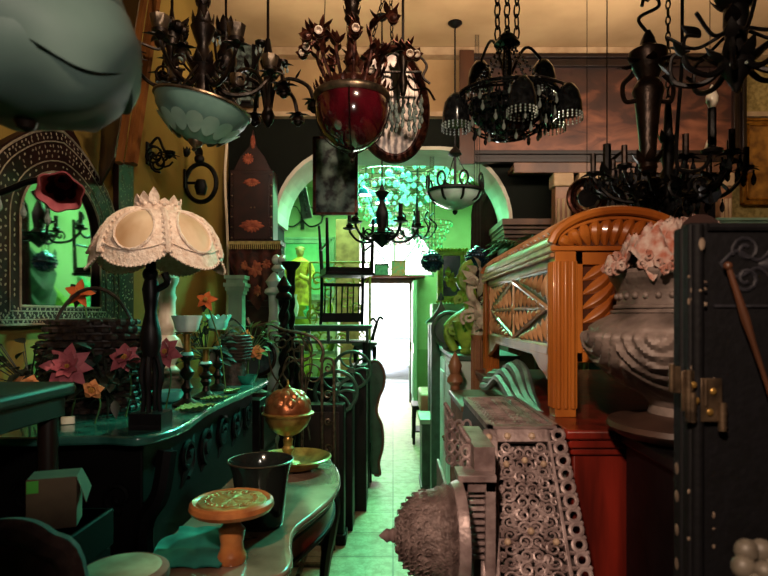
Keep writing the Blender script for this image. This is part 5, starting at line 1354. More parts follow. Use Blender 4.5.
b.lathe([(.02, -.2), (.05, -.14), (.03, -.08), (.045, -.02), (.02, .06)], 14, None, None, (-.25, 0, 0)); b.build('arm', 'iron', t)
for k in range(3): drop_part((-.17+.07*k, -.02, -.03-.02*k), t, 'crystal_solid', 1.3)

# ---- wrought wall sconces on the left wall
for (py_, pz, yy, h, lab, nm) in ((0, 155, 3.35, .17, 'curly wrought iron sconce high on the yellow wall', 0), (0, 180, 3.95, .30, 'ring-shaped wrought iron bracket on the yellow wall', 1)):
    t = thing('wall_sconce', (W1+.012, yy, Z(pz, yy)), lab, 'wall lamp')
    MB().box(-.01, .004, -.03, .03, -.06, .07).build('back_plate', 'iron', t, bev=.004)
    b = MB()
    if nm == 0:
        for k in range(5): b.tube(spiral((.03+.012*k, -.02+.03*sin(k*2), -.03+.02*cos(k*3)), .01, .06, k, 1.3, 16, 'xz'), .006, 6)
        b.tube(bez([(0,0,.05), (.05, 0, .10), (.08, 0, .04), (.12, 0, -.02)], 6), .008, 6); arm_cup(b, (.12, 0, -.01), .03, .03)
    else:
        b.tube(ring((.10, 0, -.02), .105, 28, 'xz', .13), .016, 7, True); b.ball((.09, 0, .14), .035, 10, 7); leafring(b, .01, .16, 6, .06, .02, 1.2); b.petal((.09, 0, .15), (0, 0, 1), .09, .03, (0,-1,0)); b.tube([(0,0,-.02), (.1, 0, -.02)], .01, 6); b.lathe([(.03, -.1), (.045, -.05), (.03, 0)], 12, None, None, (.1, 0, 0))
    b.build('scrollwork', 'iron', t)
# electric cord
o = MB().tube(bez([(X(224, 4.7), 4.7, CZ-.01), (X(227, 4.7), 4.7, 3.0), (X(225, 4.7), 4.7, 2.6), (X(228, 4.7), 4.7, 1.95), (X(226, 4.7), 4.7, 1.2)], 8), .011, 6).build('electric_cable', 'cord'); tag(o, 'pale vertical electric cord hanging before the corner of the yellow wall', 'cord')
# ================================================================ WALL AT THE BACK OF THE FRONT ROOM
def framed(name, x0, x1, z0, z1, y, fw, fm, cm, label, cat='picture', th=.05, inner=None):
    t = thing(name, ((x0+x1)/2, y, z0), label, cat); hw = (x1-x0)/2; h = z1-z0
    f = MB()
    for k, (e, d) in enumerate(((0, th), (fw*.35, th*.65), (fw*.7, th*.85))):
        w_ = fw*.33
        f.box(-hw+e, -hw+e+w_, -d, 0, e, h-e).box(hw-e-w_, hw-e, -d, 0, e, h-e).box(-hw+e, hw-e, -d, 0, e, e+w_).box(-hw+e, hw-e, -d, 0, h-e-w_, h-e)
    f.build('frame', fm, t, bev=.003)
    MB().box(-hw+fw*.9, hw-fw*.9, -th*.3, -.004, fw*.9, h-fw*.9).build('canvas', cm, t); return t
def scene_canvas():
    m = bpy.data.materials.new('battle_canvas'); m.use_nodes = True; nt = m.node_tree; b = nt.nodes['Principled BSDF']; b.inputs['Roughness'].default_value = .45
    tc = nt.nodes.new('ShaderNodeTexCoord'); sx = nt.nodes.new('ShaderNodeSeparateXYZ'); nt.links.new(tc.outputs['Object'], sx.inputs[0])
    n = nt.nodes.new('ShaderNodeTexNoise'); n.inputs['Scale'].default_value = 3.2; n.inputs['Detail'].default_value = 8; n.inputs['Distortion'].default_value = .6
    mp = nt.nodes.new('ShaderNodeMapping'); mp.inputs['Scale'].default_value = (1, 1, 2.2); nt.links.new(tc.outputs['Object'], mp.inputs[0]); nt.links.new(mp.outputs[0], n.inputs['Vector'])
    a = nt.nodes.new('ShaderNodeMath'); a.operation = 'MULTIPLY_ADD'; a.inputs[1].default_value = .55; nt.links.new(sx.outputs['Z'], a.inputs[0]); nt.links.new(n.outputs['Fac'], a.inputs[2])
    r = nt.nodes.new('ShaderNodeValToRGB'); nt.links.new(a.outputs[0], r.inputs['Fac'])
    cols = ((0, '#281410'), (.42, '#4e281c'), (.55, '#7c4c36'), (.68, '#5e3626'), (.8, '#3a2018'), (1, '#221412'))
    for i, (p, h) in enumerate(cols):
        e = r.color_ramp.elements[i] if i < 2 else r.color_ramp.elements.new(p)
        e.position = p; e.color = lin(h)
    nt.links.new(r.outputs['Color'], b.inputs['Base Color']); M['battle_canvas'] = m
scene_canvas()
Yb = 4.92
t = framed('large_painting', X(462, Yb), X(742, Yb), 2.78, 3.69, Yb, .10, 'dark_wood', 'battle_canvas', 'very wide dark-framed red-brown landscape painting above the shelf', th=.07)
MB().box(-(X(742, Yb)-X(462, Yb))/2-.03, -(X(742, Yb)-X(462, Yb))/2+.09, -.085, -.06, -.02, .93).build('corner_batten', 'brown_wood', t)
framed('dark_framed_picture', X(186, 4.9), X(259, 4.9), Z(108, 4.9), Z(27, 4.9), 4.90, .05, 'black_wood', 'picture_dark', 'black-framed dark picture high on the wall behind the left chandeliers')
o = MB().box(X(512, 4.8), X(748, 4.8), 4.74, 4.985, 2.70, 2.735).box(X(512, 4.8), X(748, 4.8), 4.73, 4.75, 2.66, 2.745).build('picture_shelf', 'mid_wood', bev=.004); tag(o, 'long reddish wooden shelf running under the large painting', 'shelf')
dm('tan_wood', '#94684a', '#6a4630', rough=.4, scale=8)
for (xa, xb, z0, lab) in ((X(553, 4.75), X(573, 4.75), 0, 'leftmost pale fluted timber column under the shelf'), (X(578, 4.75), X(601, 4.75), 0, 'second pale fluted timber column, behind the copper ring'), (X(718, 4.75), X(733, 4.75), 0, 'pale timber column at right, beside the gilt picture')):
    t = thing('timber_column', ((xa+xb)/2, 4.80, z0), lab, 'column', 'columns under the shelf'); hw = (xb-xa)/2
    MB().box(-hw*.8, hw*.8, -.06, .06, .1, 2.55).build('shaft', 'tan_wood', t, bev=.004)
    m = MB()
    for k in range(3): m.tube([(-hw*.5+hw*.5*k, -.062, .2), (-hw*.5+hw*.5*k, -.062, 2.45)], .012, 6)
    m.build('fluting', 'cream_paint', t); MB().box(-hw, hw, -.08, .08, 0, .1).build('base', 'tan_wood', t); MB().box(-hw, hw, -.08, .08, 2.55, 2.66).build('capital', 'cream_paint', t, bev=.01)
framed('gilt_picture', X(748, 4.85), X(790, 4.85), Z(203, 4.85), Z(115, 4.85), 4.97, .06, 'gilt', 'picture_gold', 'gilt-framed golden picture cut by the right picture edge')
o = MB().box(W2-.9, W2-.02, 4.985, 4.998, 1.0, 3.69).build('yellow_wall_board', 'yg_dummy' if 'yg_dummy' in M else 'gold_fringe'); tag(o, 'yellow painted wall board behind the gilt picture', 'board')
# stacked frames leaning at right
for k, (dx, z1, mm, lab) in enumerate(((0, Z(213, 4.4), 'green_paint', 'stacked wooden frame with pale green edge, rearmost of the leaning frames'), (.02, Z(220, 4.3), 'cream_paint', 'cream frame, middle one of the leaning frames'), (.04, Z(228, 4.2), 'gilt', 'gilt beaded frame, frontmost of the leaning frames'))):
    framed('leaning_frame', X(733, 4.3)+dx, X(733, 4.3)+dx+.62, .02, z1, 4.65-.08*k, .07, mm, 'picture_dark', lab, 'frame', .045)
# copper ring
t = thing('copper_ring_frame', (X(587, 3.0), 3.0, Z(198, 3.0)), 'round copper-red ring frame hanging left of the candle-arm chandelier', 'frame')
MB().tube(ring((0,0,0), .092, 40, 'xz'), .016, 8, True).tube(ring((0,-.01,0), .07, 40, 'xz'), .006, 6, True).build('ring', 'copper_dark' if 'copper_dark' in M else 'bronze_red', t)
MB().lathe([(.001, 0), (.03, -.006), (.05, .0), (.05, .01), (.001, .012)], 20, frame_m((0,0,0), rx=PI/2)).box(-.07, .07, 0, .012, -.008, .008).build('dark_boss', 'iron', t)
MB().tube([(0,0,.1), (0,0,CZ-t.location.z)], .002, 4).build('string', 'string', t)
# dark lantern / figure mass below the shelf
t = thing('dark_candle_sconce', (X(607, 2.8), 2.8, Z(190, 2.8)), 'dark candle holder with one tall candle tube, hanging behind the copper ring', 'pendant lamp')
b = MB().tube([(0,0,-.02), (0,0,.22)], .02, 8).lathe([(.03, -.04), (.05, 0), (.03, .02)], 12)
for k in range(8): b.petal((0,0,-.02+.02*k), (R.uniform(-1,1), -.3, R.uniform(-.6,.6)), .10, .03)
b.tube(bez([(0,0,0), (.06,0,-.06), (.14,0,-.02), (.16,0,.1)], 6), .010, 6); b.build('body', 'iron', t)
MB().tube([(.0,0,.22), (0,0,CZ-t.location.z)], .003, 4).build('string', 'string', t)
# big dark cabinet standing at right back, fills the dusk between chest and shelf
t = thing('tall_dark_bookcase', (2.0, 4.3, 0), 'tall near-black two-door cabinet in the dusk behind the domed chest', 'cabinet')
MB().box(X(605, 4.2), X(712, 4.2), 4.15, 4.55, 0, 2.42).build('carcass', 'black_wood', t, w=True, bev=.006)
MB().box(X(600, 4.2), X(716, 4.2), 4.11, 4.57, 2.42, 2.5).build('cornice', 'black_wood', t, w=True, bev=.01)
MB().box(X(610, 4.15), X(655, 4.15), 4.135, 4.15, .3, 2.36).build('door', 'dark_wood', t, w=True); MB().box(X(662, 4.15), X(707, 4.15), 4.135, 4.15, .3, 2.36).build('door', 'dark_wood', t, w=True)
# palm-like leaf plant on the right of the arch
t = thing('potted_palm', (X(536, 4.2), 4.2, 0), 'dark green palm leaves rising behind the domed chest', 'plant')
MB().lathe([(.12, 0), (.17, .3), (.18, .34), (.001, .33)], 20).tube([(0,0,.3), (.02,0,1.1), (0,0,1.85)], .03, 8).build('pot_and_trunk', 'brown_wood', t)
b = MB()
for k in range(16):
    a = TAU*k/16+R.uniform(-.2,.2); L = R.uniform(.25, .36); pts = bez([(0,0,1.85), (L*.5*cos(a), L*.5*sin(a), 1.85+L*.55), (L*cos(a), L*sin(a), 1.85+L*R.uniform(0,.8))], 6)
    b.tube(pts, .006, 4)
    for q in range(2, 12): 
        for s2 in (-1, 1): b.petal(pts[q], (cos(a)*.6-s2*sin(a), sin(a)*.6+s2*cos(a), -.1), .13, .014, (0,0,1), -.2, .001, 3)
b.build('fronds', 'leaf', t)

# ---- studded lacquer cabinet hung left of the arch + textile
Yc = 4.75
t = thing('studded_wall_cabinet', (X(252, Yc), Yc, Z(243, Yc)), 'dark red-brown studded wall cabinet with carved crest, left of the arch', 'cabinet')
x0, x1 = X(230, Yc)-t.location.x, X(273, Yc)-t.location.x; H = Z(170, Yc)-t.location.z
MB().box(x0, x1, 0, .2, 0, H).build('carcass', 'lacquer_panel', t, bev=.004)
dr = MB().box(x0+.03, x1-.03, -.012, 0, .03, H-.03).build('door', 'lacquer_panel', t, bev=.003)
m = MB(); 
for (cx_, cz_, sc_) in ((0, .14, 1.0), (0, H-.1, .7)):
    for k in range(7): a = PI*(k+.5)/7; m.leaf((cx_-.02*cos(a), -.013, cz_), (cx_+.11*sc_*cos(a), -.013, cz_+.07*sc_*sin(a)-.02), .022*sc_, .012, (0,-1,0)); m.leaf((cx_, -.013, cz_), (cx_+.08*sc_*cos(a), -.013, cz_-.06*sc_*sin(a)), .018*sc_, .01, (0,-1,0))
m.build('carved_motif', 'textile_motif', dr, kind='stuff')
m = MB()
for k in range(7):
    for xx in (x0+.015, x1-.015): m.ball((xx, -.004, .04+k*(H-.08)/6), .010, 8, 5)
for k in (1, 2): m.ball((x0+(x1-x0)*(.42+.08*k), -.016, H*.48), .008, 8, 5)
m.build('stud', 'brass_old', t, kind='stuff')
m = MB().prism([(x0+.02, H), (x0+.08, H+.12), (-.03, H+.2), (0, H+.34), (.03, H+.2), (x1-.08, H+.12), (x1-.02, H)], .03, .06, Matrix(((1,0,0,0),(0,0,1,0),(0,1,0,0),(0,0,0,1)))).build('crest', 'lacquer_panel', t)
m2 = MB()
for k in range(12): a = TAU*k/12; m2.leaf((-.04, .03, H+.10), (-.04+.05*cos(a), .03, H+.10+.05*sin(a)), .012, .012, (0,-1,0)); m2.leaf((0, .03, H+.22), (.02*cos(a), .03, H+.24+.06*sin(a)), .01, .012, (0,-1,0))
m2.build('rosette', 'textile_motif', m, kind='stuff')
Yt = 4.55
t = thing('pointed_textile', (X(256, Yt), Yt, Z(243, Yt)), 'dark red pointed textile pelmet with gold fringe hanging under the studded cabinet', 'hanging')
xl, xr = X(229, Yt)-t.location.x, X(281, Yt)-t.location.x; Hh = t.location.z-Z(311, Yt)
def tf(u, v, d=0):
    x = xl+(xr-xl)*u; e = 1-abs(u-.55)/.55 if u < .55 else 1-(u-.55)/.45
    return (x, d+.012*sin(u*26)+.006*sin(v*15), -Hh*v*(.30+.70*max(0, e)**.8))
m = MB().grid(40, 24, tf).grid(40, 24, lambda u, v: tf(u, v, .004)); c_ = m.build('cloth', 'textile', t)
m = MB()
for (u, v, s2) in ((.5,.4,1.2), (.3,.45,.7), (.72,.4,.7), (.55,.7,.8)):
    for k in range(8): a = TAU*k/8; p = Vector(tf(u, v)); m.leaf(p+Vector((0,-.008,0)), p+Vector((.06*s2*cos(a), -.008, .06*s2*sin(a))), .018*s2, .008, (0,-1,0))
m.build('embroidery', 'textile_motif', c_, kind='stuff')
m = MB().box(xl, xr, -.025, -.015, -.012, .012)
for k in range(26): x = xl+(xr-xl)*(k+.5)/26; m.tube([(x, -.02, -.01), (x, -.02, -.05)], .0045, 5)
m.build('gold_fringe', 'gold_fringe', t)
MB().box(xl, xr, -.012, .2, -.012, .02).build('rail', 'lacquer_panel', t)
# reddish wardrobe side below it and green-lit small pilaster
t = thing('red_brown_wardrobe', (X(257, 4.5), 4.6, 0), 'plain red-brown wardrobe standing below the pointed textile', 'wardrobe')
MB().box(X(246, 4.62), X(277, 4.62), 4.62, 4.95, 0, Z(300, 4.45)).build('carcass', 'textile_plain' if 'textile_plain' in M else 'curtain', t, w=True, bev=.006)
MB().box(X(248, 4.62), X(275, 4.62), 4.605, 4.62, .15, Z(306, 4.45)).build('door', 'curtain', t, w=True, bev=.004)
t = thing('white_green_pilaster', (X(237, 4.3), 4.3, 0), 'small pale green-lit pilaster with moulded capital beside the wardrobe', 'column')
MB().box(-.05, .05, -.05, .05, .06, Z(292, 4.3)-.02).build('shaft', 'green_paint', t); MB().box(-.065, .065, -.065, .065, 0, .06).build('base', 'green_paint', t)
m = MB()
for k, e in enumerate((.01, .02, .03, .012, .025)): m.box(-.05-e, .05+e, -.05-e, .05+e, Z(292, 4.3)-.02+k*.028, Z(292, 4.3)+.008+k*.028)
m.build('capital', 'green_paint', t)

# ================================================================ MIDDLE GROUND, LEFT OF THE AISLE
# bed posts / tall columns
def post(name, px, Y, ztop, label, mt, r=.035, twist=False, cup=False):
    t = thing(name, (X(px, Y), Y, 0), label, 'post')
    if twist:
        n = 60; m = MB()
        for s2 in (0, PI): m.tube([(r*.35*cos(s2+i*.7), r*.35*sin(s2+i*.7), .3+(ztop-.45)*i/n) for i in range(n+1)], r*.62, 7)
    else: m = MB().lathe([(r*.9, .25), (r*.7, .5), (r, .9), (r*.8, ztop-.5), (r*1.05, ztop-.45), (r*.7, ztop-.3), (r*.8, ztop-.16)], 14)
    m.build('shaft', mt, t); MB().box(-r*1.2, r*1.2, -r*1.2, r*1.2, 0, .3).build('base', mt, t, bev=.006)
    m = MB().lathe([(r*.8, ztop-.17), (r*1.4, ztop-.15), (r*1.3, ztop-.13), (r*.8, ztop-.11), (r*1.2, ztop-.07), (r*.5, ztop-.02), (r*.1, ztop)] if not cup else [(r*.8, ztop-.17), (r, ztop-.06), (r*2.0, ztop-.02), (r*2.1, ztop), (.001, ztop-.02)], 16); m.build('capital', mt, t); return t
post('bed_post', 274, 4.2, Z(272, 4.2), 'pale green-lit column with tall glassy panel, left of the dark twisted posts', 'white_green', .05)
post('bed_post', 284, 4.0, Z(276, 4.0), 'dark ribbed post between the pale column and the twisted post', 'black_wood', .042, True)
post('bed_post', 291, 4.1, Z(262, 4.1), 'dark twisted post with flat cup top', 'black_wood', .033, True, True)
t = thing('small_bust', (X(278, 4.2), 4.2, Z(272, 4.2)+.001), 'small pale crumpled ornament on top of the pale column', 'ornament')
m = MB().lathe([(.03, 0), (.05, .02), (.03, .05)], 12); [m.ball((R.uniform(-.04,.04), R.uniform(-.03,.03), .05+R.uniform(0,.05)), .028, 8, 6) for k in range(7)]; m.build('blossom', 'white_glass', t)
# table with drawers carrying the chairs
TY = 4.85; tz = Z(325, TY)
t = thing('tall_side_table', (X(330, TY), TY, 0), 'dark tall table with pale-edged slatted apron carrying the upturned chair', 'table')
MB().box(X(288, TY), X(372, TY), TY-.16, TY+.25, tz-.03, tz).build('top', 'green_metal', t, w=True, bev=.004)
m = MB().box(X(291, TY), X(369, TY), TY-.13, TY+.22, tz-.15, tz-.13).box(X(291, TY), X(369, TY), TY-.13, TY-.11, tz-.05, tz-.03)
for k in range(5): px = 291+k*18.8; m.box(X(px, TY), X(px+3, TY), TY-.14, TY-.11, tz-.15, tz-.03)
m.build('apron', 'green_metal', t, w=True)
for px in (293, 366):
    for y in (TY-.12, TY+.2): MB().tube([(X(px, TY), y, tz-.14), (X(px, TY), y, 0)], [.028, .022], 8).build('leg', 'black_wood', t, w=True)
def chair(name, loc, label, mt, flip=False, rz=0, spindles=7):
    t = thing(name, loc, label, 'chair', rz=rz); sg = -1 if flip else 1; H0 = .86 if flip else 0
    q = lambda x, y, z: (x, y, H0+sg*z)
    def bx(x0, x1, y0, y1, z0, z1): z0, z1 = sorted((H0+sg*z0, H0+sg*z1)); return MB().box(x0, x1, y0, y1, z0, z1)
    bx(-.2, .2, -.2, .2, .43, .455).build('seat', mt, t, bev=.006)
    bx(-.19, .19, -.19, .19, .39, .43).build('seat_rail', mt, t)
    for x in (-.18, .18):
        MB().tube([q(x, -.18, .43), q(x*1.05, -.19, 0)], [.017, .012], 7).build('leg', mt, t)
        MB().tube(bez([q(x, .18, .43), q(x*1.05, .21, .2), q(x*1.1, .25, 0)], 4), [.017]*5+[.012]*4, 7).build('leg', mt, t)
        MB().tube(bez([q(x, .19, .43), q(x, .2, .65), q(x*1.02, .24, .86)], 4), .015, 7).build('back_post', mt, t)
    bx(-.19, .19, .22, .245, .76, .84).build('top_rail', mt, t); bx(-.18, .18, .19, .21, .5, .53).build('lower_rail', mt, t)
    for k in range(spindles): x = -.15+.3*k/(spindles-1); MB().tube([q(x, .2, .52), q(x, .235, .78)], .007, 6).build('spindle', mt, t)
    MB().tube([q(-.185, -.185, .2), q(-.19, .21, .22)], .009, 6).tube([q(.185, -.185, .2), q(.19, .21, .22)], .009, 6).build('stretcher', mt, t)
    return t
chair('dining_chair', (X(346, TY), TY+.02, tz+.001), 'dark spindle-back chair standing upside down on the tall side table', 'black_wood', True, .25)
# curved metal scrolls resting there
def scrollwork(name, loc, label, mt, items, base=True):
    t = thing(name, loc, label, 'ironwork'); m = MB()
    for it in items: m.tube(*it[:-1] if False else it)
    m.build('scrolls', mt, t); return t
YS = 3.45
def PS(px, py): p = P(px, py, YS); return (p.x-X(290, YS), 0, p.z)
it = []
it.append((bez([PS(247, 318), PS(252, 326), PS(262, 325), PS(270, 324), PS(284, 330), PS(300, 333), PS(315, 338), PS(323, 350), PS(321, 362)], 8), .010, 7))
it.append((spiral(PS(300, 352), .0, .10, 0, 1.4, 30), .0055, 6))
it.append((bez([PS(272, 392), PS(283, 372), PS(290, 362), PS(307, 358), PS(316, 354)], 8), .005, 6))
it.append((bez([PS(283, 410), PS(287, 395), PS(302, 395), PS(305, 375), PS(290, 357), PS(283, 372), PS(288, 382)], 8), .0055, 6))
it.append((spiral(PS(282, 342), .012, .07, 2, -1.5, 26), .005, 6)); it.append((spiral(PS(297, 345), .012, .05, 5, 1.4, 26), .005, 6))
it.append((bez([PS(268, 345), PS(272, 372), PS(285, 392), PS(288, 412)], 8), .0055, 6)); it.append((bez([PS(300, 333), PS(312, 360), PS(305, 400), PS(310, 440)], 8), .0045, 6))
it.append((spiral(PS(312, 375), .01, .09, 1, 1.6, 30), .005, 6)); it.append((spiral(PS(275, 335), .008, .045, 3, 1.4, 22), .0045, 6))
it.append(([PS(302, 345), (PS(302, 345)[0], 0, .02)], .012, 7)); it.append(([(PS(302, 345)[0]-.15, 0, .015), (PS(302, 345)[0]+.15, 0, .015)], .015, 7)); it.append(([(PS(302, 345)[0], -.15, .015), (PS(302, 345)[0], .15, .015)], .015, 7))
scrollwork('iron_scroll_stand', (X(290, YS), YS, 0), 'tangled wrought iron scroll stand behind the copper goblet', 'iron_warm', it)
YS = 3.7
t = thing('iron_gate_panel', (X(328, YS), YS, 0), 'slim wrought iron gate panel with arched top, left of the aisle', 'gate')
m = MB(); hz_ = Z(365, YS)
for px in (322, 334): m.tube([(X(px, YS)-X(328, YS), 0, 0), (X(px, YS)-X(328, YS), 0, hz_)], .009, 6)
r_ = X(334, YS)-X(328, YS); m.tube([(r_*cos(a), 0, hz_+r_*1.2*sin(a)) for a in [PI*i/12 for i in range(13)]], .009, 6); m.build('frame', 'iron_warm', t)
m = MB()
for k in range(9): m.tube(spiral((.0, 0, hz_-.02-k*.17), .006, r_*.75, k*2.2, 1.3*(-1)**k, 20), .006, 5)
m.build('scroll', 'iron_warm', t, kind='stuff')
# flywheels of old machines
def wheel(name, px, py, Y, r, label, n=8, rz=0):
    t = thing(name, (X(px, Y), Y, Z(py, Y)-r), label, 'wheel', rz=rz); c = (0, 0, r)
    MB().tube(ring(c, r*.92, 40, 'xz'), r*.085, 8, True).build('rim', 'green_metal', t)
    MB().lathe([(r*.14, -.03), (r*.16, 0), (r*.14, .03)], 12, frame_m(c, rx=PI/2)).build('hub', 'green_metal', t)
    for k in range(n): a = TAU*k/n; MB().tube(bez([(r*.14*cos(a), 0, r+r*.14*sin(a)), (r*.5*cos(a+.18), 0, r+r*.5*sin(a+.18)), (r*.88*cos(a), 0, r+r*.88*sin(a))], 3), .009, 6).build('spoke', 'green_metal', t)
    return t
def treadle(px, py, Y, r, label, body_x0, body_x1):
    t = wheel('treadle_machine', px, py, Y, r, label); t['category'] = 'machine'
    z = t.location.z; x = t.location.x
    MB().box(X(body_x0, Y)-x, X(body_x1, Y)-x, .07, .30, -z, 2*r*.6).build('cabinet', 'black_wood', t, bev=.006)
    MB().tube([(0, 0, r), (0, .1, r)], .02, 8).build('axle', 'iron', t); return t
treadle(336, 392, 3.95, .155, 'dark cabinet with spoked flywheel nearest the aisle edge', 330, 352)
treadle(352, 370, 4.35, .15, 'second spoked flywheel machine, behind and above the nearest one', 348, 366)
# stack of dark furniture walling the aisle
t = thing('dark_narrow_cabinet', (X(325, 3.6), 3.8, 0), 'narrow near-black cabinet at the aisle behind the serpentine table', 'cabinet')
MB().box(X(300, 3.78), X(344, 3.78), 3.78, 3.92, .06, Z(405, 3.78)).build('carcass', 'black_wood', t, w=True, bev=.008)
MB().box(X(300, 3.78), X(346, 3.78), 3.765, 3.93, 0, .07).build('plinth', 'black_wood', t, w=True, bev=.008)
MB().box(X(305, 3.78), X(339, 3.78), 3.765, 3.78, .15, Z(412, 3.78)).build('door', 'dark_wood', t, w=True)
# barrel-curved cabinet piece (y 400-500)
t = thing('curved_stove_base', (X(357, 4.9), 4.92, 0), 'dark bulging base cabinet with flared foot beside the aisle', 'cabinet')
out = [(-.10, 0), (.085, 0), (.09, .04), (.05, .10), (.04, .22), (.06, .45), (.06, .7), (.03, .9), (.04, .98), (-.10, .98)]
MB().prism(out, -.12, .09, Matrix(((1,0,0,0),(0,0,1,0),(0,1,0,0),(0,0,0,1)))).build('carcass', 'black_wood', t, bev=.008)
MB().tube(bez([(.05, -.13, .12), (.035, -.13, .3), (.05, -.13, .5), (.045, -.13, .75), (.02, -.13, .9)], 5), .010, 6).build('moulding', 'green_metal', t)
# violin-sided upholstered chair profile
t = thing('violin_backed_settee', (X(372, 5.2), 5.2, 0), 'dark settee end with violin-shaped curved side by the aisle', 'settee')
z_ = lambda py: Z(py, 5.2)
pts = [(368, 368), (372, 361), (379, 362), (384, 372), (384, 385), (379, 398), (377, 412), (382, 425), (383, 445), (379, 462), (380, 474), (372, 474), (370, 462), (362, 462), (362, 374)]
out = [(p.x, p.y) for p in bez([(X(a, 5.2)-t.location.x, z_(b), 0) for a, b in pts[:12]], 4)]+[(X(370, 5.2)-t.location.x, z_(462)), (X(356, 5.2)-t.location.x, z_(462)), (X(356, 5.2)-t.location.x, z_(374))]
MB().prism(out, -.02, .06, Matrix(((1,0,0,0),(0,0,1,0),(0,1,0,0),(0,0,0,1)))).build('end_panel', 'green_metal', t, bev=.008)
MB().tube([(p[0], -.025, p[1]) for p in out[:44]], .012, 6).build('edge_moulding', 'mid_wood', t)
MB().box(-.75, -.02, -.01, .5, .35, .46).build('seat', 'black_wood', t, bev=.02); MB().box(-.75, -.05, .4, .46, .46, .9).build('backrest', 'black_wood', t, bev=.02)
for x in (-.7, -.02):
    for y in (0, .45): MB().tube([(x, y, .36), (x, y, 0)], [.025, .018], 7).build('leg', 'black_wood', t)
# small side table above with turned leg against the doorway light
t = thing('small_turned_table', (X(366, 6.15), 6.15, 0), 'small dark turned-leg table in front of the bright doorway, with a hooked arm', 'table')
zt_ = Z(342, 6.15)
MB().box(-.14, .12, -.15, .15, zt_-.03, zt_).box(-.12, .10, -.12, .12, zt_-.08, zt_-.03).build('top', 'green_metal', t, bev=.004)
for x in (-.11, .09):
    for y in (-.11, .11): MB().lathe([(.014, 0), (.02, .2), (.014, .5), (.024, .9), (.014, 1.0), (.022, zt_-.1), (.02, zt_-.05)], 8, None, None, (x, y, 0)).build('leg', 'black_wood', t)
t = thing('carved_armchair_arm', (X(374, 6.15), 6.15, zt_+.001), 'dark curled wooden arm fragment on the small turned table', 'ornament')
MB().tube(bez([(-.02, 0, .012), (.0, 0, .1), (.03, 0, .2), (.06, 0, .26), (.10, 0, .24)], 6), [.02]*12+[.014]*13, 7).tube(bez([(.03, 0, .2), (-.01, 0, .25), (-.03, 0, .22)], 5), .012, 6).build('arm', 'black_wood', t)
# bench of dark clutter below console far end
t = thing('dark_chest_of_drawers', (-.85, 3.75, 0), 'low dark chest of drawers between the long console and the back wall', 'cabinet')
MB().box(-1.38, -.78, 3.4, 3.85, .05, 1.0).build('carcass', 'black_wood', t, w=True, bev=.006)
for k in range(3): 
    d_ = MB().box(-.78, -.765, 3.44, 3.81, .1+.3*k, .36+.3*k).build('drawer', 'dark_wood', t, w=True, bev=.004); MB().ball((-.758, 3.62, .23+.3*k), .014, 8, 6).build('knob', 'iron_warm', d_, w=True)
t = thing('mirrored_side_stand', (X(255, 3.6), 3.62, 1.001), 'round dark mirror on stand behind the climbing roses', 'mirror')
MB().lathe([(.09, 0), (.08, .02), (.02, .04), (.015, .12)], 16).build('base', 'bronze', t); MB().tube(ring((0,0,.24), .12, 30, 'xz'), .012, 7, True).build('frame', 'bronze', t); MB().lathe([(.001, 0), (.115, 0), (.115, .006), (.001, .006)], 30, frame_m((0, 0, .24), rx=PI/2)).build('mirror_glass', 'mirror_dull', t)

# ================================================================ RIGHT OF THE AISLE
# pale cabinet with its long side to the aisle
t = thing('pale_aisle_cabinet', (.5, 3.6, 0), 'pale blue-green painted cabinet standing along the right of the aisle', 'cabinet')
MB().box(.355, .70, 3.3, 4.25, .05, 1.24).build('carcass', 'white_green', t, w=True, bev=.005)
MB().box(.34, .72, 3.28, 4.27, 1.24, 1.27).build('top', 'green_metal', t, w=True, bev=.005)
MB().box(.345, .71, 3.29, 4.26, 0, .06).build('plinth', 'green_metal', t, w=True)
for k in range(2): 
    d_ = MB().box(.342, .355, 3.34+k*.45, 3.76+k*.45, .12, 1.2).box(.336, .344, 3.40+k*.45, 3.70+k*.45, .2, 1.12).build('door', 'white_green', t, w=True, bev=.003)
    MB().ball((.333, 3.73+k*.08, .7), .012, 8, 6).build('knob', 'brass_old', d_, w=True)
# red-brown boxes/cabinet right behind the fretwork
t = thing('red_panelled_box', (.42, 2.55, 0), 'small red-brown panelled cabinet between fretwork cabinet and pale cabinet', 'cabinet')
MB().box(.29, .44, 2.40, 2.9, 0, 1.10).build('carcass', 'cushion', t, w=True, bev=.005); MB().box(.28, .445, 2.38, 2.92, 1.10, 1.125).build('top', 'mid_wood', t, w=True, bev=.004)
MB().box(.31, .42, 2.39, 2.40, .7, 1.07).build('door', 'red_wood', t, w=True, bev=.003)
# turned striped column with white carved acanthus scroll
t = thing('fluted_brown_column', (X(477, 3.24), 3.24, 0), 'warm brown fluted column with white carved acanthus head beside the domed chest', 'column')
zz = Z(335, 3.24)
m = MB().lathe([(.037, 0), (.037, .1), (.032, .14), (.030, zz-.02), (.037, zz)], 20)
for k in range(10): a = TAU*k/10; m.tube([(.030*cos(a), .030*sin(a), .16), (.030*cos(a), .030*sin(a), zz-.03)], .005, 5)
m.build('shaft', 'tan_wood', t)
m = MB(); dm('acanthus', '#c9bfae', '#8d8674', rough=.5, scale=20)
for k in range(26):
    z = zz+.02+.36*k/26; a = R.uniform(-2.6, -.2); m.petal((.02*cos(a), .02*sin(a), z), (cos(a)*1.1-.4*(k/26), sin(a), R.uniform(.1, 1)), R.uniform(.06, .10), .022, (cos(a), sin(a), .4), -.5)
m.tube(bez([(0,0,zz), (.02,0,zz+.12), (-.04,0,zz+.24), (-.02,0,zz+.38)], 6), [.035]*6+[.022]*13, 8)
m.tube(spiral((-.05, -.02, zz+.10), .006, .045, 1, 1.5, 20), .010, 6).tube(spiral((-.02, -.02, zz+.30), .006, .04, 3, 1.5, 20), .008, 6)
m.build('acanthus_head', 'acanthus', t)
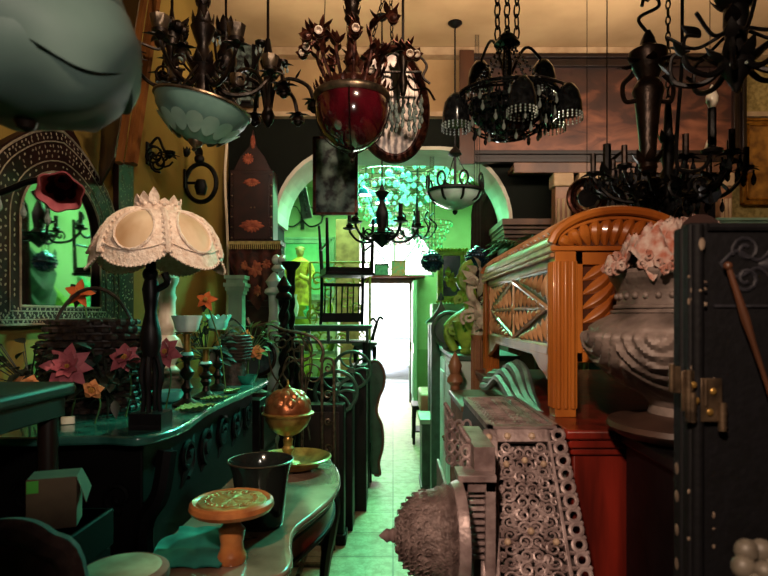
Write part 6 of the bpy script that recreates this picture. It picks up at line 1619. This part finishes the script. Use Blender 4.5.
post('turned_newel', 455, 2.95, Z(352, 2.95), 'brown turned post in front of the pale aisle cabinet', 'tan_wood', .03)
# low stools / boxes down the aisle, right side
def stool(name, x0, x1, y0, y1, h, label, mt, cat='stool'):
    t = thing(name, ((x0+x1)/2, (y0+y1)/2, 0), label, cat); hx, hy = (x1-x0)/2, (y1-y0)/2
    MB().box(-hx, hx, -hy, hy, h-.05, h).build('seat', mt, t, bev=.008)
    for sx in (-1, 1):
        for sy in (-1, 1): MB().tube([(sx*(hx-.03), sy*(hy-.03), h-.05), (sx*(hx-.02), sy*(hy-.02), 0)], [.022, .016], 7).build('leg', 'black_wood', t)
    MB().box(-hx+.03, hx-.03, -hy+.03, hy-.03, h*.3, h*.34).build('shelf', mt, t); return t
t = thing('low_dark_cabinet', (.42, 5.05, 0), 'low dark green cabinet on the right edge of the aisle', 'cabinet')
MB().box(X(422, 4.9), .6, 4.9, 5.3, .04, .58).build('carcass', 'green_metal', t, w=True, bev=.006); MB().box(X(420, 4.88), .62, 4.88, 5.32, .58, .62).build('top', 'green_paint', t, w=True, bev=.004); MB().box(X(421, 4.88), .6, 4.88, 5.3, 0, .05).build('plinth', 'green_metal', t, w=True)
t = thing('cream_box', (.45, 5.7, 0), 'cream-topped box bench further down on the right of the aisle', 'bench')
MB().box(.30, .62, 5.75, 6.3, 0, .52).build('body', 'green_metal', t, w=True, bev=.005); MB().box(.27, .64, 5.72, 6.32, .52, .72).build('cushion', 'cream_paint', t, w=True, bev=.02)
stool('low_stool', .22, .52, 6.7, 7.1, .45, 'small dark stool right of the aisle before the street door', 'black_wood')
t = thing('green_shelf_unit', (.6, 4.7, 0), 'dark green open shelf unit behind the pale aisle cabinet', 'shelf')
for x in (X(432, 5.0), X(448, 5.0)): MB().box(x, x+.02, 5.38, 5.6, 0, Z(325, 5.0)).build('upright', 'green_metal', t, w=True)
for z in (.7, 1.0, 1.3): MB().box(X(432, 5.0), X(448, 5.0)+.02, 5.38, 5.6, z, z+.02).build('shelf_board', 'green_metal', t, w=True)

# ================================================================ ARCH: HANGING THINGS
def ball_lamp(px, py, Y, r, label):
    t = thing('beaded_globe_lamp', (X(px, Y), Y, Z(py, Y)), label, 'pendant lamp', 'blue beaded globe lamps')
    MB().ball((0,0,0), r, 24, 16, (1,1,.92)).build('globe', 'beads_blue', t)
    m = MB()
    for j in range(1, 9):
        e = PI*j/9; c = max(4, int(22*sin(e)))
        for k in range(c): a = TAU*k/c+j; m.ball((r*sin(e)*cos(a)*1.01, r*sin(e)*sin(a)*1.01, r*.92*cos(e)), r*.085, 5, 4)
    m.build('bead_cover', 'beads_blue', t, kind='stuff'); MB().tube(ring((0,0,0), r*1.03, 30, 'xy'), r*.06, 5, True).lathe([(r*.3, r*.88), (r*.35, r*.96), (r*.1, r*1.1)], 14).build('metal_band', 'bronze', t)
    for dx in (-.3, 0, .3): MB().tube([(r*dx, 0, r*.9), (r*dx*.5, 0, CZ-.0-t.location.z if Y < 5 else 2.93-t.location.z)], .003, 4).build('cord', 'string', t)
ball_lamp(432, 262, 5.2, .098, 'blue-black beaded globe lamp left of the arch pier, in front of the gilt frame')
ball_lamp(477, 258, 4.7, .09, 'blue-black beaded globe lamp against the dark right pier of the arch')
# central candle chandelier
Y0 = 4.4
t = thing('turned_candle_chandelier', (X(382, Y0), Y0, Z(232, Y0)), 'black turned-stem candle chandelier silhouetted in the middle of the arch', 'chandelier')
MB().lathe([(.003, -.12), (.02, -.105), (.05, -.08), (.09, -.03), (.10, -.01), (.06, .0), (.035, .03), (.045, .10), (.05, .14), (.03, .2), (.015, .24), (.045, .28), (.055, .30), (.02, .32), (.01, .36)], 16).build('stem', 'iron', t)
m = MB(); leafring(m, .08, -.03, 10, .07, .03, -.3); m.build('leaf_collar', 'iron', t)
for k in range(5):
    a = TAU*k/5+.2; r = .28
    pts = S_arm(r, .06, .05, a, -.01, .05); b = MB().tube(pts, .010, 6); p = Vector(pts[-1]); b.lathe([(.01, -.01), (.05, 0), (.055, .008), (.01, .01)], 12, None, None, p); b.lathe([(.018, .0), (.03, .03), (.02, .04), (.001, .04)], 10, None, None, p)
    b.tube(spiral((r*.5*cos(a), r*.5*sin(a), -.02), .008, .04, k, 1.3, 12), .006, 5)
    ao = b.build('arm', 'iron', t); MB().tube([p+Vector((0,0,.03)), p+Vector((0,0,.13))], .016, 8).build('candle_tube', 'iron', ao)
hang(t, .36, 'iron', False)
# wrought bowl pendant
Y0 = 4.5
t = thing('ringed_bowl_pendant', (X(455, Y0), Y0, Z(193, Y0)), 'pendant with frosted bowl in dark iron ring with loops, right in the arch', 'pendant lamp')
MB().lathe([(.003, -.135), (.06, -.12), (.12, -.09), (.17, -.045), (.19, 0), (.18, .005), (.001, .0)], 32).build('glass_bowl', 'white_glass', t)
m = MB().tube(ring((0,0,.01), .195, 36, 'xy'), .014, 6, True)
for k in range(8): a = TAU*k/8+.2; m.tube([(.2*cos(a)+.03*cos(q)*-sin(a), .2*sin(a)+.03*cos(q)*cos(a), .07+.055*sin(q)) for q in [TAU*i/12 for i in range(12)]], .008, 5, True); m.tube(bez([(.195*cos(a), .195*sin(a), 0), (.17*cos(a), .17*sin(a), -.055), (.13*cos(a), .13*sin(a), -.07)], 4), .010, 5)
m.build('iron_ring', 'iron', t); MB().lathe([(.003, -.17), (.015, -.16), (.02, -.14), (.005, -.13)], 10).build('finial', 'iron', t)
m = MB().tube([(0,0,0), (0,0,.30)], .010, 6).lathe([(.02, .28), (.05, .30), (.04, .32), (.01, .36)], 12)
for k in range(3): a = TAU*k/3; m.tube(bez([(.19*cos(a), .19*sin(a), .01), (.10*cos(a), .10*sin(a), .12), (.01*cos(a), .01*sin(a), .29)], 6), .003, 5)
m.build('suspension', 'iron', t); hang(t, .36, 'iron', False); t.scale = (1.1, 1.1, 1)
# small far candle chandelier with bird-cage arms
Y0 = 5.9
t = thing('birdcage_chandelier', (X(417, Y0), Y0, Z(226, Y0)), 'small black iron chandelier with curled cage arms, beyond the arch', 'chandelier')
MB().lathe([(.003, -.12), (.02, -.1), (.02, 0), (.04, .03), (.02, .1), (.01, .3)], 10).build('stem', 'iron', t)
for k in range(7): a = TAU*k/7; MB().tube(bez([(.01*cos(a), .01*sin(a), -.09), (.12*cos(a), .12*sin(a), -.12), (.2*cos(a), .2*sin(a), 0), (.13*cos(a), .13*sin(a), .08), (.17*cos(a), .17*sin(a), .13)], 5), .009, 5).build('arm', 'iron', t)
zc = 3.7-t.location.z; MB().tube([(0,0,.3), (0,0,zc)], .006, 5).build('rod', 'iron', t)
# crystal chandeliers of the back room
def crystal_chand(px, py, Y, r, tiers, label, mm, zc=3.7, globes=False, per=14):
    t = thing('crystal_chandelier', (X(px, Y), Y, Z(py, Y)), label, 'chandelier', 'crystal chandeliers in the back room')
    m = MB().tube([(0,0,-.1), (0,0,zc-t.location.z)], .008, 6)
    cnt = 0
    for j in range(tiers):
        rr = r*(1-.75*j/tiers); z = -.11*j+.05; m.tube(ring((0,0,z), rr, 24, 'xy'), .006, 5, True); m.tube([(rr,0,z), (-rr,0,z)], .004, 4).tube([(0,rr,z), (0,-rr,z)], .004, 4)
        n = max(4, int(per*(1-.6*j/tiers)))
        for k in range(n):
            a = TAU*k/n+j*.3
            if globes and (k+j) % 3 != 0: drop_part((rr*cos(a), rr*sin(a), z-R.uniform(.0, .06)), t, 'bulb_glass', R.uniform(.5, .95), 'glass_globe', 'globe')
            else: drop_part((rr*cos(a), rr*sin(a), z), t, mm, R.uniform(1.3, 2.2))
            cnt += 1
    m.build('frame', 'brass_old', t); return t
dm('bulb_glass', '#c8fff0', rough=.08, trans=.35, emit='#70ffd0', es=.5)
dm('prism_green', '#6fd8a4', '#2f8a60', rough=.12, scale=20, coat=.6)
crystal_chand(385, 178, 6.4, .30, 5, 'crystal chandelier with round glass globes at the top left of the arch view', 'prism_green', globes=True, per=22)
crystal_chand(418, 172, 6.9, .34, 4, 'crystal chandelier with round glass globes in the middle of the arch view', 'prism_green', globes=True, per=26)
crystal_chand(448, 178, 7.75, .34, 4, 'crystal chandelier with round glass globes at the right of the arch view', 'prism_green', globes=True, per=26)
crystal_chand(398, 212, 7.9, .40, 5, 'large clear crystal chandelier hanging before the fanlight', 'crystal_solid', per=24)
crystal_chand(430, 226, 8.9, .34, 5, 'clear crystal chandelier right of the fanlight', 'prism_green', per=22)
crystal_chand(372, 196, 8.4, .28, 4, 'greenish crystal chandelier left behind the black turned one', 'prism_green', per=18)
# turquoise glass shade lamp
t = thing('turquoise_glass_lamp', (X(366, 5.75), 5.75, Z(190, 5.75)), 'pendant with turquoise glass shades at the left of the crystals', 'pendant lamp')
m = MB().tube([(0,0,0), (0,0,3.7-t.location.z)], .006, 5).build('rod', 'iron', t)
for k, (x, z) in enumerate(((-.02, 0), (.16, -.08), (.10, -.30), (-.12, -.12))): MB().shell([(.07, -.05), (.05, 0), (.02, .03)], 16, .004, None, None, (x, 0, z)).build('glass_shade', 'blue_glass', t)
MB().tube([(-.12,0,-.1), (0,0,.02), (.16,0,-.06)], .005, 5).tube([(0,0,0), (.10,0,-.28)], .005, 5).build('arm', 'iron', t)

# ================================================================ BACK ROOM
# statue on ledge in front of pale poster
t = framed('pale_green_mirror', X(279, 9.9), X(334, 9.9), Z(300, 9.9), Z(237, 9.9), 9.97, .10, 'green_paint', 'poster', 'large pale framed panel on the back wall behind the yellow statue', 'picture')
t = thing('yellow_statue', (X(300, 8.6), 8.6, 0), 'tall yellow-robed standing statue on a pedestal in the green back room', 'statue')
b_ = Z(305, 8.6); T_ = Z(247, 8.6)
MB().lathe([(.22, 0), (.22, .1), (.16, .16), (.15, b_-.1), (.2, b_-.04), (.2, b_)], 16).build('pedestal', 'yg_paint', t)
m = MB(); H = T_-b_
m.lathe([(.15, b_), (.155, b_+H*.15), (.12, b_+H*.4), (.11, b_+H*.52), (.14, b_+H*.66), (.15, b_+H*.74), (.09, b_+H*.79), (.045, b_+H*.82), (.04, b_+H*.85)], 24, None, lambda a, tt, r, z: (r*(1+.07*sin(a*8)*(1-tt)), z), sy=.8)
m.tube(bez([(.13, -.02, b_+H*.72), (.18, -.05, b_+H*.55), (.14, -.14, b_+H*.44), (.02, -.17, b_+H*.5)], 6), [.05]*7+[.035]*12, 8); m.tube(bez([(-.13, -.02, b_+H*.72), (-.17, -.05, b_+H*.55), (-.12, -.14, b_+H*.42), (.0, -.17, b_+H*.46)], 6), [.05]*7+[.035]*12, 8)
m.build('robed_body', 'statue', t)
m = MB().ball((0, -.01, b_+H*.92), H*.085, 16, 12, (.85, 1, 1.15)).ball((0, -.075, b_+H*.915), .012, 8, 6).lathe([(.07, 0), (.075, .02), (.03, .05)], 14, None, None, (0, .01, b_+H*.955)); m.build('head', 'statue_head', t)
# wall sconce on green wall
t = thing('wall_candelabra', (X(302, 9.9), 9.95, Z(220, 9.9)), 'curved-arm wall candelabra above the pale framed panel', 'wall lamp')
m = MB().box(-.03, .03, -.02, .03, -.15, .2)
for s2 in (-1, 1): m.tube(bez([(0,-.03,0), (s2*.15,-.1,-.12), (s2*.32,-.1,-.06), (s2*.36,-.1,.05)], 6), .015, 6); m.tube(bez([(0,-.03,.05), (s2*.1,-.1,.22), (s2*.26,-.1,.15)], 6), .010, 6); m.lathe([(.02, 0), (.06, .04), (.04, .06)], 10, None, None, (s2*.36, -.1, .05))
m.build('scroll_arms', 'iron', t)
# leaning dark frames at upper left of arch
for k, (px, py, a_, lab) in enumerate(((287, 203, .35, 'dark carved board leaning in the upper left of the arch'), (303, 195, -.2, 'green-black carved board leaning right of the first one'))):
    Y_ = 5.9+.4*k; c = P(px, py, Y_); t = thing('hanging_carved_board', c, lab, 'board')
    m = MB(); m.T = frame_m((0,0,0), ry=a_); m.box(-.05, .05, -.02, .02, -.26, .26); [m.ball((0, -.02, -.22+.055*q), .022, 6, 4) for q in range(9)]; m.build('board', 'green_metal', t); MB().tube([(0,0,.2), (0, 0, 3.7-c.z)], .003, 4).build('cord', 'string', t)
# green clutter on shelves, left of back room
t = thing('curio_shelf', (-1.2, 7.6, 0), 'green-lit curio shelves left in the back room', 'shelf')
for z in (.5, 1.0, 1.45): MB().box(-2.0, -.72, 7.4, 7.8, z, z+.03).build('shelf_board', 'green_paint', t, w=True)
for x in (-2.0, -1.36, -.74): MB().box(x, x+.03, 7.4, 7.8, 0, 1.48).build('upright', 'green_paint', t, w=True)
kinds = []
def vase_mb(k):
    r = .042+.012*(k % 3); h = .14+.05*(k % 4)
    return MB().lathe([(r*.6, 0), (r, h*.3), (r*1.05, h*.5), (r*.45, h*.78), (r*.4, h*.88), (r*.62, h), (r*.5, h), (r*.3, h*.85)], 14)
vm = ['yg_paint', 'green_carve', 'statue', 'white_glass', 'prism_green', 'brass_old']
k = 0
for zi, z in enumerate((1.481, 1.031, .531)):
    for x in (-1.88, -1.74, -1.56, -1.28, -1.12, -.96, -.82):
        if zi < 3:
            o = vase_mb(k).build('vase', vm[k % 6]); o.location = (x, 7.6, z)
            tag(o, ['%s vase, %s from the left on the %s curio shelf' % (['yellow-green', 'deep green', 'golden', 'milky', 'glassy green', 'old brass'][k % 6], ['first', 'second', 'third', 'fourth', 'fifth', 'sixth', 'seventh'][(-1.88, -1.74, -1.56, -1.28, -1.12, -.96, -.82).index(x)], ['top', 'middle', 'lowest'][zi])][0], 'vase', 'vases on the curio shelves'); k += 1
t = thing('ornate_scroll_frame', (X(340, 6.6), 6.6, 0), 'tall yellow-green scrollwork stand behind the upturned chair', 'ironwork')
m = MB()
for q in range(22): m.tube(spiral((R.uniform(-.32, .32), R.uniform(-.02,.02), 1.1+R.uniform(0, .95)), .01, R.uniform(.05, .11), R.random()*6, R.choice((-1.4, 1.4)), 18), .010, 5)
m.tube([(-.34,0,0), (-.34,0,2.1)], .015, 6).tube([(.34,0,0), (.34,0,2.1)], .015, 6).tube([(-.34,0,1.0), (.34,0,1.0)], .012, 6).tube([(-.34,0,2.1), (.34,0,2.1)], .012, 6); m.build('scrolls', 'yg_paint', t)
# wardrobe top / beige carton up on the left wall of room
o = MB().box(X(337, 9.3), X(360, 9.3), 9.1, 9.5, 0, Z(221, 9.3)).build('tall_beige_cupboard', 'tan_wood', bev=.01); tag(o, 'tall yellowish cupboard left of the fanlight', 'cupboard')
# small pictures on the ledge over the door
o = MB().box(X(352, 9.7), X(425, 9.7), 9.7, 9.99, 2.13, 2.16).build('door_ledge', 'red_wood'); tag(o, 'red-brown ledge over the street door', 'shelf')
framed('small_picture', X(374, 9.75), X(389, 9.75), 2.161, Z(263, 9.75), 9.86, .02, 'iron', 'picture_green', 'small dark green picture on the ledge over the street door', th=.03)
framed('small_picture', X(391, 9.75), X(406, 9.75), 2.161, Z(260, 9.75), 9.86, .012, 'cream_paint', 'picture_red', 'small red and green picture on the ledge over the street door', th=.03)
# carved gilt mirror frame, right
Y_ = 7.2
t = framed('gilt_mirror', X(437, Y_), X(466, Y_), Z(302, Y_), Z(250, Y_), Y_, .07, 'yg_paint', 'mirror_dull', 'yellow-green carved square mirror on the right of the back room', 'mirror')
m = MB(); hw = (X(466, Y_)-X(437, Y_))/2; hh = Z(250, Y_)-Z(302, Y_)
for k in range(9): m.ball((-hw+2*hw*k/8, -.05, hh), .024, 8, 5); m.ball((-hw+2*hw*k/8, -.05, 0), .02, 8, 5)
m.build('carved_beading', 'yg_paint', t)
o = MB().box(X(432, 7.3), X(470, 7.3), 7.22, 7.7, 0, Z(303, 7.2)).build('green_dresser', 'green_paint', bev=.01); tag(o, 'green painted dresser under the gilt mirror', 'dresser')
# pagoda roof lantern
t = thing('pagoda_lantern', (X(441, 4.5), 4.5, 1.2+.0), 'dark green pagoda-roofed lantern box behind the pale aisle cabinet', 'lantern')
t.location = (X(441, 4.55), 4.55, 0); zr = Z(322, 4.55)
MB().box(-.08, .08, -.08, .08, .0, zr-.02).build('post_body', 'green_metal', t)
m = MB(); 
def pag(u, v):
    a = TAU*u; sq = 1/max(abs(cos(a)), abs(sin(a))); r = (.14*(1-v)**1.6+.004)*sq; return (r*cos(a)*.8, r*sin(a)*.8, zr-.02+.2*v+.03*(1-v)**3*(sq-1)*2.2)
m.grid(49, 10, pag); m.build('curved_roof', 'green_metal', t); MB().lathe([(.02, zr+.17), (.025, zr+.19), (.004, zr+.23)], 10).build('finial', 'green_metal', t)
# green scroll carving (dragon-like plume), on the pale cabinet
t = thing('green_scroll_carving', (X(462, 3.75), 3.75, 1.271), 'tall bright yellow-green carved scroll plume on the pale aisle cabinet', 'carving')
m = MB(); zz = lambda py: Z(py, 3.75)-1.271; xx = lambda px: X(px, 3.75)-X(462, 3.75)
m.tube(bez([(xx(455), 0, 0), (xx(448), 0, zz(335)), (xx(456), 0, zz(322)), (xx(470), 0, zz(312)), (xx(472), 0, zz(295)), (xx(462), 0, zz(283)), (xx(463), 0, zz(268)), (xx(472), 0, zz(262))], 7), [.03]*10+[.05]*14+[.035]*15+[.022]*11, 9)
for k in range(26): f = k/26; a = R.uniform(0, 6.28); m.petal((xx(458+10*sin(f*5)), R.uniform(-.03,.02), zz(340-70*f)), (cos(a), -.5, sin(a)+.4), .07, .02, (0,-1,0), .5)
for (px, py, r) in ((452, 330, .05), (466, 318, .05), (470, 272, .035), (458, 300, .03)): m.tube(spiral((xx(px), -.04, zz(py)), .008, r, 1, 1.5, 20), .012, 6)
m.build('scrolls', 'green_carve', t)
t = thing('round_green_mirror', (X(450, 3.95), 3.95, 1.271), 'round dark-rimmed mirror leaning behind the green carved plume', 'mirror')
MB().tube(ring((0,0,.13), .115, 30, 'xz'), .015, 7, True).box(-.05, .05, -.03, .03, 0, .02).build('rim', 'green_metal', t); MB().lathe([(.001,0), (.11,0), (.11,.006), (.001,.006)], 30, frame_m((0,.005,.13), rx=PI/2)).build('mirror_glass', 'mirror_dull', t)
t = thing('striped_vase', (X(466, 3.45), 3.45, 1.271), 'dark ribbed vase with yellow stripes on the near end of the pale cabinet', 'vase')
MB().lathe([(.03,0), (.035,.01), (.025,.03), (.055,.09), (.07,.15), (.08,.19), (.07,.19), (.05,.12)], 28, None, lambda a, tt, r, z: (r*(1+.06*sin(a*9)), z)).build('body', 'green_carve', t)
# dark brown draped curtain on the right pier
t = thing('brown_curtain', (X(490, 5.62), 5.62, 0), 'dark brown curtain drawn beside the right pier of the arch', 'curtain')
def cf(u, v, d=0):
    z = .05+(Z(186, 5.62)-.05)*v; e_ = max(0, (v-.9)/.1)**2*.17; x = X(470, 5.62)-t.location.x+e_+(.42-e_)*u
    return (x+.01*sin(v*9), .02*sin(u*22)+d, z)
MB().grid(30, 30, cf).grid(30, 30, lambda u, v: cf(u, v, .006)).build('drape', 'curtain', t)
MB().tube([(-.08, 0, 2.75), (.0, 0, 2.75), (.26, 0, 2.75)], .008, 6).build('rod', 'iron', t)
# right wall of back room: swags of green cloth and shelves (also seen in the left mirror)
for k in range(6):
    m = MB(); y0 = 6.0+k*.62
    m.grid(20, 14, lambda u, v: (1.80-.06*sin(u*PI)-.03*sin(v*20+k), y0+.6*u, 1.0+.25*(k % 3)+.9*v-.35*sin(PI*u)*(1-v*.5)))
    m.grid(20, 14, lambda u, v: (1.805-.06*sin(u*PI)-.03*sin(v*20+k), y0+.6*u, 1.0+.25*(k % 3)+.9*v-.35*sin(PI*u)*(1-v*.5)))
    o = m.build('draped_cloth', ['green_carve', 'prism_green', 'green_metal'][k % 3]); tag(o, 'hanging green cloth on the right wall of the back room, %s' % ['nearest the arch', 'second from the arch', 'third from the arch', 'fourth from the arch', 'fifth from the arch', 'farthest from the arch'][k], 'cloth', 'green cloths on the back room wall')
